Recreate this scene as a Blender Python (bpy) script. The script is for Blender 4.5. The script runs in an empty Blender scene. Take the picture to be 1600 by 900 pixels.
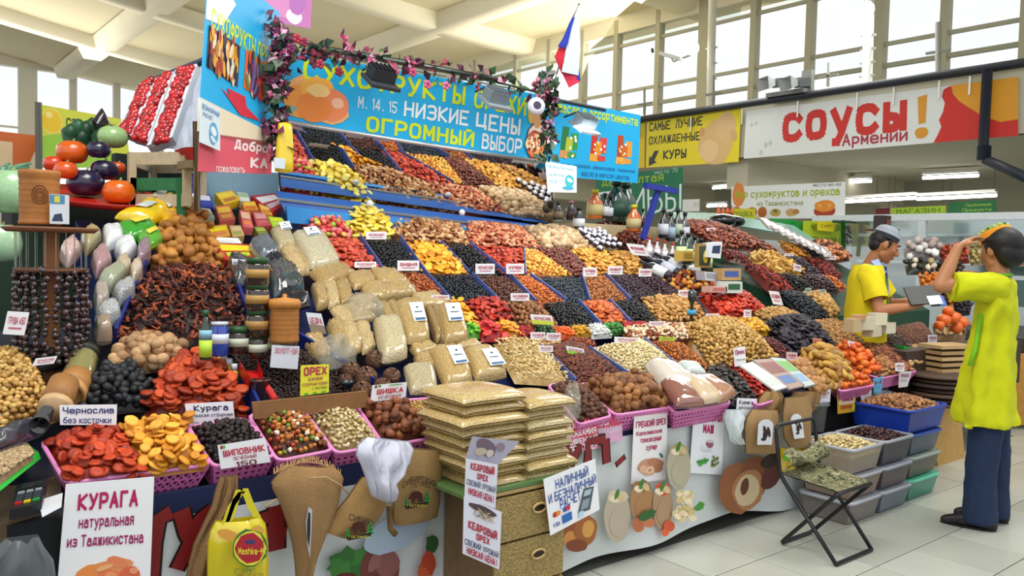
import bpy, bmesh, math, random
import numpy as np
from math import sin, cos, pi, radians
from mathutils import Matrix, Vector
rnd = random.Random(7); rs = np.random.RandomState(7)
D = bpy.data; SC = bpy.context.scene; COL = SC.collection
A_ = lambda *a: np.array(a, float)
# ---------------------------------------------------------------- camera
# world: X runs along the stall front (right and away), Y runs into the stall, Z up
FPX = 1283.0; EYE = A_(0, 0, 1.55)
def cam_axes(yaw, pitch, roll):
    f = A_(sin(yaw)*cos(pitch), cos(yaw)*cos(pitch), sin(pitch)); r0 = A_(cos(yaw), -sin(yaw), 0); u0 = np.cross(r0, f)
    return cos(roll)*r0+sin(roll)*u0, -sin(roll)*r0+cos(roll)*u0, f
RM = np.array(cam_axes(radians(39.04), radians(-2.69), radians(1.35)))
cd = D.cameras.new('camera'); cd.sensor_width = 36; cd.lens = 36*FPX/1600; cd.clip_end = 300; cd.clip_start = .05
cam = D.objects.new('camera', cd); COL.objects.link(cam); SC.camera = cam
cam.matrix_world = Matrix([[RM[0][i], RM[1][i], -RM[2][i], EYE[i]] for i in range(3)]+[[0, 0, 0, 1]])
# ---------------------------------------------------------------- sky, lamps, exposure
w = D.worlds.new('sky'); SC.world = w; w.use_nodes = True
bg = w.node_tree.nodes['Background']; bg.inputs[0].default_value = (.93, .97, 1, 1); bg.inputs[1].default_value = 1.0
SC.view_settings.view_transform = 'Standard'; SC.view_settings.look = 'None'; SC.view_settings.exposure = 0.25; SC.view_settings.gamma = 1
SC.view_settings.use_curve_mapping = False
def area(name, loc, aim, size, power, col=(1, .97, .9), sy=None):
    l = D.lights.new(name, 'AREA'); l.energy = power; l.color = col; l.size = size
    if sy: l.shape = 'RECTANGLE'; l.size_y = sy
    o = D.objects.new(name, l); COL.objects.link(o); o.location = loc
    o.rotation_euler = (Vector(aim)-Vector(loc)).to_track_quat('-Z', 'Y').to_euler()
area('hall_fill', (1.0, 2.4, 5.6), (2.8, 3.8, 0.8), 2.4, 170)  # unseen area light added over the stall goods
area('aisle_fill', (6.5, 1.5, 5.2), (5.6, 3.4, 0.6), 2.2, 110)  # added fill for the aisle and counter end, no fixture seen
area('vault_fill', (15.5, 16, 5.8), (8, 20, 9.5), 9, 850, (1, .97, .9))  # uplight added to brighten the vault
area('vault_fill_left', (4, 34, 5.5), (4, 22, 9.5), 9, 800, (1, .97, .9))  # second added uplight, for the far end of the vault
area('window_daylight', (13, 9, 7.0), (6, 5, .8), 5, 300, (.95, .98, 1))
# ---------------------------------------------------------------- geometry helpers
def hx(c):
    if not isinstance(c, str): return np.array(c, float)
    v = [int(c[i:i+2], 16)/255 for i in (0, 2, 4)]
    return np.array([x/12.92 if x <= .04045 else ((x+.055)/1.055)**2.4 for x in v])
def ray(x, y): return RM.T@A_((x-800)/FPX, (450-y)/FPX, 1)
def P(x, y, u=None, v=None, z=None, pl=None):
    d = ray(x, y)
    if pl is not None: n = np.array(pl[1], float); t = np.dot(np.array(pl[0], float)-EYE, n)/np.dot(d, n)
    elif u is not None: t = u/d[0]
    elif v is not None: t = v/d[1]
    else: t = (z-EYE[2])/d[2]
    return d*t+EYE
SK = .44; SN = A_(0, -SK, 1)/math.hypot(SK, 1)                  # the sloping display surface of the stall
def Sp(x, y, h=0): return P(x, y, pl=(A_(0, 2.9, .78)+SN*h, SN))
def PQ(q, **k): return np.array([P(a, b, **k) for a, b in q])
def SQ(q, h=0): return np.array([Sp(a, b, h) for a, b in q])
def nrm(v): v = np.asarray(v, float); return v/max(1e-9, np.linalg.norm(v))
def bil(Q, s, t):
    s = np.asarray(s)[..., None]; t = np.asarray(t)[..., None]
    return (Q[0]*(1-s)+Q[1]*s)*(1-t)+(Q[3]*(1-s)+Q[2]*s)*t
def qn(Q):                                                       # normal on the camera's side of a hung sheet
    n = nrm(np.cross(Q[1]-Q[0], Q[3]-Q[0])); return n if np.dot(n, EYE-Q[0]) > 0 else -n
def ico(sub):
    bm = bmesh.new(); bmesh.ops.create_icosphere(bm, subdivisions=sub, radius=1)
    v = np.array([x.co[:] for x in bm.verts]); f = np.array([[y.index for y in x.verts] for x in bm.faces]); bm.free(); return v, f
ICO = {i: ico(i) for i in (1, 2, 3)}
class MB:
    def __init__(s): s.ch = []; s.n = 0
    def add(s, v, f, col, smooth=False):
        v = np.asarray(v, float).reshape(-1, 3); by = {}
        if isinstance(f, np.ndarray): fl = {f.shape[1]: (f, None)}
        else:
            for i, q in enumerate(f): by.setdefault(len(q), ([], [])); by[len(q)][0].append(q); by[len(q)][1].append(i)
            fl = {k: (np.array(a), np.array(b)) for k, (a, b) in by.items()}
        c = hx(col) if isinstance(col, str) else np.asarray(col, float)
        for k, (fa, idx) in fl.items():
            cc = np.tile(c, (len(fa), 1)) if c.ndim == 1 else (c if idx is None else c[idx])
            s.ch.append((None, fa+s.n, cc, smooth))
        s.ch.append((v, None, None, None)); s.n += len(v)
    def box(s, c, size, col, R=None):
        x, y, z = [a/2 for a in size]
        v = np.array([(i, j, k) for i in (-x, x) for j in (-y, y) for k in (-z, z)])
        if R is not None: v = v@np.array(R, float)                       # rows of R are the box axes
        s.add(v+np.asarray(c), [(0, 1, 3, 2), (4, 6, 7, 5), (0, 4, 5, 1), (2, 3, 7, 6), (0, 2, 6, 4), (1, 5, 7, 3)], col)
    def slab(s, Q, d, col, side=None):                               # a quad given thickness d away from its normal
        n = qn(Q); v = np.vstack([Q, Q-n*d])
        f = [(0, 1, 2, 3), (7, 6, 5, 4)]+[(i, (i+1) % 4, (i+1) % 4+4, i+4) for i in range(4)]
        s.add(v, f, col)
    def prism(s, bot, top, col):
        k = len(bot); v = np.vstack([bot, top])
        s.add(v, [tuple(range(k)), tuple(range(2*k-1, k-1, -1))]+[(i, (i+1) % k, (i+1) % k+k, i+k) for i in range(k)], col)
    def tube(s, pts, r, col, seg=8, closed=False):
        pts = [np.asarray(p, float) for p in pts]; n = len(pts); V = []; up = A_(.13, .21, .97)
        for i, p in enumerate(pts):
            a = pts[(i-1) % n] if (i or closed) else p; b = pts[(i+1) % n] if (i < n-1 or closed) else p
            t = nrm(b-a); e1 = nrm(np.cross(t, up)); e2 = np.cross(t, e1); ri = r[i] if hasattr(r, '__len__') else r
            V += [p+ri*(cos(2*pi*j/seg)*e1+sin(2*pi*j/seg)*e2) for j in range(seg)]
        F = [(i*seg+j, i*seg+(j+1) % seg, ((i+1) % n)*seg+(j+1) % seg, ((i+1) % n)*seg+j) for i in range(n if closed else n-1) for j in range(seg)]
        if not closed: F += [tuple(range(seg)), tuple(range((n-1)*seg, n*seg))]
        s.add(V, F, col, True)
    def lathe(s, base, prof, col, seg=16, up=(0, 0, 1), sx=1, sy=1):
        up = nrm(up); e1 = nrm(np.cross(up, A_(.3, .9, .1))); e2 = np.cross(up, e1); base = np.asarray(base, float)
        V = [base+up*z+(e1*cos(2*pi*j/seg)*sx+e2*sin(2*pi*j/seg)*sy)*r for r, z in prof for j in range(seg)]
        F = []; cs = []
        for i in range(len(prof)-1):
            for j in range(seg): F.append((i*seg+j, i*seg+(j+1) % seg, (i+1)*seg+(j+1) % seg, (i+1)*seg+j)); cs.append(hx(col[i] if isinstance(col, list) else col))
        F += [tuple(range(seg)), tuple(range((len(prof)-1)*seg, len(prof)*seg))]; cs += [cs[0], cs[-1]]
        s.add(V, F, np.array(cs), True)
    def ell(s, c, r, col, sub=2, R=None):
        v, f = ICO[sub]; v = v*np.asarray(r)
        if R is not None: v = v@np.array(R, float)
        s.add(v+np.asarray(c), f, col, True)
    def scatter(s, T, pos, scl, R, cols, smooth=True):
        v, f = T; N = len(pos); k = len(v)
        V = np.einsum('nij,nkj->nki', R, v[None]*scl[:, None, :])+pos[:, None, :]
        F = (f[None]+(np.arange(N)*k)[:, None, None]).reshape(-1, f.shape[1])
        s.add(V.reshape(-1, 3), F, np.repeat(cols, len(f), axis=0), smooth)
    def mesh(s, name, loc, mat):
        V = np.vstack([c[0] for c in s.ch if c[0] is not None])-np.asarray(loc); fs = [c for c in s.ch if c[1] is not None]
        me = D.meshes.new(name); me.vertices.add(len(V)); me.vertices.foreach_set('co', V.astype(np.float32).ravel())
        loops = np.concatenate([c[1].ravel() for c in fs]); tot = np.concatenate([np.full(len(c[1]), c[1].shape[1]) for c in fs])
        me.loops.add(len(loops)); me.loops.foreach_set('vertex_index', loops.astype(np.int32))
        me.polygons.add(len(tot)); me.polygons.foreach_set('loop_start', np.concatenate([[0], np.cumsum(tot)[:-1]]).astype(np.int32))
        me.polygons.foreach_set('use_smooth', np.concatenate([np.full(len(c[1]), bool(c[3])) for c in fs]))
        me.update(calc_edges=True)
        a = me.attributes.new('Col', 'FLOAT_COLOR', 'FACE'); cc = np.ones((len(tot), 4), np.float32); cc[:, :3] = np.vstack([c[2] for c in fs]); a.data.foreach_set('color', cc.ravel())
        me.materials.append(MAT[mat] if isinstance(mat, str) else mat); return me
ORG = {}
def obj(name, mb, mat='matte', par=None, loc=None, label=None):
    o0 = ORG[par.name] if par is not None else (np.asarray(loc, float) if loc is not None else np.zeros(3))
    o = D.objects.new(name, mb.mesh(name, o0, mat)); COL.objects.link(o)
    if par is not None: o.parent = par
    else: o.location = o0
    ORG[o.name] = o0
    if label: o['label'] = label
    return o
def tag(o, label, cat, group=None, kind=None):
    o['label'] = label; o['category'] = cat
    if group: o['group'] = group
    if kind: o['kind'] = kind
    return o
def thing(name, loc, label, cat, group=None):
    o = D.objects.new(name, None); COL.objects.link(o); o.location = loc; o.empty_display_size = .05; ORG[o.name] = np.asarray(loc, float)
    return tag(o, label, cat, group)
def struct(name, mb, mat='matte'): o = obj(name, mb, mat); o['kind'] = 'structure'; return o
# ---------------------------------------------------------------- materials (colour of each face comes from the mesh attribute Col)
MAT = {}
def vc(name, rough=.7, coat=0, noise=.2, scale=60, bump=0, metal=0, alpha=1, trans=0, objcol=False, col=None, bscale=None, emit=0, coatr=.1):
    m = D.materials.new(name); m.use_nodes = True; t = m.node_tree; N = t.nodes; L = t.links; b = N['Principled BSDF']
    if col is not None: a = N.new('ShaderNodeRGB'); a.outputs[0].default_value = (*hx(col), 1); src = a.outputs[0]
    elif objcol: a = N.new('ShaderNodeObjectInfo'); src = a.outputs['Color']
    else: a = N.new('ShaderNodeAttribute'); a.attribute_name = 'Col'; src = a.outputs['Color']
    tc = N.new('ShaderNodeTexCoord'); nz = N.new('ShaderNodeTexNoise'); nz.inputs['Scale'].default_value = scale; nz.inputs['Detail'].default_value = 3
    L.new(tc.outputs['Object'], nz.inputs['Vector'])
    mr = N.new('ShaderNodeMapRange'); mr.inputs[3].default_value = 1-noise; mr.inputs[4].default_value = 1+noise; L.new(nz.outputs['Fac'], mr.inputs[0])
    mx = N.new('ShaderNodeVectorMath'); mx.operation = 'MULTIPLY'; L.new(src, mx.inputs[0]); L.new(mr.outputs[0], mx.inputs[1]); L.new(mx.outputs[0], b.inputs['Base Color'])
    b.inputs['Roughness'].default_value = rough; b.inputs['Metallic'].default_value = metal; b.inputs['Coat Weight'].default_value = coat; b.inputs['Coat Roughness'].default_value = coatr
    b.inputs['Alpha'].default_value = alpha; b.inputs['Transmission Weight'].default_value = trans
    if bump:
        bp = N.new('ShaderNodeBump'); bp.inputs['Strength'].default_value = bump; bp.inputs['Distance'].default_value = .004
        if bscale: vo = N.new('ShaderNodeTexVoronoi'); vo.inputs['Scale'].default_value = bscale; L.new(tc.outputs['Object'], vo.inputs['Vector']); L.new(vo.outputs['Distance'], bp.inputs['Height']); bp.invert = True; m2 = N.new('ShaderNodeMapRange'); m2.inputs[1].default_value = .1; m2.inputs[2].default_value = .6; m2.inputs[3].default_value = 1.12; m2.inputs[4].default_value = .62; L.new(vo.outputs['Distance'], m2.inputs[0]); mm = N.new('ShaderNodeMath'); mm.operation = 'MULTIPLY'; L.new(mr.outputs[0], mm.inputs[0]); L.new(m2.outputs[0], mm.inputs[1]); L.new(mm.outputs[0], mx.inputs[1])
        else: L.new(nz.outputs['Fac'], bp.inputs['Height'])
        L.new(bp.outputs[0], b.inputs['Normal'])
    if emit: L.new(mx.outputs[0], b.inputs['Emission Color']); b.inputs['Emission Strength'].default_value = emit
    MAT[name] = m; return m
vc('matte', .8); vc('paper', .55, noise=.04, scale=8); vc('semi', .45); vc('gloss', .25, coat=.5); vc('plastic', .35, noise=.05, scale=10)
vc('vinyl', .42, noise=.05, scale=3, bump=.15); vc('dry', .6, noise=.25, scale=90, bump=.4); vc('moist', .38, noise=.25, scale=90, bump=.3)
vc('dry_one', .55, noise=.25, scale=70, bump=.6, objcol=True); vc('nut_one', .6, noise=.25, scale=120, bump=.8, objcol=True)
vc('seedbag', .6, coat=1, noise=.3, scale=170, bump=.8, bscale=130, coatr=.12); vc('film', .12, alpha=.3, noise=.02); vc('glassy', .08, coat=1, noise=.05)
vc('cloth', .9, noise=.15, scale=12, bump=.25); vc('burlap', .95, noise=.35, scale=220, bump=1); vc('concrete', .9, noise=.06, scale=1.2)
vc('metal', .3, metal=.9, noise=.04); vc('wood', .6, noise=.25, scale=25, bump=.2); vc('floor_tile', .22, noise=.07, scale=5); vc('lamp', emit=6, noise=0); vc('light_soft', emit=1.6, noise=0)
vc('box_plastic', .3, alpha=.72, noise=.12, scale=30)
m = D.materials.new('mirror'); m.use_nodes = True; b = m.node_tree.nodes['Principled BSDF']; b.inputs['Metallic'].default_value = 1; b.inputs['Roughness'].default_value = .02; b.inputs['Base Color'].default_value = (.80, .80, .78, 1); MAT['mirror'] = m
def glass(name, tint, rough=.05, mixf=.12):
    m = D.materials.new(name); m.use_nodes = True; t = m.node_tree; t.nodes.clear()
    o = t.nodes.new('ShaderNodeOutputMaterial'); tr = t.nodes.new('ShaderNodeBsdfTransparent'); gl = t.nodes.new('ShaderNodeBsdfGlossy'); mx = t.nodes.new('ShaderNodeMixShader')
    tr.inputs[0].default_value = (*tint, 1); gl.inputs['Roughness'].default_value = rough; mx.inputs[0].default_value = mixf
    t.links.new(tr.outputs[0], mx.inputs[1]); t.links.new(gl.outputs[0], mx.inputs[2]); t.links.new(mx.outputs[0], o.inputs[0]); MAT[name] = m
glass('pane_glass', (.97, .99, 1)); glass('pane_tinted', (.80, .84, .76)); glass('screen_glass', (.75, .83, .84), .1, .3)  # beige-green tint paints in the dirty, reflecting band atop the windows
# ---------------------------------------------------------------- lettering and print
TXT = {}
GLY = {k: v for k, v in (g.split(':') for g in """А:00 4c 80;14 74|Б:7c 0c 00 60 82 85 67 07|В:07 57 78 7a 5c 0c 00 60 82 85 57|Г:00 0c 7c|Д:00 02 82 80;12 3c 7c 72|Е:8c 0c 00 80;06 66|Ж:00 26 0c;80 66 8c;26 66;40 4c|З:0b 2c 6c 8a 87 66 26;66 85 82 60 20 01|И:0c 00 8c 80|Й:0c 00 8c 80;2e 5e|К:00 0c;8c 06 80|Л:00 11 3c 8c 80|М:00 0c 44 8c 80|Н:00 0c;80 8c;06 86|О:20 02 0a 2c 6c 8a 82 60 20|П:00 0c 8c 80|Р:00 0c 6c 8a 87 65 05|С:8a 6c 2c 0a 02 20 60 82|Т:0c 8c;4c 40|У:0c 45;8c 30 10|Ф:2a 08 06 24 64 86 88 6a 2a;40 4c|Х:00 8c;0c 80|Ц:0c 02 82 8c;72 92 90|Ч:0c 07 15 85;8c 80|Ш:0c 00 80 8c;40 4c|Щ:0c 02 82 8c;42 4c;72 92 90|Ы:0c 00 40 52 54 46 06;8c 80|Ь:0c 00 60 82 85 67 07|Э:0a 2c 6c 8a 82 60 20 02;36 86|Ю:00 0c;06 26;40 22 2a 4c 6c 8a 82 60 40|Я:80 8c 2c 0a 08 26 86;46 00|0:20 02 0a 2c 6c 8a 82 60 20|1:2a 4c 40|2:0a 2c 6c 8a 88 00 80|3:0b 2c 6c 8a 87 66 26;66 85 82 60 20 01|4:60 6c 03 83|5:8c 1c 07 67 85 82 60 20 02|6:8b 6c 2c 0a 02 20 60 82 85 67 07|7:0c 8c 30|8:26 07 0a 2c 6c 8a 87 66 26 05 02 20 60 82 85 66|9:01 20 60 82 8a 6c 2c 0a 07 25 85|.:30 31|,:31 20|!:4c 44;41 40|-:16 66|«:49 16 43;89 56 83|»:09 36 03;49 76 43|M:00 0c 44 8c 80|V:0c 40 8c|I:40 4c|S:8a 6c 2c 0a 08 26 66 84 82 60 20 02|A:00 4c 80;14 74|а:17 28 58 76 70;75 15 03 01 20 50 72|е:04 84 86 68 28 06 02 20 60 81|б:8c 3b 06 02 20 60 82 85 67 27 05|a:17 28 58 76 70;75 15 03 01 20 50 72|s:77 68 28 07 15 74 72 60 20 01|h:00 0c;06 28 58 76 70|k:00 0c;78 04 70|e:04 84 86 68 28 06 02 20 60 81|i:30 38;3a 3b""".split('|'))}
def txt_mesh(s, bold):                                               # lettering drawn from straight brush strokes
    if (s, bold) not in TXT:
        w_ = 1.25+max(0, bold)*34; x0 = 0; V = []; F = []; Z = []
        for ch in s:
            if ch == ' ': x0 += 6; continue
            low = ch not in GLY and ch.upper() in GLY; g = GLY.get(ch) or GLY.get(ch.upper()) or GLY['-']; sx, sy = (.85, .68) if low else (1, 1); dy = -3 if ch in 'ру' else 0; sy = .93 if ch in 'ру' else sy; mx_ = 0
            for st_ in g.split(';'):
                p = [A_(int(q[0], 36)*sx, int(q[1], 36)*sy+dy) for q in st_.split()]
                q = [p[0]]
                for a, b, c in zip(p[:-2], p[1:-1], p[2:]):          # round off the gentle bends
                    u_, v_ = nrm(b-a), nrm(c-b); k = np.dot(u_, v_); q += [b-(b-a)*.3, b+(c-b)*.3] if .35 < k < .97 else [b]
                p = q+[p[-1]] if len(p) > 2 else p
                for a, b in zip(p[:-1], p[1:]):
                    d = (b-a)/np.linalg.norm(b-a); h = A_(-d[1], d[0])*w_/2; a2 = a-d*w_*.42; b2 = b+d*w_*.42; k = len(V)
                    V += [a2+h+(x0, 0), b2+h+(x0, 0), b2-h+(x0, 0), a2-h+(x0, 0)]; F.append((k+3, k+2, k+1, k)); Z += [.00005*(1+len(F) % 17)]*4; mx_ = max(mx_, a[0], b[0])
            x0 += mx_+w_+1.7
        v = np.array(V); lo = v.min(0); hi = v.max(0); TXT[(s, bold)] = ((v[:, 0]-lo[0])/(hi[0]-lo[0]), 1-(v[:, 1]-lo[1])/(hi[1]-lo[1]), F, np.array(Z))
    return TXT[(s, bold)]
def letters(par, s, Q, box, col, bold=.02, off=.002, mat='paper', curve=0, name='lettering'):
    a, b, f, z = txt_mesh(s, bold); x0, y0, x1, y1 = box; S = x0+(x1-x0)*a; T = y0+(y1-y0)*b+curve*((a-.5)**2*4)
    mb = MB(); mb.add(bil(Q, S, T)+qn(Q)*(off+z)[:, None], f, col); return obj(name, mb, mat, par)
def blob(mb, Q, n, cx, cy, rx, ry, col, rot=0, off=.002, k=14, wob=0, asp=None):
    W = np.linalg.norm(Q[1]-Q[0]); H = np.linalg.norm(Q[3]-Q[0]); W, H = asp or (W, H); a = np.arange(k)*2*pi/k; r = 1+wob*np.array([rnd.uniform(-1, 1) for _ in a])
    x = rx*r*np.cos(a); y = ry*r*np.sin(a); X = (x*cos(rot)-y*sin(rot)); Y = (x*sin(rot)+y*cos(rot))*W/H
    mb.add(bil(Q, cx+X, cy+Y)+n*off, [tuple(range(k))], col)
def picture(par, Q, items, name='printed_picture', off=.002, mat='paper'):   # items: (cx,cy,rx,ry,rot,colour) in sheet widths
    mb = MB(); n = qn(Q)
    for i, it in enumerate(items): blob(mb, Q, n, it[0], it[1], it[2], it[3], it[5], it[4], off+.0004*(i % 24), wob=.06)
    return obj(name, mb, mat, par)
def sheet(name, label, cat, Q, texts=(), pics=(), bg='f6f6f8', thick=.003, mat='paper', group=None, bands=()):
    Q = np.array(Q); n0 = nrm(np.cross(Q[1]-Q[0], Q[3]-Q[0])); Q[2] -= n0*np.dot(Q[2]-Q[0], n0); o = thing(name, (Q[2]+Q[3])/2, label, cat, group); mb = MB(); mb.slab(Q, thick, bg); obj('board', mb, mat, o)
    if bands:
        mb = MB(); n = qn(Q)
        for i, (x0, y0, x1, y1, c) in enumerate(bands): mb.add(np.array([bil(Q, a, b) for a, b in ((x0, y0), (x1, y0), (x1, y1), (x0, y1))])+n*(.0008+.0003*i), [(0, 1, 2, 3)], c)
        obj('printed_band', mb, mat, o)
    for t in texts: letters(o, t[0], Q, t[1], t[2], t[3] if len(t) > 3 else .02, off=.002 if thick < .01 else .004)
    if pics: picture(o, Q, pics)
    return o
# ---------------------------------------------------------------- heaps of goods
def disc_t(seg=8):
    V = [(0, 0, .12)]; F = []
    for r, z in ((.5, .42), (.95, .3), (1, -.1), (.6, -.42)): V += [(r*cos(2*pi*i/seg), r*sin(2*pi*i/seg), z) for i in range(seg)]
    V.append((0, 0, -.45)); k = len(V)-1
    for i in range(seg):
        j = (i+1) % seg; F.append((0, 1+i, 1+j)); F.append((k, 1+3*seg+j, 1+3*seg+i))
        for q in range(3): a = 1+q*seg; F.append((a+i, a+seg+i, a+seg+j)); F.append((a+i, a+seg+j, a+j))
    return np.array(V, float), np.array(F)
def cash_t(n=5, seg=4):
    V = []; F = []
    for i in range(n):
        a = pi*.15+pi*.75*i/(n-1); r = .3*(sin(pi*(i+.6)/(n+.2))**.5)
        c = A_(cos(a)*.75, sin(a)*.75-.4, 0); e = A_(cos(a), sin(a), 0)
        V += [c+r*(cos(2*pi*j/seg)*e+sin(2*pi*j/seg)*A_(0, 0, 1)) for j in range(seg)]
    F = [(i*seg+j, i*seg+(j+1) % seg, (i+1)*seg+(j+1) % seg, (i+1)*seg+j) for i in range(n-1) for j in range(seg)]+[(0, 1, 2, 3), tuple(range((n-1)*seg, n*seg))]
    return np.array(V), np.array(F)
def flake_t():
    V = [(x, y*(1-.3*abs(x)), .45*x*x+(.25 if y > 0 else 0)-dz) for dz in (0, .18) for x in (-1, -.4, .3, 1) for y in (-1, 1)]
    F = [(0, 2, 3, 1), (2, 4, 5, 3), (4, 6, 7, 5), (9, 11, 10, 8), (11, 13, 12, 10), (13, 15, 14, 12), (0, 8, 10, 2), (2, 10, 12, 4), (4, 12, 14, 6), (1, 3, 11, 9), (3, 5, 13, 11), (5, 7, 15, 13), (0, 1, 9, 8), (6, 14, 15, 7)]
    return np.array(V, float), np.array(F)
def jit(T, a, seed): v, f = T; return v*(1+a*np.random.RandomState(seed).uniform(-1, 1, (len(v), 1))), f
KIND = {'nut': (jit(ICO[1], .1, 1), (1, .8, .75), 1.2, 'dry'), 'round': (ICO[2], (.95, .95, .95), 1.5, 'dry'), 'raisin': (jit(ICO[1], .15, 2), (1.1, .65, .5), .5, 'moist'),
        'bean': (ICO[1], (1, .62, .5), .5, 'semi'), 'disc': (disc_t(), (1, .85, .6), .5, 'moist'), 'flake': (flake_t(), (1.2, .5, .5), .9, 'dry'), 'chunk': (jit(ICO[1], .25, 3), (1, .8, .7), 1.4, 'moist'),
        'date': (jit(ICO[1], .08, 4), (1.4, .62, .6), .35, 'moist'), 'cashew': (cash_t(), (1.1, 1.1, .9), .8, 'semi'), 'walnut': (jit(ICO[2], .07, 5), (1, .93, .9), 1.5, 'dry')}
def rots(N, n, tilt, spin=None):
    n = nrm(n); e1 = nrm(np.cross(n, A_(.02, 1, .03))); e2 = np.cross(n, e1); B = np.stack([e1, e2, n], 1)
    a = rs.uniform(0, 2*pi, N) if spin is None else spin+rs.normal(0, .35, N); b = rs.normal(0, tilt*.6, N); c = rs.normal(0, tilt*.6, N)
    z = np.zeros(N); o = np.ones(N)
    Rz = np.stack([np.cos(a), -np.sin(a), z, np.sin(a), np.cos(a), z, z, z, o], 1).reshape(N, 3, 3)
    Rx = np.stack([o, z, z, z, np.cos(b), -np.sin(b), z, np.sin(b), np.cos(b)], 1).reshape(N, 3, 3)
    Ry = np.stack([np.cos(c), z, np.sin(c), z, o, z, -np.sin(c), z, np.cos(c)], 1).reshape(N, 3, 3)
    return B[None]@Rx@Ry@Rz
def palcol(pal, N, var=.18):
    p = np.array([hx(c) for c in pal]); c = p[rs.randint(0, len(p), N)]; return np.clip(c*(1+rs.uniform(-var, var, (N, 1))), 0, 1)
def mound(mb, C, bulge, dome, col, n, skirt=.05, drop=0):
    g = np.linspace(0, 1, 9); s, t = np.meshgrid(g, g); h = bulge*((4*s*(1-s))**dome)*((4*t*(1-t))**dome)-drop
    v = bil(C, s, t)+n*h[..., None]; e = (s == 0) | (s == 1) | (t == 0) | (t == 1); v[e] -= n*skirt
    f = [(i*9+j, i*9+j+1, (i+1)*9+j+1, (i+1)*9+j) for i in range(8) for j in range(8)]; mb.add(v.reshape(-1, 3), f, col, True)
def heap(label, cat, q, kind, size, pal, bulge=.04, h=0, cap=1300, dome=.5, name=None, group=None, ind=None, C=None, n=None, spin=None, gap=.82, var=.18, extra=0, par=None, inset=.02, skirt=.014):
    if C is None: C = SQ(q, h); n = SN
    n = nrm(n) if n is not None else SN
    T, ratio, tilt, mat = KIND[kind]; W = (np.linalg.norm(C[1]-C[0])+np.linalg.norm(C[2]-C[3]))/2; L = (np.linalg.norm(C[3]-C[0])+np.linalg.norm(C[2]-C[1]))/2
    sp = size*gap; nu = max(2, int(W/sp)); nv = max(2, int(L/sp))
    if nu*nv > cap: f = math.sqrt(cap/(nu*nv)); nu = max(2, int(nu*f)); nv = max(2, int(nv*f)); size /= f
    s, t = np.meshgrid((np.arange(nu)+.5)/nu, (np.arange(nv)+.5)/nv); s = s+(np.arange(nv) % 2)[:, None]*.5/nu-.25/nu
    s = np.clip(s.ravel()+rs.uniform(-.3, .3, s.size)/nu, inset, 1-inset); t = np.clip(t.ravel()+rs.uniform(-.3, .3, t.size)/nv, inset*.6, 1-inset*.6); N = len(s)
    pos = bil(C, s, t)+n*(bulge*((4*s*(1-s))**dome)*((4*t*(1-t))**dome)+rs.uniform(-.12, .2, N)*size)[:, None]
    if extra: k = rs.randint(0, N, int(N*extra)); pos = np.vstack([pos, pos[k]+n*size*.45+rs.normal(0, size*.3, (len(k), 3))*A_(1, .6, .4)]); N = len(pos)
    scl = np.array(ratio)*size*.56*rs.uniform(.82, 1.15, (N, 1)); R = rots(N, n, tilt, spin); cols = palcol(pal, N, var)
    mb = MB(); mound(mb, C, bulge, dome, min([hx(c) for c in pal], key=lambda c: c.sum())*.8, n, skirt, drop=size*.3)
    nm = name or cat.replace(' ', '_')+'_heap'
    if ind is None:
        mb.scatter(T, pos, scl, R, cols); o = obj(nm, mb, mat, par, loc=C.mean(0))
        if par is None: tag(o, label, cat, group, 'stuff')
        else: o['kind'] = 'stuff'
        return o
    iname, ilabel, icat, igroup, imat = ind                       # pieces as things of their own on a bed of the same goods
    kk = rs.randint(0, N, min(N, 400)); mb.scatter(T, pos[kk]-n*size*.55, scl[kk], rots(len(kk), n, tilt), cols[kk])
    o = obj(nm, mb, mat, None, loc=C.mean(0)); tag(o, label, cat, group, 'stuff')
    TT = {'disc': [jit(disc_t(14), .09, 21), jit(disc_t(14), .09, 22)], 'date': [jit(ICO[2], .05, 11), jit(ICO[2], .07, 12)]}.get(kind, [jit(ICO[3], .045, 9), jit(ICO[3], .05, 10)] if kind in ('walnut', 'round') else [jit(ICO[2], .1, 13), jit(ICO[2], .14, 14), jit(ICO[2], .12, 15)])
    ms = []
    for T2 in TT:
        m2 = MB(); m2.add(T2[0]*np.array(ratio)*size*.56, T2[1], 'ffffff', True); ms.append(m2.mesh(iname, (0, 0, 0), imat))
    for i in range(N):
        p = D.objects.new(iname, ms[i % len(ms)]); COL.objects.link(p); M = Matrix(R[i].tolist()).to_4x4(); M.translation = Vector(pos[i]); p.matrix_world = M@Matrix.Scale(rnd.uniform(.85, 1.13), 4)
        p.color = (*cols[i], 1); tag(p, ilabel, icat, igroup)
    return o
def pillow(mb, C, th, col, n=None, wr=.1, G=13, pw=.42, seed=0, sym=.35, droop=0):
    n = qn(C) if n is None else nrm(n); g = (1-np.cos(pi*np.linspace(0, 1, G)))/2; s, t = np.meshgrid(g, g); r = np.random.RandomState(seed+3)
    X = 2*s-1; Y = 2*t-1; p = (np.clip(1-np.abs(X)**5, 0, 1)*np.clip(1-np.abs(Y)**5, 0, 1))**pw; s = .5+X*(1-.07*Y*Y)/2; t = .5+Y*(1-.07*X*X)/2; wv = r.uniform(-1, 1, p.shape)*wr*np.minimum(1, p*1.5)
    base = bil(C, s, t)-n*(droop*(X**4+Y**4))[..., None]; top = base+n*(th*(p+wv*.6)+.003)[..., None]; bot = base-n*(sym*th*p)[..., None]
    f = np.array([(i*G+j, i*G+j+1, (i+1)*G+j+1, (i+1)*G+j) for i in range(G-1) for j in range(G-1)])
    mb.add(top.reshape(-1, 3), f, col, True); mb.add(bot.reshape(-1, 3), f[:, ::-1], col, True)
    return n
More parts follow.
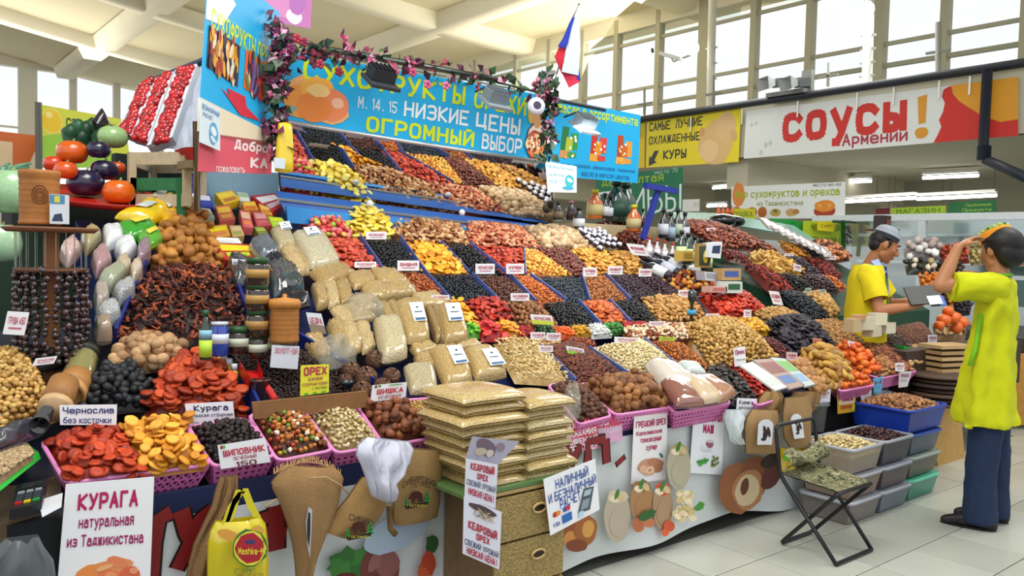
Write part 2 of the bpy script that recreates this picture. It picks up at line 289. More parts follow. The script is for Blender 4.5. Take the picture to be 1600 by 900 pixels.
# ================================================================ the hall
def qb(u=None, v=None, a=0, b=0, z0=0, z1=0):                     # upright rectangle tl,tr,br,bl on a plane
    return np.array([(u, a, z1), (u, b, z1), (u, b, z0), (u, a, z0)] if u is not None else [(a, v, z1), (b, v, z1), (b, v, z0), (a, v, z0)], float)
mb = MB(); mb.box((6, 12, -.06), (50, 62, .1), '6c6a62'); fl = struct('floor', mb); ORG['floor'] = np.zeros(3)
TS = .4055; tm = []
for k in range(4):
    mb = MB(); h = TS/2-.0035; g = .005; q = [(-h, -h), (h, -h), (h, h), (-h, h)]; c = ['b4b7ac', 'b0b3a8', 'b8bbb0', 'acaea4'][k]
    mb.prism(np.array([(x, y, -.02) for x, y in q]), np.array([(x, y, -.002) for x, y in q]), c)
    mb.add([(x, y, -.002) for x, y in q]+[(x*.985, y*.985, 0) for x, y in q], [(0, 1, 5, 4), (1, 2, 6, 5), (2, 3, 7, 6), (3, 0, 4, 7), (4, 5, 6, 7)], c); tm.append(mb.mesh('tile', (0, 0, 0), 'floor_tile'))
for i in range(-4, 30):
    for j in range(-4, 7):
        x = 3.607+TS*(i+.5); y = 1.577+TS*(j+.5)
        if y > 2.9 and x < 8.2: continue
        if x > 9.5 and y > 4.6: continue
        o = D.objects.new('tile', tm[rnd.randrange(4)]); COL.objects.link(o); o.parent = fl; o.location = (x, y, rnd.uniform(-.0006, .0006))
# far floor beyond the single tiles
mb = MB(); mb.box((22, 12, -.006), (20, 40, .012), 'b4b5ae'); struct('floor_far', mb)
# vaulted ceiling with ribs
def vz(u): return 7.9+.0068*max(0, 17.3-u)**2
mb = MB(); us = np.linspace(-12, 17.6, 24); vs = np.linspace(1, 41, 12)
V = [(u, v, vz(u)+.25) for v in vs for u in us]; F = [(j*24+i, j*24+i+1, (j+1)*24+i+1, (j+1)*24+i) for j in range(11) for i in range(23)]
mb.add(V, F, 'dfd3ae', True); V2 = [(a, b, c+.3) for a, b, c in V]; mb.add(V2, F, 'dfd3ae', True); ce = struct('ceiling', mb, 'concrete')
def rib(us_, vs_, wd):
    pts = [(u, v) for u, v in zip(us_, vs_)]; mb = MB(); V = []
    for i, (u, v) in enumerate(pts):
        a = np.array(pts[max(0, i-1)]); b = np.array(pts[min(len(pts)-1, i+1)]); t = (b-a)/np.linalg.norm(b-a); s = A_(-t[1], t[0])
        for k, dz in ((-1.25, .27), (-.8, -.14), (.8, -.14), (1.25, .27)): V.append((u+s[0]*wd*k, v+s[1]*wd*k, vz(u)+dz))
    n = len(pts); mb.add(V, [(i*4+k, i*4+k+1, (i+1)*4+k+1, (i+1)*4+k) for i in range(n-1) for k in range(3)], 'e8dfc2', True); obj('rib', mb, 'concrete', ce)
for u in (13.6, 7.4, 1.2, -5): rib([u]*12, np.linspace(1, 40, 12), .38)
for v in (7.6, 14, 20.4, 26.8, 33.2): rib(np.linspace(-12, 17.2, 20), [v]*20, .38)
mb = MB(); mb.box((17.25, 20, 7.98), (.7, 42, .62), 'd8d0b8'); struct('trim_right', mb, 'concrete')
# far wall with its window band
mb = MB(); mb.box((2, 40.6, 1.8), (32, .4, 3.6), 'd9d5c4'); mb.box((2, 40.6, 9.9), (32, .4, 2.3), 'ddd6c2'); struct('wall_back', mb, 'concrete')
xs = [-12, -6, -1, P(-60, 150, v=40.4)[0], P(43, 150, v=40.4)[0], P(114, 150, v=40.4)[0], P(182, 150, v=40.4)[0], P(250, 150, v=40.4)[0], 13.5, 17]
for i in range(len(xs)-1):
    a, b = xs[i], xs[i+1]; mb = MB(); mb.box((a, 40.4, 6.2), (.28 if i != 4 else .7, .25, 5.2), 'd8d4c4'); mb.box(((a+b)/2, 40.4, 3.65), (b-a, .2, .15), 'd8d4c4'); mb.box(((a+b)/2, 40.4, 6.2), (b-a, .12, .08), 'd8d4c4')
    wo = struct('window_%d' % (20+i), mb)
    for z0, z1 in ((3.7, 6.15), (6.25, 8.8)): mp = MB(); mp.add(qb(v=40.4, a=a+.1, b=b-.1, z0=z0, z1=z1), [(0, 1, 2, 3)], 'ffffff'); obj('pane', mp, 'pane_glass', wo)
# glazed wall above the gallery
mxs = [745, 808, 860, 912, 965, 1030, 1102, 1178, 1265, 1370, 1475, 1600, 1745, 1930]; mv = [P(x, 100, u=17)[1] for x in mxs]; rows = [4.3, 5.58, 6.03, 7.32, 7.75]
for i in range(len(mv)-1):
    a, b = mv[i], mv[i+1]; thick = .34 if mxs[i] in (1370, 1102) else .15; mb = MB()
    mb.box((17, a, 6), (.22, thick, 4.1), 'aaa68e'); mb.box((16.98, (a+b)/2, 5.58), (.1, abs(b-a), .09), '9a9a88'); mb.box((16.98, (a+b)/2, 6.03), (.07, abs(b-a), .08), 'a6a492'); mb.box((16.98, (a+b)/2, 7.32), (.07, abs(b-a), .08), 'a6a492')
    wo = struct('window_%d' % (i+1), mb)
    for k in range(4): mp = MB(); mp.add(qb(u=17, a=a-.07, b=b+.07, z0=rows[k]+.03, z1=rows[k+1]-.03), [(0, 1, 2, 3)], 'ffffff'); obj('pane', mp, 'pane_tinted' if k == 3 else 'pane_glass', wo)
mb = MB(); mb.box((17, 10, 4.0), (.3, 34, .9), 'd2ceb8'); struct('wall_right', mb, 'concrete')
# gallery: slab, front edge, beams, the recess below
mb = MB(); mb.box((18, 9, 3.75), (8, 34, .5), 'b9b4a0'); mb.box((14.02, 9, 4.05), (.16, 34, 1.1), 'cfc8ae')
gal = struct('trim_gallery', mb, 'concrete'); ORG['trim_gallery'] = np.zeros(3)
for v in (16, 10.2, 4.2, -1.5): mb = MB(); mb.box((17.4, v, 3.2), (6.6, .5, .62), 'c9c2aa'); obj('beam', mb, 'concrete', gal)
for v in (16, 10.2, 4.2): mb = MB(); mb.box((20.6, v, 1.5), (.4, .4, 3), 'bdb7a2'); struct('column', mb, 'concrete')
mb = MB(); mb.box((21.5, 9, 1.8), (.2, 34, 3.6), 'a9a893'); struct('wall_gallery', mb, 'concrete')
# water pipe along the gallery with its drop
mb = MB(); mb.tube([P(x, y, u=13.8) for x, y in ((940, 198), (1010, 185), (1340, 137), (1600, 98), (1700, 84))], .07, '23262e', 10)
o = tag(obj('water_pipe', mb, 'semi', None, P(1200, 160, u=13.8)), 'long black pipe running along the top of the gallery front', 'pipe')
mb = MB(); mb.tube([P(1543, 108, u=13.7), P(1536, 236, u=13.7), P(1541, 248, u=13.7)+A_(0, 0, -.02), P(1610, 280, u=13.2)], .075, '272b38', 10); mb.tube([P(1538, 228, u=13.7), P(1537, 250, u=13.7)], .1, '272b38', 10)
obj('drop_pipe', mb, 'semi', o)
for i, x in enumerate((1000, 1080, 1160, 1247, 1340, 1397, 1468, 1516)):
    mb = MB(); p = P(x, 190-(x-1000)*.145+8, u=13.85); mb.box(p-A_(0, 0, .1), (.03, .03, .3), 'd8d6cc'); obj('clip', mb, 'metal', o)
# fluorescent tubes below the gallery
for i, (x0, y0, x1, y1, z) in enumerate(((1291, 285, 1362, 283, 3.3), (1442, 278, 1529, 274, 3.3), (1321, 315, 1431, 309, 3.1), (1433, 311, 1557, 305, 3.1), (1089, 279, 1120, 276, 3.35), (1114, 294, 1147, 291, 3.3), (1105, 322, 1135, 321, 3.0))):
    a = P(x0, y0, z=z); b = P(x1, y1, z=z)
    if i in (2, 3, 4, 5, 6): a = P(x0, y0, u=16+i*.5); b = P(x1, y1, u=16+i*.5)
    mb = MB(); mb.tube([a, b], .036, 'ffffff', 8); mb2 = MB(); c = (a+b)/2; d = nrm(b-a); mb2.box(c+A_(0, 0, .09), (np.linalg.norm(b-a), .16, .05), 'd8d8d0', np.array([d, nrm(np.cross(A_(0, 0, 1), d)), A_(0, 0, 1)]))
    t = thing('tube_lamp', c, ['fluorescent tube hanging just right of the white dried fruit banner top', 'fluorescent tube near the black drop pipe', 'long fluorescent tube level with the banner bowl', 'long fluorescent tube above the green far signs', 'short tube lamp above and left of the pale beam end', 'short tube lamp over the pale beam corner', 'small low tube lamp left of the white banner'][i], 'lamp', None)
    obj('tube', mb, 'lamp', t); obj('housing', mb2, 'matte', t)
for i, (x, y) in enumerate(((1400, 330), (1150, 340))):
    p = P(x, y, u=16); area('gallery_tube_glow', (p[0], p[1], 3.2), (p[0], p[1], 0), 2.5, 60, (1, .98, .92))
# glass screen standing below the gallery
mb = MB(); Z0, Z1 = .0, 2.13
for v in (6.35, 5.02, 3.6, 2.2): mb.box((11, v, 1.05), (.07, .09, 2.1), 'd7dedf')
mb.box((11, 4, 2.1), (.08, 5.2, .09), 'dde4e6'); mb.box((11, 4, 1.35), (.08, 5.2, .05), 'cdd6d8'); mb.box((11, 4, .5), (.05, 5.2, 1.0), 'c4d0d2')
o = thing('glass_screen', (11, 4, 0), 'white framed glass screen standing behind the two sellers', 'screen'); obj('frame', mb, 'semi', o)
for a, b in ((6.3, 5.07), (4.97, 3.65), (3.55, 2.25)):
    for z0, z1 in ((1.0, 1.33), (1.37, 2.06)): mp = MB(); mp.add(qb(u=11, a=a, b=b, z0=z0, z1=z1), [(0, 1, 2, 3)], 'ffffff'); obj('pane', mp, 'screen_glass', o)
mb = MB(); mb.box((12.6, 4.2, 1.2), (.5, 4.5, 2.0), '9eb4b4'); mb.box((12.3, 4.2, 1.5), (.4, 4.6, .04), 'c8d4d4'); mb.box((12.3, 4.2, 1.9), (.4, 4.6, .04), 'c8d4d4')
tag(obj('shop_cabinet', mb, 'semi', None, (12.5, 4.2, 0)), 'pale grey shop cabinet behind the glass screen', 'cabinet')
# signs far below the gallery
sheet('shop_sign', 'dark green shop sign with yellow green lettering, far right below the gallery', 'sign', PQ([(1482, 316), (1557, 312), (1557, 333), (1482, 336)], u=19), [('Любимые', (.35, .2, .9, .42), '9ac83a'), ('Продукты', (.3, .55, .9, .85), '9ac83a')], bg='0d6a34')
sheet('strip_sign', 'long yellow green strip sign left of the dark green far sign', 'sign', PQ([(1392, 325), (1478, 321), (1478, 335), (1392, 337)], u=19), [('МАГАЗИН', (.1, .2, .9, .8), '5a8a1a')], bg='a8c82c')
sheet('red_sign', 'dark red board at the left end of the far strip sign', 'sign', PQ([(1368, 326), (1390, 325), (1390, 337), (1368, 338)], u=19), bg='6a1a20')
sheet('wall_notice', 'plain white notice board on the wall left of the dried fruit banner', 'notice', PQ([(1065, 312), (1093, 311), (1093, 330), (1065, 331)], u=13), [('12 3', (.7, .3, .95, .6), '9aaaa0')], bg='e4e6de')
sheet('stall_banner', 'white banner of a dried fruit and nut stall with bowl picture', 'banner', PQ([(1143, 292), (1321, 284), (1320, 341), (1142, 342)], u=11),
      [('Мир сухофруктов и орехов', (.04, .12, .96, .42), 'a8b81c', .03), ('из Таджикистана', (.25, .46, .66, .62), '8a9a2a', .01), ('МЕСТО 80-92', (.74, .03, .97, .1), '303850')],
      [(.07, .25, .06, .1, 0, 'e88a3a'), (.05, .8, .05, .05, 0, 'c87a2c'), (.2, .8, .05, .04, 0, 'b8652c'), (.3, .8, .04, .045, 0, 'b8652c'), (.42, .82, .05, .03, 0, 'c8a050'), (.42, .78, .02, .01, .4, '3f7a2c'), (.56, .82, .05, .03, 0, 'd0a868'), (.6, .8, .03, .02, 0, 'b88040'), (.84, .78, .09, .05, 0, 'a83a20'), (.84, .66, .085, .045, 0, 'e8902c'), (.8, .64, .02, .015, 0, 'f0a848'), (.88, .64, .02, .015, 0, 'f0a848')], bg='eef0ee')
sheet('shelf_sign', 'small yellow printed strip under the dried fruit banner, left', 'sign', PQ([(1143, 326), (1180, 326), (1180, 343), (1143, 343)], u=10.8), [('СКИДКА', (.1, .25, .9, .75), '6a8a1a')], bg='d8d422')
# banners on the gallery front
sheet('chicken_banner', 'yellow banner advertising chilled chickens on the gallery front', 'banner', PQ([(1011, 188), (1158, 168), (1154, 253), (1009, 262)], u=13.88),
      [('САМЫЕ  ЛУЧШИЕ', (.03, .06, .62, .25), '2a2a2a', .03), ('ОХЛАЖДЕННЫЕ', (.03, .35, .6, .53), '2a2a2a', .03), ('КУРЫ', (.2, .66, .46, .86), '2a2a2a', .04)],
      [(.76, .6, .17, .19, .2, 'e0b878'), (.86, .32, .1, .12, 0, 'e4bc84'), (.94, .5, .05, .03, 1.2, 'dcae70'), (.7, .75, .1, .09, 0, 'eac890'), (.62, .38, .03, .04, 0, 'd8a060')], bg='ecd81c')
o = D.objects['chicken_banner']; Q = PQ([(1011, 188), (1158, 168), (1154, 253), (1009, 262)], u=13.88); mb = MB(); ar = [(.1, .66), (.15, .66), (.1, .86), (.13, .9), (.035, .97), (.04, .76), (.06, .8)]
mb.add(np.array([bil(Q, a, b) for a, b in ar])+qn(Q)*.004, [tuple(range(7))], '3a3c40'); obj('printed_arrow', mb, 'paper', o)
sheet('yellow_sign', 'narrow plain yellow sign left of the chicken banner', 'sign', PQ([(998, 190), (1008, 189), (1007, 262), (996, 263)], u=13.9), bg='e8c81c')
Q = PQ([(1166, 174), (1591, 120), (1591, 212), (1162, 248)], u=13.86)
o = sheet('sauce_banner', 'long white banner with big red sauces lettering and orange flame corner', 'banner', Q,
      [('соусы', (.17, .13, .655, .92), 'd22c22', .05), ('Армении', (.42, .68, .66, .97), 'b03048', .03)],
      [(.03, .3, .006, .008, 0, 'c8ccc8'), (.05, .28, .006, .008, 0, 'c8ccc8'), (.1, .75, .008, .012, 0, 'c8ccc8'), (.12, .72, .007, .01, 0, 'c8ccc8'), (.08, .9, .008, .01, 0, 'c8ccc8'), (.705, .8, .022, .02, 0, 'e09a28')], bg='e8eae6')
def poly(par, Q, pts, col, off=.003, name='printed_shape', mat='paper'):
    mb = MB(); mb.add(np.array([bil(Q, a, b) for a, b in pts])+qn(Q)*off, [tuple(range(len(pts)))], col); return obj(name, mb, mat, par)
poly(o, Q, [(.69, .14), (.722, .11), (.718, .62), (.695, .64)], 'e09a28')
poly(o, Q, [(.775, .06), (.79, .02), (.815, 0), (1, 0), (1, 1), (.745, 1), (.76, .85), (.77, .72), (.762, .6), (.775, .45), (.78, .3), (.77, .18)], 'd42a20')
poly(o, Q, [(.8, 0), (1, 0), (1, .72), (.95, .74), (.9, .62), (.86, .45), (.825, .3), (.805, .15)], 'e8a020', .005)
# loudspeakers on the gallery
for i, x in enumerate((1211, 1246)):
    c = P(x, 130, u=13.7); t = thing('horn_speaker', c, ['left grey horn loudspeaker above the sauces banner', 'right grey horn loudspeaker above the sauces banner'][i], 'loudspeaker')
    d = nrm(A_(-.7, .3, -.1)); e = nrm(np.cross(d, A_(0, 0, 1))); n = np.cross(e, d); mb = MB()
    a = [c+d*.02+e*x*.06+n*y*.05 for x, y in ((-1, -1), (1, -1), (1, 1), (-1, 1))]; b = [c+d*.26+e*x*.18+n*y*.12 for x, y in ((-1, -1), (1, -1), (1, 1), (-1, 1))]
    mb.add(a+b, [(0, 1, 2, 3), (0, 1, 5, 4), (1, 2, 6, 5), (2, 3, 7, 6), (3, 0, 4, 7)], 'b4b6b2'); obj('horn', mb, 'semi', t)
    mb = MB(); mb.box(c-d*.1, (.24, .16, .16), '6c7070', np.array([d, e, n])); obj('driver', mb, 'semi', t)
mb = MB(); mb.box(P(1262, 128, u=13.95), (.1, .2, .42), '8a8c84'); mb.box(P(1230, 146, u=13.8), (.2, .8, .08), '7c7e78'); tag(obj('control_box', mb, 'semi', None, P(1262, 128, u=13.95)), 'grey metal box and shelf behind the loudspeakers', 'box')
# posts with globe lamps on the gallery
for i, (x, y0, y1, gy, lab) in enumerate(((1107, 0, 185, 75, 'white pole with globe lamp above the yellow chicken banner'), (1352, 0, 150, 15, 'white pole with glaring globe lamp above the sauces banner'))):
    a = P(x+2, y1, u=14.6); b = P(x+8, -60, u=14.6); t = thing('lamp_post', a, lab, 'lamp'); mb = MB(); mb.tube([a, b], .09, 'dcdcd2', 10)
    for k in range(5): mb.box(a+(b-a)*(.05+.1*k), (.06, .28, .03), 'b8b8b0')
    obj('pole', mb, 'semi', t); g = P(x-26+(26 if i else 0), gy, u=14.4); mb = MB(); mb.ell(g, (.16,)*3, 'ffffff'); obj('globe', mb, 'lamp', t)
c = P(1048, 88, u=14.2); t = thing('flood_light', c, 'slim white floodlight on an arm in front of the windows', 'lamp'); mb = MB(); mb.box(c, (.16, .55, .07), 'f0f0ea', np.array([nrm(A_(1, .3, .0)), nrm(A_(-.2, .9, .36)), nrm(A_(0, -.36, .93))])); obj('head', mb, 'semi', t)
mb = MB(); mb.tube([c, P(1052, 96, u=14.3), P(1085, 84, u=14.6)], .02, '888a84', 6); mb.tube([P(1019, 76, u=14.2), P(1020, 82, u=14.2)], .03, '6c6e6a'); obj('arm', mb, 'metal', t)
for i, (x, y0, y1) in enumerate(((1007, 138, 182), (1115, 118, 170), (1294, 98, 135), (1466, 35, 118))):
    mb = MB(); a = P(x, y1, u=14.3); b = P(x, y0, u=14.3); mb.tube([a, b], .025 if i < 3 else .05, '8a8a80', 8); mb.box(a+(b-a)*.45, (.05, .4, .04), '8a8a80'); mb.box(a+(b-a)*.25, (.05, .04, .2), '8a8a80')
    tag(obj('wire_bracket', mb, 'semi', None, a), ['grey pipe bracket left of the chicken banner top', 'grey pipe bracket above the chicken banner', 'thin antenna beside the loudspeakers', 'tall grey post with dome camera above the sauces lettering'][i], 'bracket')
def hang(nm, zt, ins=.06):                                            # cords holding a hanging sign
    for o in [x for x in D.objects if x.name == nm]:
        b = [c for c in o.children if c.name.startswith('board')][0]; v = [np.array(b.data.vertices[i].co[:])+ORG[nm] for i in (0, 1)]
        for k in (ins, 1-ins): p = v[0]+(v[1]-v[0])*k; mb = MB(); mb.tube([p, A_(p[0], p[1], zt)], .006, '9a9a94', 5); obj('cord', mb, 'metal', o)
for nm in ('shop_sign', 'strip_sign', 'red_sign'): hang(nm, 3.52)
# ---------------- far left side
Q = PQ([(62, 163), (195, 187), (205, 262), (64, 262)], v=8.5)
o = sheet('citrus_sign', 'yellow green hanging sign with lemon slice, upper left', 'sign', Q, [('СЕВЕРНЫЕ', (.29, .14, .86, .34), '3c4a20', .03)], [(.13, .24, .13, .17, 0, 'f0d860'), (.13, .24, .11, .15, 0, 'f2c81c'), (.1, .14, .04, .04, 0, 'f6e48a')], bg='d4d83c')
poly(o, Q, [(0, .5), (.25, .42), (.5, .5), (.8, .62), (.8, 1), (0, 1)], '9ccb3a', .001)
mb = MB(); Q = PQ([(-80, 196), (60, 212), (60, 330), (-80, 330)], v=9); mb.slab(Q, .3, 'd8692c'); o = tag(obj('kiosk', mb, 'paper', None, Q[3]), 'orange shop front at the far left with pale shapes', 'shop front')
ORG[o.name] = Q[3]; poly(o, Q, [(.55, .12), (.7, .12), (.7, .6), (.55, .55)], 'e8c8a0'); poly(o, Q, [(1, .1), (1, .95), (.8, .62)], 'f0e0c8')
mb = MB(); mb.tube([P(60, 160, v=8.3), P(61, 270, v=8.3)], .03, 'e8ecf0'); tag(obj('sign_pole', mb, 'metal', None, P(61, 270, v=8.3)), 'thin white pole at the left edge of the citrus sign', 'pole')
# ================================================================ the stall body
def at(u, v, h=0): return A_(u, v, .78+SK*(v-2.9))+SN*h
st = thing('display_stand', (4, 4, 0), 'long blue display stand carrying all the open bins of the stall', 'stand')
mb = MB(); pr = [(2.86, .05), (2.86, .66), (5.14, 1.66), (5.14, .05)]
mb.prism(np.array([(1.0, a, b) for a, b in pr]), np.array([(5.85, a, b) for a, b in pr]), '17255c'); pr = [(2.86, .05), (2.86, .66), (4.0, 1.16), (4.0, .05)]; mb.prism(np.array([(.3, a, b) for a, b in pr]), np.array([(1.0, a, b) for a, b in pr]), '141c30'); obj('body', mb, 'semi', st)
mb = MB(); pr = [(3.75, .05), (3.75, 1.04), (5.3, 1.72), (5.3, .05)]
mb.prism(np.array([(6.2, a, b) for a, b in pr]), np.array([(8.45, a, b) for a, b in pr]), '12402a')
tag(obj('green_stand', mb, 'semi', None, (7.5, 4.5, 0)), 'dark green display stand of the neighbouring stall, behind the seller in the grey cap', 'stand')
bl = [('17171f', '20242c', '0d0f14'), ('1c2634', '16202c', '26303c')]
BLK, BLU = [('0e0e13', '14161b', '08090c'), ('121a26', '0e1520', '1a222c')]; YEL = ('f2a81e', 'e09214', 'f8be40'); ORA = ('c8641e', 'b4561c', 'dc8030'); RED = ('b8341c', 'cc4622', 'a02a18'); BRN = ('5c3022', '4a241a', '6e3c2a')
PUR = ('34202e', '402a38', '281822'); TAN = ('c49a5c', 'd0aa70', 'a67e48'); PAL = ('e0d09c', 'ecdfb4', 'cdb884'); HAZ = ('64301f', '7a4028', '4e2418'); ALM = ('c89868', 'a8703c', 'dcb488', '8c5430')
CRM = ('a01c20', 'b8282c', '841418'); GRN = ('3c7a2a', '2c5a22', '5a9a38')
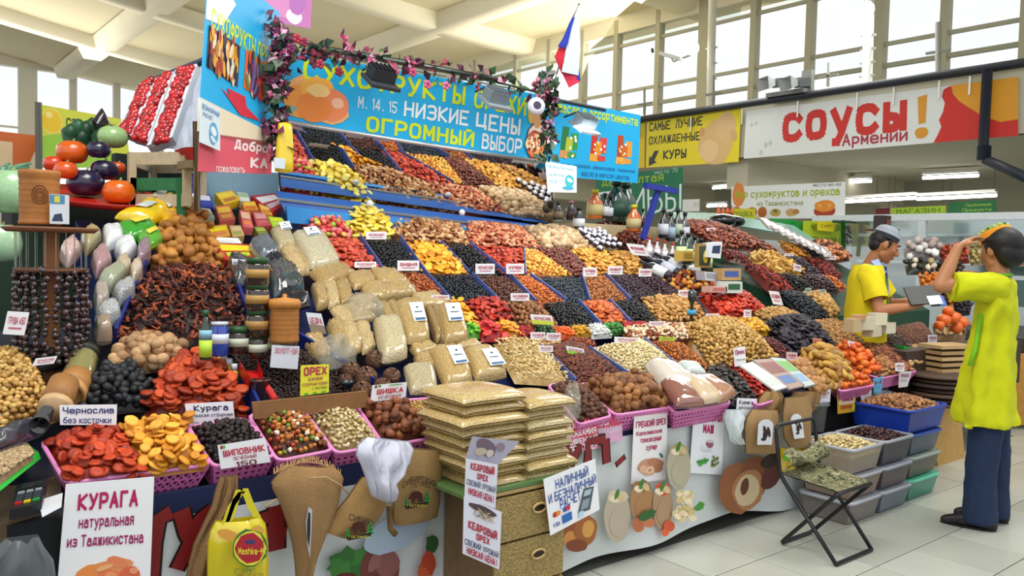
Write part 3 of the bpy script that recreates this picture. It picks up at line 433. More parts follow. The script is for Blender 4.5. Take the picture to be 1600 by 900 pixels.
B = [  # label, category, corners, kind, size, palette, bulge
 ('candied fruit bits in pink and green at the top left of the display', 'candied fruit', ((462, 340), (524, 336), (556, 372), (505, 374)), 'chunk', .045, ('e8808a', 'd84c4c', '9cc83a', 'f0c060', 'f09a7a'), .06),
 ('yellow dried pineapple slices heaped above the pineapple card', 'dried pineapple', ((522, 328), (592, 330), (616, 374), (556, 374)), 'disc', .055, ('f0d850', 'f6e474', 'e4c038'), .1),
 ('nuts with cracked tan shells at the top, right of the pineapple', 'nuts', ((594, 339), (716, 346), (734, 384), (628, 378)), 'date', .04, ALM, .05),
 ('reddish split almonds at the top, left of the pale walnuts', 'almonds', ((718, 347), (815, 356), (846, 390), (736, 384)), 'date', .042, ('c06a48', 'd88a60', 'a04a30', 'e0a880'), .05),
 ('dried apricots in pale red left of the first black raisins', 'dried apricots', ((503, 375), (558, 374), (592, 422), (538, 420)), 'disc', .04, ('c84a34', 'd85c40', 'b03a2a'), .03),
 ('black raisins between the pale red fruit and the yellow apricots', 'raisins', ((563, 374), (620, 375), (660, 428), (597, 425)), 'raisin', .024, BLK, .02),
 ('black prunes between the yellow apricots and the rust red apricots', 'prunes', ((690, 383), (732, 385), (788, 430), (734, 430)), 'raisin', .028, BLK, .03),
 ('rust red dried apricots right of the prunes card', 'dried apricots', ((734, 385), (816, 390), (818, 431), (788, 431)), 'disc', .04, RED, .03),
 ('small yellow and orange dried fruit right of the rust red apricots', 'dried fruit', ((816, 391), (836, 392), (896, 432), (819, 433)), 'chunk', .028, ('e8b83c', 'd88a2c', 'f0cc60', 'c8702c'), .03),
 ('dark pecans running down below the pale walnuts', 'pecans', ((822, 388), (888, 391), (925, 430), (892, 432)), 'date', .032, ('74382c', '8c4a38', '5c2a22'), .04),
 ('golden dried figs below the striped candies', 'dried figs', ((890, 391), (944, 391), (968, 432), (924, 432)), 'disc', .042, ('dca040', 'e8b450', 'c8862c'), .05),
 ('ochre dried figs left of the lying bottles', 'dried figs', ((946, 393), (994, 396), (1006, 430), (970, 432)), 'disc', .038, ('c08a38', 'd09a44', 'a87430'), .04),
 ('dark purple raisins below the pale red dried fruit', 'raisins', ((560, 420), (596, 424), (622, 440), (574, 436)), 'raisin', .024, PUR, .02),
 ('amber raisins below the first price card, beside the clear bags', 'raisins', ((604, 427), (662, 429), (694, 462), (652, 462)), 'raisin', .026, ('a4501c', 'b8642a', '8c3e16'), .03),
 ('blue black raisins below the yellow apricots', 'raisins', ((668, 430), (734, 431), (778, 474), (706, 474)), 'raisin', .024, BLU, .02),
 ('brown currants below the prunes card', 'raisins', ((738, 432), (793, 433), (836, 474), (780, 474)), 'raisin', .024, BRN, .02),
 ('orange raisins below the small yellow fruit', 'raisins', ((796, 433), (826, 433), (884, 474), (836, 475)), 'raisin', .026, ORA, .03),
 ('slate blue raisins below the pecans', 'raisins', ((828, 433), (907, 434), (918, 472), (884, 473)), 'raisin', .024, ('24303e', '1c2834', '303c4a'), .02),
 ('amber raisins below the golden figs', 'raisins', ((909, 434), (944, 432), (982, 472), (920, 473)), 'raisin', .026, ('a8622c', '8e4c22', 'b87434'), .03),
 ('dark purple raisins below the ochre figs', 'raisins', ((946, 432), (986, 430), (1034, 468), (986, 472)), 'raisin', .026, PUR, .03),
 ('plum coloured raisins beside the mixed dried fruit', 'raisins', ((988, 430), (1028, 430), (1066, 462), (1036, 468)), 'raisin', .028, ('3c2430', '4c3038', '2e1a26'), .03),
 ('bright yellow orange apricots beside the upright nut bags', 'dried apricots', ((690, 466), (722, 470), (752, 516), (728, 514)), 'disc', .04, YEL, .03),
 ('deep red dried apricots below the blue black raisins', 'dried apricots', ((724, 476), (776, 470), (806, 502), (752, 508)), 'disc', .04, ('b02a1c', '94201a', 'c43c26'), .07),
 ('brown figs below the brown currants', 'dried figs', ((792, 476), (836, 474), (874, 514), (818, 516)), 'nut', .034, ('8c5a34', '74462a', 'a06c40'), .04),
 ('black raisins below the orange raisins', 'raisins', ((850, 475), (902, 474), (936, 514), (882, 518)), 'raisin', .026, BLK, .03),
 ('orange dried apricots between two black raisin bins', 'dried apricots', ((903, 474), (950, 472), (980, 505), (940, 509)), 'disc', .038, ('cc5a1c', 'e07028', 'b44a18'), .04),
 ('black raisins beside the light brown dates', 'raisins', ((953, 473), (998, 472), (1028, 504), (984, 506)), 'raisin', .026, BLK, .03),
 ('light brown dates behind the black pepper mill bottle', 'dates', ((1000, 468), (1074, 464), (1106, 502), (1030, 506)), 'date', .04, ('c08c48', 'd0a05c', 'a87638'), .06),
 ('bright red dried tomatoes right of the black pepper mill bottle', 'dried tomatoes', ((1092, 460), (1160, 457), (1196, 486), (1126, 506)), 'disc', .045, ('c03018', 'd84424', 'a42414'), .08),
 ('lime green candied fruit beside the upright nut bags', 'candied fruit', ((722, 508), (744, 510), (752, 524), (728, 526)), 'chunk', .03, ('7cc83a', 'a0dc50', '58a82c'), .03),
 ('crimson candied slices below the deep red apricots', 'candied fruit', ((744, 504), (770, 506), (790, 528), (754, 528)), 'disc', .045, ('c4282c', 'dc3c3c'), .04),
 ('orange candied slices beside the crimson slices', 'candied fruit', ((772, 506), (794, 508), (818, 526), (792, 528)), 'disc', .04, ('e8961c', 'f0ac30'), .04),
 ('dark red barberries below the brown figs', 'berries', ((800, 512), (830, 512), (838, 526), (812, 528)), 'round', .018, CRM, .02),
 ('dark green candied fruit in the narrow row', 'candied fruit', ((832, 511), (862, 513), (868, 525), (840, 526)), 'chunk', .022, ('1c4a24', '2a6430', '123818'), .03),
 ('orange candied cubes in the narrow row', 'candied fruit', ((864, 514), (888, 514), (900, 526), (872, 528)), 'chunk', .022, ('e8601c', 'f07a30'), .03),
 ('golden candied cubes in the narrow row', 'candied fruit', ((888, 513), (912, 511), (926, 522), (900, 525)), 'chunk', .022, ('d8a41c', 'c48c14'), .03),
 ('white coconut cubes in the narrow row', 'candied fruit', ((912, 510), (938, 508), (958, 524), (928, 526)), 'chunk', .02, ('e8e8e4', 'd4d8d6'), .03),
 ('grass green candied cubes in the narrow row', 'candied fruit', ((940, 508), (966, 506), (976, 518), (954, 522)), 'chunk', .022, ('3c8a34', '2c6c28', '54a044'), .03),
 ('crimson cherries in the narrow row', 'candied fruit', ((970, 506), (1008, 505), (1016, 514), (980, 517)), 'round', .02, CRM, .02),
 ('cream and brown nuts in front of the light brown dates', 'nuts', ((970, 514), (1084, 508), (1084, 532), (984, 534)), 'nut', .026, ('e8d8b4', 'a4603c', 'd8b484', '8a4428', 'f0e4c8'), .05),
 ('small cracked nuts behind the hazelnut card', 'nuts', ((832, 530), (868, 528), (880, 540), (846, 544)), 'nut', .024, ('d8b888', 'c49a68', 'e8d0a4'), .03),
 ('reddish almonds behind the dark hazelnuts', 'almonds', ((884, 528), (926, 532), (932, 544), (890, 538)), 'bean', .02, ('9c4a2c', 'b45c38', '843c24'), .02),
 ('cashew nuts sloping beside the stacked nut bags', 'cashews', ((772, 532), (836, 532), (896, 600), (806, 594)), 'cashew', .03, ('dcc48c', 'ecd8a8', 'c8a868'), .06),
 ('dark brown hazelnuts in the middle front', 'hazelnuts', ((846, 546), (898, 534), (980, 592), (900, 600)), 'round', .019, HAZ, .05),
 ('pale blanched peanuts in the middle front', 'peanuts', ((920, 548), (1002, 532), (1056, 574), (986, 592)), 'bean', .022, PAL, .07),
 ('amber raisins in the middle front, right of the pale peanuts', 'raisins', ((1004, 536), (1066, 538), (1112, 582), (1058, 576)), 'raisin', .022, ('b0601e', '98501c', 'c4742a'), .05),
 ('large heap of light walnut halves in the middle of the stall', 'walnut halves', ((1060, 512), (1140, 500), (1216, 560), (1112, 582)), 'chunk', .034, ('c49a50', 'b48840', 'd4ae68', '9c7434'), .12),
 ('golden dried mango behind the walnut halves', 'dried mango', ((1142, 503), (1178, 500), (1204, 520), (1172, 524)), 'chunk', .034, ('e0a428', 'cc9020', 'ecb83c'), .05),
 ('black dried plums in front of the open walnut halves', 'dried plums', ((1092, 578), (1130, 568), (1182, 620), (1148, 630)), 'disc', .036, ('1e1614', '2c201c', '140e0c'), .04),
 ('red dried apricots right of the black dried plums', 'dried apricots', ((1130, 568), (1154, 566), (1208, 614), (1184, 622)), 'disc', .036, ('b8281a', 'cc3c22', '9c2016'), .04),
 ('dark red cranberries beside the black figs', 'berries', ((1186, 530), (1206, 528), (1246, 560), (1222, 566)), 'raisin', .024, ('5c1a1a', '702424', '481214'), .03),
 ('tan almonds behind the black figs', 'almonds', ((1166, 488), (1222, 480), (1272, 506), (1228, 512)), 'date', .032, ('b88c4c', 'a87a3c', 'c89c5c'), .04),
 ('tan nuts sloping in front of the white boxes', 'nuts', ((1262, 504), (1308, 500), (1356, 540), (1310, 548)), 'nut', .03, ('a87c48', '946838', 'bc9058'), .05),
 ('orange dried persimmon strips in front of the seller', 'dried persimmon', ((1304, 546), (1326, 540), (1378, 584), (1350, 592)), 'chunk', .06, ('e0641c', 'f0802c', 'cc5414'), .09),
 ('brown almonds between the orange persimmon and the dark dates', 'almonds', ((1336, 540), (1380, 536), (1424, 572), (1384, 582)), 'date', .028, ('84482c', '9c5c38', '6c3822'), .04),
 ('dark dates behind the peeled almonds, below the white boxes', 'dates', ((1364, 530), (1408, 526), (1430, 554), (1392, 560)), 'date', .034, ('40221a', '4e2c22', '301812'), .04),
 ('brown nuts heaped right of the white boxes', 'nuts', ((1394, 514), (1440, 505), (1462, 536), (1414, 544)), 'nut', .026, ('6c4430', '80543c', '583424'), .05),
 ('pale monkey nuts at the end of the front row', 'peanuts', ((1404, 546), (1430, 540), (1452, 566), (1418, 574)), 'date', .045, ('c8a468', 'b4905a', 'd8b87c'), .03),
 ('light brown nuts at the foot of the dark dates', 'nuts', ((1362, 552), (1384, 556), (1400, 580), (1374, 582)), 'nut', .03, ('b07c44', '98683a'), .03),
]
for b in B: heap(*b)
# blue strips between the bins
for i, q in enumerate([((561, 372), (597, 425)), ((624, 374), (664, 430)), ((688, 382), (733, 431)), ((733, 384), (790, 431)), ((817, 391), (820, 433)), ((664, 430), (704, 474)), ((736, 432), (779, 475)), ((795, 433), (836, 475)), ((827, 433), (884, 474)), ((908, 434), (920, 473)), ((945, 432), (984, 472)), ((902, 474), (938, 512)), ((951, 473), (983, 507)), ((842, 545), (898, 600)), ((918, 548), (984, 592)), ((1004, 534), (1058, 577))]):
    a = Sp(*q[0]); b = Sp(*q[1]); mb = MB(); d = nrm(b-a); mb.box((a+b)/2+SN*.0, (np.linalg.norm(b-a), .008, .07), '4a5c9c', np.array([d, np.cross(SN, d), SN])); obj('divider', mb, 'plastic', st)
# pieces big enough to be things of their own
heap('bed of yellow dried apricots under the single ones, upper row', 'dried apricots', ((632, 381), (690, 383), (734, 430), (664, 430)), 'disc', .046, YEL, .04, ind=('dried_apricot', 'golden dried apricot in the upper bin between black raisins and prunes', 'dried apricot', 'golden apricots in the upper bin', 'dry_one'))
heap('bed of light walnuts at the top of the display', 'walnuts', ((820, 356), (896, 360), (924, 390), (850, 390)), 'walnut', .05, ('d0b088', 'c0a078', 'dcc09c'), .06, ind=('walnut', 'light whole walnut at the top, left of the striped candies', 'walnut', 'light walnuts at the top', 'nut_one'))
heap('bed of black dried figs in the right part of the stall', 'dried figs', ((1196, 506), (1246, 496), (1308, 542), (1232, 560)), 'disc', .055, ('221c2a', '2c2636', '18141e'), .1, ind=('dried_fig', 'large black dried fig in the heap behind the ginger coloured fruit', 'dried fig', 'black figs in the right heap', 'dry_one'))
heap('bed of brown nuts below the clustered figs', 'walnuts', ((1232, 566), (1282, 560), (1322, 604), (1276, 612)), 'walnut', .05, ('c4925c', 'b48450', 'a47440'), .03, ind=('walnut', 'brown walnut at the front foot of the clustered yellow figs', 'walnut', 'walnuts below the clustered figs', 'nut_one'))
heap('bed of yellow brown dried pears in front of the black figs', 'dried pears', ((1250, 552), (1294, 545), (1330, 596), (1292, 602)), 'date', .062, ('b08434', 'c49844', '94682a'), .1, h=.02, ind=('dried_pear', 'yellow brown dried pear in the clustered heap before the black figs', 'dried pear', 'dried pears in the clustered heap', 'dry_one'))
heap('bed of shelled nuts left under the wooden jars', 'nuts', ((-60, 560), (34, 548), (92, 650), (-40, 700)), 'chunk', .028, ('c49a54', 'b48844', 'd0ac64', '9c7234'), .08, cap=3600, gap=.7)
heap('bed of brown dried persimmon behind the fruit peels', 'dried persimmon', ((262, 335), (304, 333), (354, 428), (232, 422)), 'nut', .062, ('b0742c', 'a0662a', 'c08438'), .08, dome=.4, ind=('dried_persimmon', 'amber brown dried persimmon in the tall heap left of the packets', 'dried persimmon', 'amber persimmons in the tall heap', 'dry_one'), extra=.4)
heap('dark red and black dried apple peels in a big heap on the left', 'dried peels', ((240, 424), (352, 426), (398, 540), (176, 534)), 'flake', .034, ('4a1c14', '8c3c20', '2a120e', 'a85428', '6a2818', '3a1612'), .1, cap=3000, extra=.5, dome=.5)
heap('bed of brown walnuts on the left', 'walnuts', ((196, 536), (262, 532), (300, 566), (158, 584)), 'walnut', .046, ('b08a62', 'a07a54', 'c09a70'), .06, dome=.5, gap=.75, ind=('walnut', 'brown unshelled walnut in the left heap behind the prunes', 'walnut', 'walnuts in the left heap', 'nut_one'), extra=.25)
heap('bed of black prunes on the left', 'prunes', ((150, 588), (210, 578), (246, 632), (118, 646)), 'chunk', .04, ('14161c', '0e1014', '1a1e26'), .07, gap=.7, ind=('prune', 'black wrinkled prune in the left heap before the walnuts', 'prune', 'black prunes in the left heap', 'dry_one'), extra=.2)
heap('bed of deep orange dried apricots on the left', 'dried apricots', ((268, 574), (330, 566), (392, 652), (226, 640)), 'disc', .052, ('b03c14', 'c44a1a', '9c3010'), .1, ind=('dried_apricot', 'deep orange dried apricot in the big heap behind the apricot card', 'dried apricot', 'deep orange apricots in the big heap', 'dry_one'), extra=.5, gap=.7)
heap('dark prunes in the bin behind the wooden jars', 'prunes', ((30, 552), (110, 548), (116, 566), (40, 576)), 'disc', .04, BLK, .04)
heap('black brown cedar nuts in the cardboard fronted bin', 'cedar nuts', ((362, 556), (470, 548), (582, 612), (400, 632)), 'bean', .018, ('2e1812', '3a2018', '22100c'), .06, cap=3500)
# ---------------------------------------------------------------- bins of the neighbouring stall on the right
B2 = [
 ('large heap of reddish brown dates at the top of the green stall', 'dates', ((1062, 347), (1112, 350), (1216, 392), (1118, 386)), 'date', .05, ('7c3a28', '98503a', '5c2a1e', 'a86048'), .08),
 ('chestnut dates behind the tall green bottles', 'dates', ((932, 350), (968, 346), (1052, 404), (996, 398)), 'date', .05, ('6e2c1e', '8a3e2a', '4c1c14', 'a05030'), .06),
 ('orange and black mixed dried fruit below the lying bottles', 'dried fruit', ((1018, 430), (1086, 422), (1120, 452), (1064, 462)), 'nut', .055, ('c8781c', '3a1c12', '8c3018', 'd8983c', '5a2818'), .06),
 ('golden dried apricots in the back row of the green stall', 'dried apricots', ((1216, 378), (1238, 382), (1270, 404), (1238, 400)), 'disc', .045, ('cc8c34', 'dca04a', 'b87628'), .04),
 ('black raisins in the back row of the green stall', 'raisins', ((1240, 382), (1266, 386), (1298, 406), (1272, 404)), 'raisin', .035, BLU, .04),
 ('orange brown dried fruit at the back right, by the yellow notices', 'dried fruit', ((1270, 378), (1300, 382), (1330, 404), (1302, 408)), 'nut', .06, ('8c4424', 'c87c4c', '5c2818', 'dc9864'), .06),
 ('red brown raisins left in the middle row of the green stall', 'raisins', ((1128, 392), (1152, 396), (1180, 416), (1136, 404)), 'raisin', .035, ('74261e', '8c3426', '5a1a14'), .04),
 ('yellow dried melon in the middle row of the green stall', 'dried melon', ((1168, 398), (1206, 396), (1262, 430), (1206, 430)), 'flake', .06, ('d8a850', 'e4bc6c', 'c08c38'), .06),
 ('dark purple raisins in the middle row of the green stall', 'raisins', ((1216, 398), (1246, 402), (1288, 432), (1258, 430)), 'raisin', .035, PUR, .04),
 ('red dried cherries in the middle row of the green stall', 'dried cherries', ((1258, 404), (1286, 404), (1316, 434), (1290, 432)), 'raisin', .038, ('74201c', '8c2c24', '561410'), .04),
 ('brick red dried tomatoes in the lower row of the green stall', 'dried tomatoes', ((1164, 416), (1184, 420), (1248, 458), (1204, 454)), 'flake', .05, ('8c2c22', 'a43c2c', '701e1a'), .06),
 ('black prunes in the lower row of the green stall', 'prunes', ((1206, 430), (1240, 432), (1274, 456), (1246, 456)), 'raisin', .036, BLK, .05),
 ('purple brown raisins in the lower row of the green stall', 'raisins', ((1248, 432), (1286, 434), (1312, 456), (1276, 456)), 'raisin', .036, ('382028', '2c181e', '4a2c34'), .05),
 ('orange raisins next to the yellow sleeve of the grey capped seller', 'raisins', ((1278, 432), (1300, 434), (1322, 452), (1304, 450)), 'raisin', .036, ORA, .04),
 ('black dried berries in the front row of the green stall', 'berries', ((1216, 456), (1250, 458), (1300, 498), (1262, 502)), 'raisin', .032, BLU, .05),
 ('tan dried figs at the left elbow of the grey capped seller', 'dried figs', ((1252, 458), (1288, 458), (1312, 490), (1296, 498)), 'nut', .045, ('c49858', 'b08448', 'd4ac6c'), .05),
]
for b in B2: heap(*b)
# stall across the aisle, seen between the two sellers
mb = MB(); mb.prism(np.array([(a, b, .05) for a, b in ((8.6, 3.0), (11.2, 1.2), (11.6, 2.6), (9.6, 4.2))]), np.array([(a, b, .82) for a, b in ((8.6, 3.0), (11.2, 1.2), (11.6, 2.6), (9.6, 4.2))]), '2a2622')
tag(obj('rear_counter', mb, 'semi', None, (10, 3, 0)), 'dark counter of the stall seen between the two sellers', 'counter')
FN = nrm(A_(-.62, -.5, .95)); FP = A_(8.9, 3.0, .98)
def FQ(q): return np.array([P(a, b, pl=(FP, FN)) for a, b in q])
B3 = [
 ('white wrapped sweets heaped behind the grey capped seller', 'sweets', ((1412, 384), (1464, 376), (1474, 402), (1416, 406)), 'nut', .1, ('d8d4d0', 'b8a8a0', 'f0ece8', '8c8084'), .1),
 ('orange red dried apricots behind the raised forearm', 'dried apricots', ((1468, 386), (1512, 382), (1516, 408), (1474, 412)), 'nut', .06, ('a84024', 'c05a30', '8c301c'), .05),
 ('pale green and brown pistachios left of the dark haired head', 'pistachios', ((1514, 384), (1546, 382), (1548, 410), (1518, 412)), 'nut', .05, ('a89858', 'b8a468', '8c8048'), .05),
 ('packets of pale tea below the white wrapped sweets', 'packets', ((1414, 408), (1458, 406), (1462, 424), (1418, 426)), 'chunk', .08, ('d8ccb4', '4c5c34', 'c8b080', '303428'), .05),
 ('dark brown chopped nuts behind the elbow', 'nuts', ((1460, 410), (1504, 410), (1506, 424), (1464, 426)), 'nut', .05, ('3a2c24', '2a201c', '5a4434'), .04),
 ('orange dried mango strips above the black tablet', 'dried mango', ((1436, 430), (1476, 428), (1484, 450), (1440, 450)), 'chunk', .06, ('d87820', 'e88c2c', 'c4661a'), .06),
 ('brown orange nuts below the elbow', 'nuts', ((1476, 428), (1532, 426), (1536, 450), (1482, 450)), 'nut', .05, ('b06834', '945028', 'c47c40'), .05),
 ('dark brown dried dates right of the tablet', 'dates', ((1450, 452), (1484, 450), (1484, 474), (1456, 476)), 'date', .05, ('3c2a22', '4a3428', '2c1e18'), .04),
 ('orange dried apricot slab beyond the pumpkin heap', 'dried apricots', ((1484, 452), (1516, 450), (1512, 474), (1482, 476)), 'nut', .05, ('dc8c20', 'cc7c1c'), .03),
 ('red dried berries in front of the seller holding the tablet', 'berries', ((1392, 480), (1422, 478), (1428, 498), (1396, 502)), 'nut', .04, ('b02c18', 'c43c20'), .05),
 ('long thin tan sticks in the tray above the stacked flatbreads', 'dried sticks', ((1458, 506), (1512, 512), (1508, 530), (1462, 528)), 'flake', .07, ('b08c60', 'c49c6c', '987450'), .06),
 ('dark fruit heap between pumpkin pieces and the yellow shirt', 'dried fruit', ((1490, 470), (1520, 472), (1516, 490), (1492, 492)), 'nut', .04, ('1e1820', '2c2028'), .05),
 ('mixed nuts beside the yellow shirt back edge, far right', 'nuts', ((1592, 384), (1620, 382), (1620, 410), (1592, 412)), 'nut', .05, ('c47c3c', 'b06830'), .05),
]
for b in B3: heap(b[0], b[1], None, *b[3:], C=FQ(b[2]), n=FN, cap=260)
for i, (x, y, r) in enumerate(((1474, 500, 12), (1488, 496, 14), (1502, 504, 12), (1482, 486, 10), (1494, 512, 11), (1468, 508, 9))):
    p = P(x, y, v=2.9); rr = r*np.dot(p-EYE, RM[2])/FPX; mb = MB(); v, f = jit(ICO[2], .12, 30+i); mb.add(v*A_(1, .9, .8)*rr+p, f, 'e0661c', True)
    tag(obj('candied_pumpkin', mb, 'moist', None, p), 'lump of bright orange candied fruit beside the yellow shirted back', 'candied fruit', 'candied fruit lumps by the tablet')
mb = MB(); mb.prism(np.array([(a, b, .5) for a, b in ((6.1, 2.86), (7.9, 2.72), (8.0, 3.0), (6.12, 3.02))]), np.array([(a, b, .86) for a, b in ((6.1, 2.86), (7.9, 2.72), (8.0, 3.0), (6.12, 3.02))]), '3a2a22')
tag(obj('end_counter', mb, 'wood', None, (7, 3, 0)), 'brown counter end carrying flatbreads, beside the yellow shirt', 'counter')
# ---------------------------------------------------------------- mirror, blue ledge, banners
ml = [P(440, 308, v=5.16), P(866, 364, v=5.16)]; mt = [P(432, 190, v=4.86), P(862, 254, v=4.86)]
o = thing('slanting_mirror', (ml[0]+ml[1])/2, 'long slanting mirror above the bins reflecting the goods', 'mirror')
Qm = np.array([mt[0], mt[1], ml[1], ml[0]]); mb = MB(); mb.add(Qm, [(0, 1, 2, 3)], 'ffffff'); obj('glass', mb, 'mirror', o)
mb = MB(); nb = -qn(Qm)*.02; mb.add([a+nb for a in Qm]+[a+nb*2 for a in Qm], [(0, 1, 2, 3), (4, 5, 6, 7), (0, 1, 5, 4), (1, 2, 6, 5), (2, 3, 7, 6), (3, 0, 4, 7)], '3a3a40'); obj('backing', mb, 'semi', o)
le = [P(430, 298, v=5.1), P(866, 355, v=5.1)]; l2 = [P(436, 312, v=5.0), P(868, 366, v=5.0)]; l3 = [P(452, 345, v=4.96), P(870, 378, v=4.96)]
o = thing('blue_ledge', (l2[0]+l2[1])/2, 'blue ledge with a chrome strip below the mirror', 'ledge')
mb = MB(); mb.add([le[0], le[1], l2[1], l2[0], l3[1], l3[0]], [(0, 1, 2, 3), (3, 2, 4, 5)], '1c5cae'); mb.add([x+A_(0, .14, -.1) for x in (le[0], le[1], l3[1], l3[0])], [(0, 1, 2, 3)], '1c5cae'); obj('shelf_board', mb, 'semi', o)
mb = MB(); mb.tube([l2[0], l2[1]], .014, 'd8e4f0'); obj('strip', mb, 'metal', o)
mb = MB(); mb.slab(PQ([(448, 322), (868, 372), (872, 388), (450, 348)], v=4.93), .02, '2f8fd8'); obj('lower_board', mb, 'semi', o)
for x, y in ((578, 318), (722, 332)): mb = MB(); p = P(x, y, v=4.98); mb.ell(p, (.025, .02, .025), 'e8eef4'); obj('knob', mb, 'gloss', o)
BQ = np.array([P(436, 78, v=4.78), P(868, 152, v=4.78), P(860, 252, v=4.84), P(430, 188, v=4.84)])
BC = '12b0ec'; YE = 'd4e81c'
o = sheet('main_banner', 'long turquoise banner over the mirror reading low prices and huge choice', 'banner', BQ,
      [('СУХОФРУКТЫ', (.07, .06, .62, .36), YE, .035), ('ОРЕХИ', (.655, .07, .875, .37), YE, .035), ('М. 14. 15', (.245, .46, .375, .64), 'dceef4', .02), ('НИЗКИЕ', (.4, .42, .64, .66), 'eef8fc', .03), ('ЦЕНЫ', (.67, .42, .855, .68), 'eef8fc', .03), ('ОГРОМНЫЙ', (.275, .7, .67, .97), YE, .04), ('ВЫБОР', (.7, .72, .87, .97), 'eef8fc', .03)], bg=BC)
picture(o, BQ, [(.12, .62, .1, .055, .3, 'f0b070'), (.07, .68, .05, .045, 0, 'f4a040'), (.12, .5, .055, .04, 0, 'f6b44c'), (.17, .66, .045, .045, 0, 'f08a5c'), (.11, .74, .055, .04, 0, 'ee8a3c'), (.12, .48, .035, .018, 0, 'fbd488'), (.18, .62, .02, .015, 0, 'f8c0a0')])
picture(o, BQ, [(.935, .72, .05, .062, 0, '7a2c20'), (.935, .62, .045, .03, 0, 'e8dcc8'), (.92, .66, .025, .02, 0, 'a83a28'), (.955, .68, .022, .02, 0, '8c3020'), (.93, .76, .045, .03, 0, 'e4c898'), (.92, .84, .03, .025, 0, 'd8703c'), (.95, .86, .03, .022, .2, 'e09a58'), (.9, .78, .02, .02, 0, 'f0d8a8')]+[(.93+rnd.uniform(-.035, .035), .74+rnd.uniform(-.14, .14), .006, .004, rnd.random()*3, rnd.choice(['f0e0c0', 'c84c28', '7a2418', 'e8a860'])) for _ in range(40)], 'printed_nuts')
picture(o, BQ, [(.9, .3, .02, .03, 0, 'c8b03c'), (.92, .22, .03, .02, 0, 'd890a0'), (.925, .36, .022, .03, 0, 'c89460')], 'printed_flowers')
Q2 = np.array([P(868, 153, v=4.78), P(1001, 180, v=4.78), P(996, 286, v=4.84), P(852, 274, v=4.84)])
o = sheet('oil_banner', 'turquoise banner reading oil assortment with pictures of cartons', 'banner', Q2, [('Масло в ассортименте', (.03, .03, .97, .2), YE, .03), ('Льняное, кедровое, абрикосовое, тыквенное', (.08, .8, .96, .87), '1a6ca8', .01), ('масло в мягкой цветок', (.36, .9, .9, .97), '1a6ca8', .01)], bg=BC)
def cartons(o, Q, cx, cols):
    it = [(cx-.05, .5, .035, .16, 0, cols[0]), (cx+.05, .52, .04, .11, 0, cols[1]), (cx, .56, .035, .09, 0, cols[2]), (cx-.04, .7, .05, .05, 0, cols[3]), (cx+.04, .7, .045, .035, 0, cols[1])]
    mb = MB(); n = qn(Q)
    for i, (a, b, w_, h_, r, c) in enumerate(it): mb.add(np.array([bil(Q, a+x*w_, b+y*h_) for x, y in ((-1, -1), (1, -1), (1, 1), (-1, 1))])+n*(.002+.0005*i), [(0, 1, 2, 3)], c)
    for k in range(9): blob(mb, Q, n, cx+rnd.uniform(-.07, .07), rnd.uniform(.45, .74), .012, .012, rnd.choice(['f0e8c0', 'e8b030', 'ffffff', cols[3]]), 0, .006+.0003*k)
    obj('printed_cartons', mb, 'paper', o)
cartons(o, Q2, .2, ('1c7a3c', '2c9a44', 'b8c83a', 'c8905c')); cartons(o, Q2, .52, ('c8302c', 'd84038', 'e8902c', 'e8a830')); cartons(o, Q2, .82, ('b84820', 'e8a040', 'd06828', 'f0b048'))
WL = A_(*P(430, 120, v=4.8)); wn = nrm(np.cross(A_(.68, .73, 0), A_(0, 0, 1))); wpl = (WL, wn)
WQ = PQ([(327, -70), (437, 20), (424, 208), (313, 152)], pl=wpl)
o = sheet('side_banner', 'turquoise side banner with fruit photographs and a red arrow, left of the main banner', 'banner', WQ, [('СУХОФРУКТЫ ОРЕХИ', (.06, .34, .98, .49), YE, .03)], bg=BC)
poly(o, WQ, [(.0, .0), (.35, .2), (.2, .42), (.0, .45)], 'eef6fa', .002, 'printed_flash')
for x0, x1, cols in ((.04, .44, ('c87c28', 'e8b030', 'e8dcc0', 'a83828', '3c2c3c', 'f0a838')), (.52, .93, ('c83040', '5c8a3c', 'e8b8a0', '6c5a9c', 'e86a2c', '3a2c50'))):
    mb = MB(); mb.add(np.array([bil(WQ, a, b) for a, b in ((x0, .48), (x1, .48), (x1, .79), (x0, .77))])+qn(WQ)*.003, [(0, 1, 2, 3)], cols[-2])
    for k in range(70): blob(mb, WQ, qn(WQ), rnd.uniform(x0+.03, x1-.03), rnd.uniform(.5, .76), .02, .045, rnd.choice(cols), rnd.uniform(-.5, .5), .0035+.0001*k, 7)
    obj('printed_photograph', mb, 'paper', o)
poly(o, WQ, [(.3, .84), (.55, .83), (.58, .9), (.8, .955), (.5, .985), (.22, .86), (.34, .885)], 'd42440', .004, 'printed_arrow')
LQ = PQ([(313, 152), (424, 208), (422, 238), (311, 205)], pl=wpl); mb = MB(); mb.slab(LQ, .01, 'ece0c4'); tag(obj('cream_panel', mb, 'paper', None, LQ[3]), 'cream strip directly under the turquoise side banner', 'panel')
LQ = PQ([(312, 206), (426, 222), (424, 272), (310, 268)], pl=wpl); sheet('pink_sign', 'pinkish red sign with white welcome letters under the side banner', 'sign', LQ, [('Добро', (.42, .06, .92, .42), 'f6e8ec', .05), ('КА', (.65, .52, .93, .85), 'f6e8ec', .06), ('пожаловать', (.2, .84, .58, 1.0), 'f6e8ec', .02)], bg='e0566c')
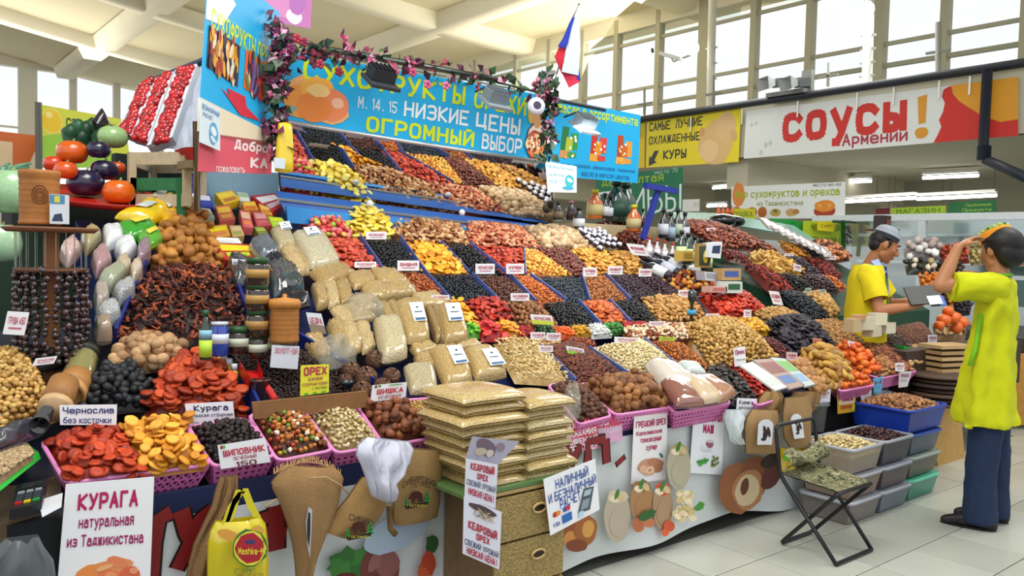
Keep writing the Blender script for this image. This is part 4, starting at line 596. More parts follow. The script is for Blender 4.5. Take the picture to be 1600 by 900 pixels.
LQ = PQ([(314, 155), (344, 172), (344, 236), (312, 222)], pl=(WL-wn*.03*np.sign(np.dot(wn, WL-EYE)), wn)); sheet('payment_notice', 'small pale blue payment notice on the left edge of the pink sign', 'notice', LQ, [('БЕЗНАЛИЧНЫЙ', (.06, .06, .94, .2), '3c78b0'), ('РАСЧЕТ', (.1, .26, .6, .36), '3c78b0')], [(.65, .65, .22, .26, .3, '5aa8d8'), (.65, .6, .15, .1, .3, 'e8f4fc'), (.62, .8, .14, .06, .3, 'd8ecf8')], bg='dcecf6')
LQ = PQ([(852, 252), (901, 260), (901, 301), (856, 300)], v=4.7); sheet('payment_notice', 'small white payment notice hanging under the turquoise oil banner', 'notice', LQ, [('БЕЗНАЛИЧНЫЙ', (.06, .08, .9, .2), '7ab8c8'), ('НАЛИЧНЫЙ', (.06, .34, .62, .46), '7ab8c8'), ('РАСЧЕТ', (.06, .58, .4, .7), '7ab8c8')], [(.75, .6, .16, .17, .3, '3cb0c0'), (.76, .55, .1, .05, .3, 'e8f8fc'), (.7, .84, .2, .05, 0, '3ca8c8')], bg='f4f8f8')
LQ = PQ([(392, -30), (489, -30), (485, 45), (396, 28)], v=6.3); o = sheet('hanging_placard', 'pink and violet hanging placard with a yellow arrow, top of the frame', 'placard', LQ, [], [(.5, .5, .4, .2, 0, 'd88cc0'), (.7, .8, .14, .09, 0, 'e8e0ec'), (.25, .85, .18, .08, 0, 'e098c0'), (.75, .5, .14, .14, 0, 'b870b8')], bg='c878b8')
hang('hanging_placard', 9.0)
poly(o, LQ, [(-.14, .35), (.0, .35), (.0, .72), (.05, .72), (-.05, .95), (-.17, .7), (-.12, .7)], 'f0e040', .01, 'printed_arrow')
mb = MB(); LQ = PQ([(300, 262), (436, 270), (436, 330), (300, 326)], v=5.3); mb.slab(LQ, .04, '8ab0c8'); tag(obj('grey_blue_panel', mb, 'semi', None, LQ[3]), 'plain grey blue panel behind the tea packets', 'panel')
# chrome rails of the banner
mb = MB(); mb.tube([P(420, 186, v=4.82), P(640, 222, v=4.82), P(868, 256, v=4.82)], .014, 'dde6ec'); o = tag(obj('lower_rail', mb, 'metal', None, P(430, 188, v=4.82)), 'chrome rail along the bottom edge of the main banner', 'rail')
mb = MB(); mb.tube([P(484, 72, v=4.6), P(505, 76, v=4.6), P(660, 103, v=4.6), P(776, 124, v=4.6)], .02, '66706c'); mb.tube([P(505, 76, v=4.6), P(486, 100, v=4.7)], .018, '66706c'); mb.tube([P(520, 86, v=4.74), P(800, 138, v=4.74)], .008, 'dfe8ec')
o = tag(obj('upper_rail', mb, 'metal', None, P(505, 76, v=4.6)), 'grey metal rail along the top of the main banner', 'rail')
mb = MB(); mb.tube([P(868, 156, v=4.7), P(945, 172, v=4.7)], .015, '30343c'); tag(obj('side_rail', mb, 'semi', None, P(868, 156, v=4.7)), 'short dark rail at the top of the oil banner', 'rail')
# small floodlights on the rails
for i, (x, y, lab, on) in enumerate(((596, 116, 'black floodlight in front of the dried fruit lettering', 0), (775, 150, 'grey floodlight in front of the nuts lettering', 0), (915, 190, 'grey floodlight glowing in front of the oil banner', 1))):
    c = P(x, y, v=4.5); t = thing('flood_light', c, lab, 'lamp'); ax = np.array([nrm(A_(1, 0, -.03)), nrm(A_(0, -.75, -.5)), nrm(A_(0, -.5, .8))])
    mb = MB(); mb.box(c, (.16, .1, .07), '2c2e34' if i == 0 else '7c8890', ax); mb.box(c-ax[2]*.045+ax[1]*.02, (.2, .17, .02), '3a3c42' if i == 0 else '8c98a0', ax)
    for k in range(5): mb.box(c+ax[2]*.04+ax[0]*(k-2)*.03, (.006, .1, .03), '22242a' if i == 0 else '6a767e', ax)
    obj('housing', mb, 'semi', t); mb = MB(); mb.box(c-ax[2]*.058+ax[1]*.02, (.17, .13, .006), 'ffffff', ax); obj('lens', mb, 'light_soft' if on else 'gloss', t)
    mb = MB(); mb.tube([c, c+A_(0, .1, .08), c+A_(0, .24, .06)], .008, '5c6468', 6); obj('bracket', mb, 'metal', t)
p = P(915, 196, v=4.45); area('rail_flood_glow', p, (4.0, 4.2, 1.2), .2, 8)
c = P(872, 132, v=5.6); t = thing('spot_lamp', c, 'glaring white lamp just below the tricolour flag', 'lamp'); mb = MB(); mb.ell(c, (.1, .1, .1), 'ffffff'); obj('bulb', mb, 'lamp', t); mb = MB(); mb.lathe(c+A_(0, .06, .02), [(.03, 0), (.12, .04), (.1, .14)], '9a9c98', 12, up=(0, 1, .2)); obj('housing', mb, 'semi', t)
# flag
F = P(867, 125, v=5.5); t = thing('flag', F, 'white blue and red tricolour flag hanging from a slanting pole', 'flag'); mb = MB(); top = P(905, 6, v=5.5); mb.tube([P(855, 145, v=5.5), F, top], .01, 'b8b8b0', 6); obj('pole', mb, 'metal', t)
def flagstrip(name, px, col):
    mb = MB(); k = len(px)//2; L_ = [P(a, b, v=5.45+.04*math.sin(i*1.7)) for i, (a, b) in enumerate(px[:k])]; R_ = [P(a, b, v=5.45+.04*math.sin(i*1.7+1.3)) for i, (a, b) in enumerate(px[k:])]
    V = L_+R_+[x+A_(0, .006, 0) for x in L_+R_]; f = [(i, i+1, k+i+1, k+i) for i in range(k-1)]; mb.add(V, f+[tuple(2*k+j for j in q) for q in f], col, True); obj(name, mb, 'cloth', t)
flagstrip('white_stripe', [(904, 8), (893, 36), (885, 75), (878, 112), (905, 8), (906, 36), (907, 78), (904, 118)], 'dfe6f2')
flagstrip('blue_stripe', [(904, 9), (890, 36), (880, 60), (872, 72), (904, 10), (894, 40), (887, 70), (882, 76)], '2c40b0')
flagstrip('red_stripe', [(880, 62), (873, 76), (867, 88), (877, 112), (887, 68), (884, 80), (881, 92), (880, 112)], 'cc2438')
flagstrip('lower_stripe', [(877, 112), (884, 126), (889, 137), (904, 118), (906, 122), (907, 127)], 'd0304a')
flagstrip('lower_blue', [(890, 117), (896, 123), (903, 130), (904, 100), (906, 112), (907, 126)], '2a3a9a')
# garland of artificial leaves and flowers
def garland(name, label, pts, v, n, cols):
    t = thing(name, P(*pts[0], v=v), label, 'garland'); w_ = [P(*p, v=v) for p in pts]; mb = MB(); mb.tube(w_, .008, '3c4a34', 6); obj('vine', mb, 'semi', t)
    leaf = (np.array([(0, 0, 0), (.45, .35, .12), (1, 0, 0), (.45, -.35, .12), (.3, .3, .1), (.75, .25, .05)])[:, :], np.array([(0, 1, 3), (1, 2, 3)])); lf = MB(); fl_ = MB(); pos = []
    for k in range(n):
        q = rnd.random()*(len(w_)-1); i = int(q); p = w_[i]+(w_[min(i+1, len(w_)-1)]-w_[i])*(q-i); pos.append(p+np.array([rnd.gauss(0, .03) for _ in range(3)]))
    pos = np.array(pos); kf = n//4; lf.scatter(leaf, pos, np.full((n, 3), .085)*rs.uniform(.6, 1.2, (n, 1)), rots(n, A_(.1, -1, .4), 1.6), palcol(cols[0], n), False); o1 = obj('leaf_cluster', lf, 'semi', t); o1['kind'] = 'stuff'
    for j in range(5): fl_.scatter(leaf, pos[:kf], np.full((kf, 3), .045), rots(kf, A_(.1, -1, .2), .9), palcol(cols[1], kf), False)
    o2 = obj('flower_cluster', fl_, 'semi', t); o2['kind'] = 'stuff'
LV = (('2c4a2c', '3c5a38', '4a2038', '5a2840', '24402a'), ('c04c78', '8c3458', 'd888a8', '9c3048'))
garland('leaf_garland', 'leafy garland with purple flowers along the top rail of the main banner', [(470, 84), (520, 78), (600, 95), (700, 112), (800, 134), (870, 152)], 4.6, 150, LV)
garland('leaf_garland', 'hanging garland at the corner between side and main banners', [(436, 38), (442, 70), (434, 110), (430, 150), (433, 200), (440, 240)], 4.6, 190, (('2c4a34', '34563c', '4a2438', '1f3a2a', '6a3048'), ('b04470', 'e0a8c0', 'c06088', '7a3c6c')))
garland('leaf_garland', 'hanging garland between the main and the oil banners', [(852, 120), (862, 160), (858, 200), (850, 248)], 4.6, 110, (('2c4a34', '24402c', '3c5c40'), ('d8a0b0', 'b06a90', '8c5878')))
for i, (x, y, c) in enumerate([(464, 60, 'b0344c'), (455, 75, '7a2c58'), (475, 66, '8c2c48'), (500, 100, 'a8344c'), (530, 112, '8c2030'), (617, 112, 'c04c70'), (645, 113, 'c84c78'), (668, 132, 'd06090'), (697, 134, 'd870a0')]):
    c0 = P(x, y, v=4.5); mb = MB()
    for k in range(5): a = k*2*pi/5; mb.ell(c0+A_(cos(a)*.017, 0, sin(a)*.017), (.015, .01, .015), c, 1)
    mb.ell(c0-A_(0, .006, 0), (.008,)*3, '6c3048', 1); tag(obj('fabric_flower', mb, 'cloth', None, c0), 'purple pink fabric flower pinned along the garland of the main banner', 'flower', 'fabric flowers on the garland')
c0 = P(838, 166, v=4.5); mb = MB(); mb.lathe(c0, [(.0, -.02), (.06, -.02), (.065, 0), (.06, .02), (.03, .025), (0, .02)], ['e8e8f0', 'f0f0f4', 'f0f0f4', 'd8d8e8', '3a2c48'], 16, up=(-.4, -.9, .1)); tag(obj('camera_dome', mb, 'gloss', None, c0), 'round white camera at the right end of the main banner', 'camera')
# ================================================================ pink baskets
PK = 'd874b4'
def hwall(mb, Q, nx, ny, col, hole=.62):                            # a wall pierced by rows of small hearts
    hs = []
    for k in range(12):
        a = 2*pi*k/12+pi/12; x = 16*sin(a)**3/17; y = -(13*cos(a)-5*cos(2*a)-2*cos(3*a)-cos(4*a))/17; hs.append((.5+x*.5*hole, .5+y*.5*hole, a))
    sq = []
    for x, y, a in hs:
        dx, dy = x-.5, y-.5; m_ = max(abs(dx), abs(dy), 1e-6); sq.append((.5+dx/m_*.5, .5+dy/m_*.5))
    for i in range(nx):
        for j in range(ny):
            H = [bil(Q, (i+x)/nx, (j+y)/ny) for x, y, _ in hs]; O = [bil(Q, (i+x)/nx, (j+y)/ny) for x, y in sq]
            mb.add(H+O, [(k, (k+1) % 12, (k+1) % 12+12, k+12) for k in range(12)], col)
            C4 = [bil(Q, (i+a)/nx, (j+b)/ny) for a, b in ((0, 0), (1, 0), (1, 1), (0, 1))]
            for c in C4:                                             # fill the cell corners
                d = [np.linalg.norm(c-o) for o in O]; idx = np.argsort(d)[:2]
                if d[idx[0]] > 1e-5: mb.add([c, O[idx[0]], O[idx[1]]], [(0, 1, 2)], col)
def basket(label, q, dep=.115, col=PK, h=.035, solid=False):
    R = SQ(q, h); c = R.mean(0); t = thing('plastic_basket', c-A_(0, 0, dep), label, 'basket'); mb = MB()
    up = nrm(A_(0, -SK*.6, 1)); Bm = c+(R-c)*.8-up*dep; top = c+(R-c)*.975-up*.018
    for a, b, holes in ((3, 2, 1), (0, 3, 1), (2, 1, 0), (1, 0, 0)):
        W = np.array([R[a], R[b], top[b], top[a]]); mb.add(W, [(0, 1, 2, 3)], col)
        Wq = np.array([top[a], top[b], Bm[b], Bm[a]]); L = np.linalg.norm(R[a]-R[b])
        if holes and not solid: hwall(mb, Wq, max(4, int(L/.027)), 4, col)
        else: mb.add(Wq, [(0, 1, 2, 3)], col)
    mb.add(Bm, [(0, 1, 2, 3)], col); obj('body', mb, 'plastic', t); mb = MB()
    pts = []
    for i in range(4):
        p, a, b = R[i], R[i-1], R[(i+1) % 4]; r = .03
        for k in range(4): w1 = k/3; pts.append((p+nrm(a-p)*r)*(1-w1)**2+2*p*w1*(1-w1)+(p+nrm(b-p)*r)*w1**2)
    mb.tube(pts, .0075, 'e48cc6', 8, True); obj('rim', mb, 'plastic', t); return R
def fill(q, k=.9, h=.03):
    R = SQ(q, h); c = R.mean(0); return c+(R-c)*k
q1 = ((64, 690), (288, 656), (329, 726), (104, 756)); basket('large pink heart-pierced basket of red and yellow apricots at the left end', q1, .13)
R1 = SQ(q1, .04); mL = lambda s: R1[0]*(1-s)+R1[1]*s; mF = lambda s: R1[3]*(1-s)+R1[2]*s
heap('bed of red orange dried apricots in the left basket', 'dried apricots', None, 'disc', .042, ('b8380f', 'c44214', 'a02c0c'), .05, gap=.72, extra=.25, skirt=.01, C=np.array([mL(.04), mL(.5), mF(.51), mF(.04)]), ind=('dried_apricot', 'red orange dried apricot in the left half of the big pink basket', 'dried apricot', 'red apricots in the big basket', 'dry_one'), dome=.4)
heap('bed of golden dried apricots in the left basket', 'dried apricots', None, 'disc', .042, ('e29a24', 'd0861c', 'eeb040'), .055, gap=.72, extra=.25, skirt=.01, C=np.array([mL(.5), mL(.97), mF(.97), mF(.53)]), ind=('dried_apricot', 'golden dried apricot in the right half of the big pink basket', 'dried apricot', 'golden apricots in the big basket', 'dry_one'), dome=.4)
q2 = ((291, 668), (384, 654), (430, 713), (334, 730)); basket('pink basket of black rosehips behind the rosehip card', q2); heap('black brown dried rosehips in a pink basket', 'rosehips', None, 'nut', .024, ('241418', '301c20', '180e12'), .05, skirt=.01, C=fill(q2))
q3 = ((388, 649), (470, 640), (520, 704), (434, 721)); basket('pink basket of mixed candied fruit and nuts', q3); heap('colourful mix of candied fruit and nuts in a pink basket', 'fruit mix', None, 'chunk', .024, ('e8dcc8', '8c4c1c', 'b8742c', 'a83a18', '5c2c14', 'c89838', 'a8642c', '6c8a2c', '7a3c18', '9a5c28', 'c07030'), .06, skirt=.01, C=fill(q3), var=.1)
q4 = ((476, 644), (549, 635), (600, 696), (525, 709)); basket('pink basket of pistachios', q4); heap('pale pistachios in a pink basket', 'pistachios', None, 'bean', .022, ('d0bc8c', 'c0a878', 'dccaa0', 'b09860'), .05, skirt=.01, C=fill(q4))
q5 = ((556, 632), (626, 625), (680, 684), (601, 698)); basket('pink basket of brown pecans', q5)
heap('bed of brown pecans in a pink basket', 'pecans', None, 'nut', .038, ('7c4424', '8e5230', '683618'), .06, skirt=.01, C=fill(q5), ind=('pecan', 'brown whole pecan in the pink basket left of the pine nuts', 'pecan', 'pecans in the pink basket', 'nut_one'), extra=.3)
q6 = ((628, 626), (694, 621), (746, 680), (682, 689)); basket('pink basket of shelled pine nuts beside the stacked bags', q6); heap('small yellow pine nuts in a pink basket', 'pine nuts', None, 'bean', .012, ('c8a458', 'd4b46c', 'b8924a'), .03, skirt=.01, C=fill(q6), cap=2200)
q7 = ((856, 602), (899, 599), (956, 650), (904, 664)); basket('narrow pink basket of round macadamia nuts', q7)
heap('bed of round brown macadamia nuts in the narrow basket', 'macadamia nuts', None, 'round', .027, ('5c3422', '6c402a', '4a2818'), .05, skirt=.01, C=fill(q7), ind=('macadamia_nut', 'round dark brown macadamia nut in the narrow pink basket', 'nut', 'macadamia nuts in the narrow basket', 'nut_one'))
q8 = ((902, 601), (1000, 590), (1054, 636), (962, 649)); basket('wide pink basket of brown walnuts above the walnut card', q8)
heap('bed of brown walnuts in the wide pink basket', 'walnuts', None, 'walnut', .043, ('8e5c30', '9e6a3a', '7c4c26'), .08, skirt=.01, C=fill(q8), ind=('walnut', 'brown unshelled walnut in the wide pink basket', 'walnut', 'walnuts in the wide pink basket', 'nut_one'), extra=.3)
q9 = ((1012, 600), (1098, 590), (1142, 630), (1054, 645)); basket('pink basket under the bags of rice and peas', q9)
q10 = ((1146, 606), (1186, 600), (1222, 622), (1184, 634)); basket('small pink basket in front of the red dried apricots', q10, .07, h=.0)
q11 = ((1288, 590), (1340, 584), (1366, 602), (1314, 612)); basket('pink basket end under the walnuts, right of the stall', q11, .08, h=.0); heap('orange persimmon pieces in the small pink basket right of the pears', 'dried persimmon', None, 'chunk', .04, ('e0641c', 'f0802c', 'cc5414'), .05, C=fill(q11, .95, .0), skirt=.01)
q12 = ((1340, 580), (1412, 570), (1432, 580), (1374, 592)); basket('pink grooved basket under the nuts at the right end', q12, .09, solid=True, h=.0); heap('brown almonds in the last pink basket', 'almonds', None, 'date', .03, ('84482c', '9c5c38', 'b8905c'), .04, C=fill(q12, .95, .0), skirt=.01)
# ================================================================ clear bags of pine nuts
NB = ['c8a868', 'd0b278', 'bc9c5c', 'c4a468', 'd8bc84']
def bagp(label, q, th, col=None, h=.02, card=None, mat='seedbag', name='nut_bag', cat='bag', group=None, C=None, n=None, seed=None, wr=.12):
    C = SQ(q, h) if C is None else C; t = thing(name, C.mean(0), label, cat, group); mb = MB(); sd = rnd.randrange(999) if seed is None else seed
    nn = pillow(mb, C, th, col or rnd.choice(NB), SN if n is None else n, wr=wr, seed=sd, sym=.95 if 'neat stack' in label else .35, droop=.008 if 'neat stack' in label else 0, pw=.3 if 'neat stack' in label else .42); obj('filling', mb, mat, t)
    if card is not None:
        x0, y0, x1, y1 = card; Cq = np.array([bil(C, a, b) for a, b in ((x0, y0), (x1, y0), (x1, y1), (x0, y1))])+nn*(th*1.04+.006); mb = MB(); mb.slab(Cq, .001, 'f2f6fa'); p = obj('paper_label', mb, 'paper', t, label='white and blue paper label')
        mb = MB(); m_ = qn(Cq); mb.add(np.array([bil(Cq, a, b) for a, b in ((.12, .84), (.9, .84), (.9, .97), (.12, .97))])+m_*.001, [(0, 1, 2, 3)], '3c6088'); mb.add(np.array([bil(Cq, a, b) for a, b in ((.2, .5), (.8, .5), (.8, .56), (.2, .56))])+m_*.001, [(0, 1, 2, 3)], '40506c'); blob(mb, Cq, m_, .5, .28, .1, .12, '30384c', .4, .001, 8, .2); obj('label_print', mb, 'paper', p)
    return t
G4 = 'large clear bag of pine nuts with a white blue label, '
bagp(G4+'upper left of the four', ((612, 475), (657, 471), (673, 538), (633, 541)), .06, 'c8a866', .05, (.38, .28, .86, .72)); bagp(G4+'upper right of the four', ((680, 484), (718, 482), (732, 536), (693, 540)), .06, 'c4a25e', .05, (.22, .14, .82, .66))
bagp(G4+'lower left of the four', ((667, 548), (714, 545), (740, 602), (694, 612)), .06, 'ccaa68', .05, (.42, .22, .9, .7)); bagp(G4+'lower right of the four', ((720, 550), (764, 546), (794, 592), (742, 599)), .06, 'd0b070', .05, (.42, .34, .9, .88))
for i, (q, lab) in enumerate([(((660, 482), (670, 481), (690, 536), (680, 540)), 'narrow edge-on bag of pine nuts between the two upper labelled bags, left one'), (((668, 480), (682, 480), (700, 536), (688, 539)), 'narrow edge-on bag of pine nuts between the two upper labelled bags, right one'), (((585, 478), (600, 474), (632, 536), (616, 540)), 'edge-on bag of pine nuts left of the upper left labelled bag'), (((600, 476), (614, 473), (640, 536), (628, 540)), 'second edge-on bag touching the upper left labelled bag')]): bagp(lab, q, .05, 'a8884c' if i < 2 else None, .03)
bagp('clear bag of hulled seeds standing in front of the pine cones card', ((628, 574), (676, 570), (684, 614), (640, 620)), .04, 'c8b890', .05)
bagp('pale bag of hulled nuts left of the pine cones', ((580, 504), (622, 500), (638, 562), (596, 572)), .07, 'd8c89c', .05)
bagp('pale speckled bag of rice lying at the top of the bag slope', ((452, 367), (500, 362), (534, 414), (484, 424)), .06, 'd4cba8', .05, (.3, .12, .72, .36)); bagp('narrow pale bag left of the speckled rice bag', ((420, 361), (450, 357), (464, 392), (434, 396)), .05, 'c8ba90', .04, (.4, .05, .95, .4))
mess = [((478, 428), (530, 414), (560, 432), (505, 452)), ((432, 392), (452, 388), (480, 430), (458, 440)), ((446, 388), (464, 386), (492, 428), (474, 434)), ((484, 450), (506, 444), (512, 482), (494, 488)), ((500, 448), (522, 442), (532, 480), (512, 486)), ((520, 444), (542, 440), (552, 474), (532, 482)), ((540, 432), (578, 424), (590, 446), (552, 456)), ((560, 452), (592, 446), (606, 470), (572, 478)),
        ((574, 424), (620, 430), (640, 452), (592, 450)), ((584, 452), (640, 446), (652, 466), (600, 472)), ((512, 486), (560, 476), (594, 502), (536, 512)), ((508, 510), (530, 506), (544, 540), (520, 548)), ((528, 512), (552, 508), (566, 552), (540, 560)), ((550, 510), (572, 506), (588, 548), (566, 558)), ((542, 470), (570, 468), (590, 492), (560, 498)), ((640, 462), (684, 460), (700, 480), (654, 484)), ((632, 540), (668, 538), (690, 552), (650, 562)), ((644, 560), (668, 556), (680, 582), (654, 588)), ((700, 540), (744, 537), (756, 548), (716, 552)), ((470, 532), (500, 528), (512, 544), (478, 548)), ((478, 548), (506, 544), (520, 562), (490, 568))]
for q in mess: bagp('crumpled clear bag of pine nuts in the loose pile left of the four labelled bags', q, rnd.uniform(.035, .06), None, rnd.uniform(.01, .03), group='loose pile of nut bags', wr=.35)
for i, (q, lab) in enumerate([(((488, 548), (530, 530), (560, 566), (506, 580)), 'crumpled translucent bag lying left of the pine cones'), (((536, 474), (580, 470), (604, 492), (556, 502)), 'shiny empty plastic wrap lying on the loose nut bags'), (((880, 610), (900, 606), (906, 654), (880, 662)), 'clear upright bag of nuts right of the stacked bags')]): bagp(lab, q, .06, 'b8b4a4', .07, mat='film', name='plastic_wrap', cat='plastic bag', wr=.5)
# the neat stack on the cabinet
FQt = lambda u0, u1, v0, v1, z: np.array([(u0, v1, z), (u1, v1, z), (u1, v0, z), (u0, v0, z)])
zz = .64
for i in range(9):
    dz = .042; z = zz+i*dz; lv = ['bottom', 'second', 'third', 'fourth', 'fifth', 'sixth', 'seventh', 'eighth', 'top'][i]; s = rnd.uniform(-.015, .015); k = max(0, 4-i)*.018
    bagp('pine nut bag in left column of the neat stack, %s layer from the chest' % lv, None, .021, ['dcbc78', 'd4b26c', 'e0c280'][i % 3], C=FQt(1.78+k+s, 2.12, 2.47+s, 2.8, z), n=(0, 0, 1), group='left column of stacked bags', wr=.12)
    if i < 8: bagp('pine nut bag in right column of the neat stack, %s layer from the chest' % lv, None, .022, ['e0c684', 'd8ba74', 'e4cc90'][i % 3], C=FQt(2.1, 2.36+s+k*.4, 2.47-s, 2.76, z-.006), n=(0, 0, 1), group='right column of stacked bags', wr=.12)
# pine cones
for i, (x, y, r) in enumerate(((548, 580, 15), (572, 590, 17), (566, 612, 16), (598, 604, 13), (586, 562, 14), (612, 588, 13), (540, 596, 11))):
    p = Sp(x, y, .04); rr = r*np.dot(p-EYE, RM[2])/FPX; up = nrm(A_(rnd.uniform(-.4, .4), -.5, .8)); T = flake_t(); mb = MB(); mb.ell(p, (rr*.8,)*3, '3a261c', 2)
    n = 70; z = np.linspace(-.9, .95, n); a = np.arange(n)*2.4; e1 = nrm(np.cross(up, (0, 1, .1))); e2 = np.cross(up, e1); rad = np.sqrt(1-z*z); dirs = rad[:, None]*(np.cos(a)[:, None]*e1+np.sin(a)[:, None]*e2)+z[:, None]*up
    Rm_ = []
    for d in dirs: t1 = nrm(np.cross(up, d)+1e-6); n1 = nrm(d+up*.4); t2 = np.cross(n1, t1); Rm_.append(np.stack([t1, t2, n1], 1))
    mb.scatter(T, p+dirs*rr*.9, np.full((n, 3), rr*.26), np.array(Rm_), palcol(('6c4a34', '5a3a28', '7c5a40'), n), False); tag(obj('pine_cone', mb, 'dry', None, p), 'brown closed cedar cone beside the pine cone card', 'pine cone', 'pine cones behind the card')
# ================================================================ bags of flour, rice, peas
def pk(lab, q, th, col, h=.03, mat='glassy', **k): return bagp(lab, q, th, col, h, mat=mat, name=k.pop('name', 'grain_bag'), **k)
pk('white bag of rice, largest in the pink basket', ((1004, 570), (1048, 574), (1100, 622), (1036, 612)), .08, 'd4ccc0', .07); pk('reddish brown bag of beans lying in front of the white rice bag', ((1030, 596), (1060, 600), (1104, 636), (1056, 638)), .05, '8c5a50', .1)
pk('cream bag of peas between the two reddish bags', ((1060, 590), (1090, 592), (1130, 628), (1092, 634)), .05, 'd0b898', .1); pk('pinkish brown bag right of the cream pea bag', ((1080, 592), (1104, 590), (1152, 618), (1122, 634)), .05, 'b08068', .09)
pk('clear bag of white eggs shaped sweets behind the rice bag', ((1054, 570), (1086, 574), (1104, 592), (1072, 588)), .05, 'c8d4d0', .05)
for lab, q, c in [('translucent pinkish bag on top behind the dangling strings', ((90, 402), (112, 382), (128, 400), (106, 422)), 'c8a8a4'), ('mustard coloured bag leaning under the shelf board', ((122, 384), (142, 364), (160, 378), (136, 402)), 'a89c70'), ('bright white bag of salt in the upper left bag pile', ((156, 366), (188, 366), (194, 384), (164, 396)), 'dde0e4'), ('second bright white bag lower right in the bag pile', ((176, 396), (200, 378), (216, 398), (190, 420)), 'dadfe2'),
               ('dusty pink bag in the middle of the bag pile', ((140, 412), (162, 392), (176, 420), (150, 438)), 'a88488'), ('mauve bag at the right edge of the bag pile', ((212, 394), (232, 384), (236, 408), (214, 424)), '8c7484'), ('greyish green bag of peas in the bag pile', ((148, 448), (184, 424), (200, 436), (172, 462)), '9aa088'), ('beige bag beside the green pea bag', ((176, 424), (196, 410), (206, 430), (190, 444)), 'b8a890'), ('pale beige bag below the mauve bag', ((200, 432), (214, 416), (224, 436), (204, 456)), 'c4b4a0'),
               ('greyish clear bag just right of the dangling strings', ((144, 462), (162, 456), (172, 480), (150, 496)), 'a89c94'), ('white and grey speckled bag of seeds upper one', ((172, 466), (204, 448), (212, 466), (184, 484)), 'b8bcc0'), ('white and grey speckled bag of seeds lower one', ((146, 500), (178, 482), (190, 504), (160, 520)), 'c4c8cc'), ('beige clear bag left of the blue divider', ((146, 516), (168, 510), (176, 534), (150, 536)), 'a4907c')]:
    pk(lab, q, .08, c, .04, mat='seedbag' if 'speckled' in lab else 'glassy')
# packets and sacks at the upper left
for lab, q, c, s in [('yellow packet of snacks on top of the snack pile', ((212, 330), (244, 310), (280, 318), (262, 346)), 'e0b818', .07), ('big yellow snack packet with white blue band', ((174, 342), (230, 326), (272, 336), (236, 354)), 'e8c81c', .06), ('green snack packet under the yellow ones', ((176, 358), (232, 350), (250, 366), (200, 382)), '3c9a30', .06), ('green and yellow packet at the bottom of the snack pile', ((210, 374), (246, 362), (256, 380), (226, 396)), '5aa838', .05), ('small yellow packet at the right of the snack pile', ((244, 330), (272, 322), (284, 340), (256, 362)), 'e4b020', .06)]:
    t = pk(lab, q, s, c, .06, name='snack_packet', cat='packet', wr=.16); C = SQ(q, .06); mb = MB(); mb.add(np.array([bil(C, a, b) for a, b in ((.3, .3), (.75, .25), (.8, .55), (.35, .6))])+SN*(s*1.25), [(0, 1, 2, 3)], 'd8e0e4' if 'green' not in lab else 'e8d838'); obj('printed_band', mb, 'glassy', t)
def packet(lab, q, c1, c2, c3, th=.05, h=.05):
    C = SQ(q, h); t = thing('tea_packet', C.mean(0), lab, 'packet'); mb = MB(); mb.slab(C, th, c1); obj('carton', mb, 'semi', t); mb = MB(); n = qn(C)
    mb.add(np.array([bil(C, a, b) for a, b in ((.08, .12), (.92, .12), (.92, .5), (.08, .5))])+n*.001, [(0, 1, 2, 3)], c2); mb.add(np.array([bil(C, a, b) for a, b in ((.15, .6), (.85, .6), (.85, .85), (.15, .85))])+n*.001, [(0, 1, 2, 3)], c3); obj('carton_print', mb, 'semi', t)
for a in [('yellow tea carton on the top row, under the grey blue panel', ((336, 302), (362, 297), (376, 312), (350, 320)), 'e0b81c', 'f0d040', 'b8742c'), ('white green packet beside the top yellow carton', ((370, 300), (386, 302), (392, 316), (376, 314)), 'd8e0d0', 'a8c08c', 'e8ece4'), ('flat white red edged box under the mirror corner', ((392, 306), (430, 302), (446, 318), (424, 332)), 'b81c28', 'ece8ee', 'd8c0d0'), ('orange yellow packet left of the flat white box', ((378, 316), (398, 314), (404, 328), (382, 328)), 'e0902c', 'f0c838', 'd86c2c'),
          ('salmon box with yellow lid in the second row', ((336, 322), (358, 320), (368, 342), (344, 346)), 'c86050', 'ecc040', 'e0a040'), ('pink and yellow upright packet in the second row', ((374, 328), (390, 330), (396, 356), (380, 354)), 'd8646c', 'f0c8a0', 'e88c50'), ('dark pink packet in the middle of the second row', ((394, 330), (414, 332), (424, 352), (402, 354)), 'b84850', 'e0a0a0', 'c86468'), ('orange packet above the bright lime packet', ((404, 318), (420, 322), (426, 336), (410, 334)), 'e8a43c', 'f0c060', 'd8843c'),
          ('bright lime yellow packet in the packet pile', ((418, 338), (440, 340), (450, 352), (426, 354)), 'a8d030', 'd4e41c', 'c0dc50'), ('blue packet with white oval at the left of the packets', ((306, 302), (328, 304), (334, 324), (312, 324)), '2438a0', 'd8dcf0', '2c48b0'), ('pale green white packet below the blue packet', ((306, 324), (328, 326), (336, 340), (312, 342)), 'a0b8a8', 'd8e4dc', '8aa894'), ('yellow topped packet in the third row', ((322, 354), (354, 350), (360, 368), (332, 372)), 'd8982c', 'f4dc18', 'd08050'),
          ('beige packet right of the yellow topped one', ((358, 352), (376, 352), (382, 368), (364, 370)), 'c0a064', 'd0b888', '8c9a54'), ('long red box with yellow and lime top face', ((334, 378), (392, 382), (400, 402), (352, 406)), 'b02c28', 'e8d028', 'a8d424'), ('white flat packet above the long red box', ((330, 370), (372, 372), (378, 380), (336, 380)), 'e4e8ea', 'f4f4f4', 'dcdce0'), ('olive green round edged packet in the pile', ((396, 354), (412, 354), (422, 368), (406, 370)), '5c6c24', '90a040', '707c2c')]: packet(*a)
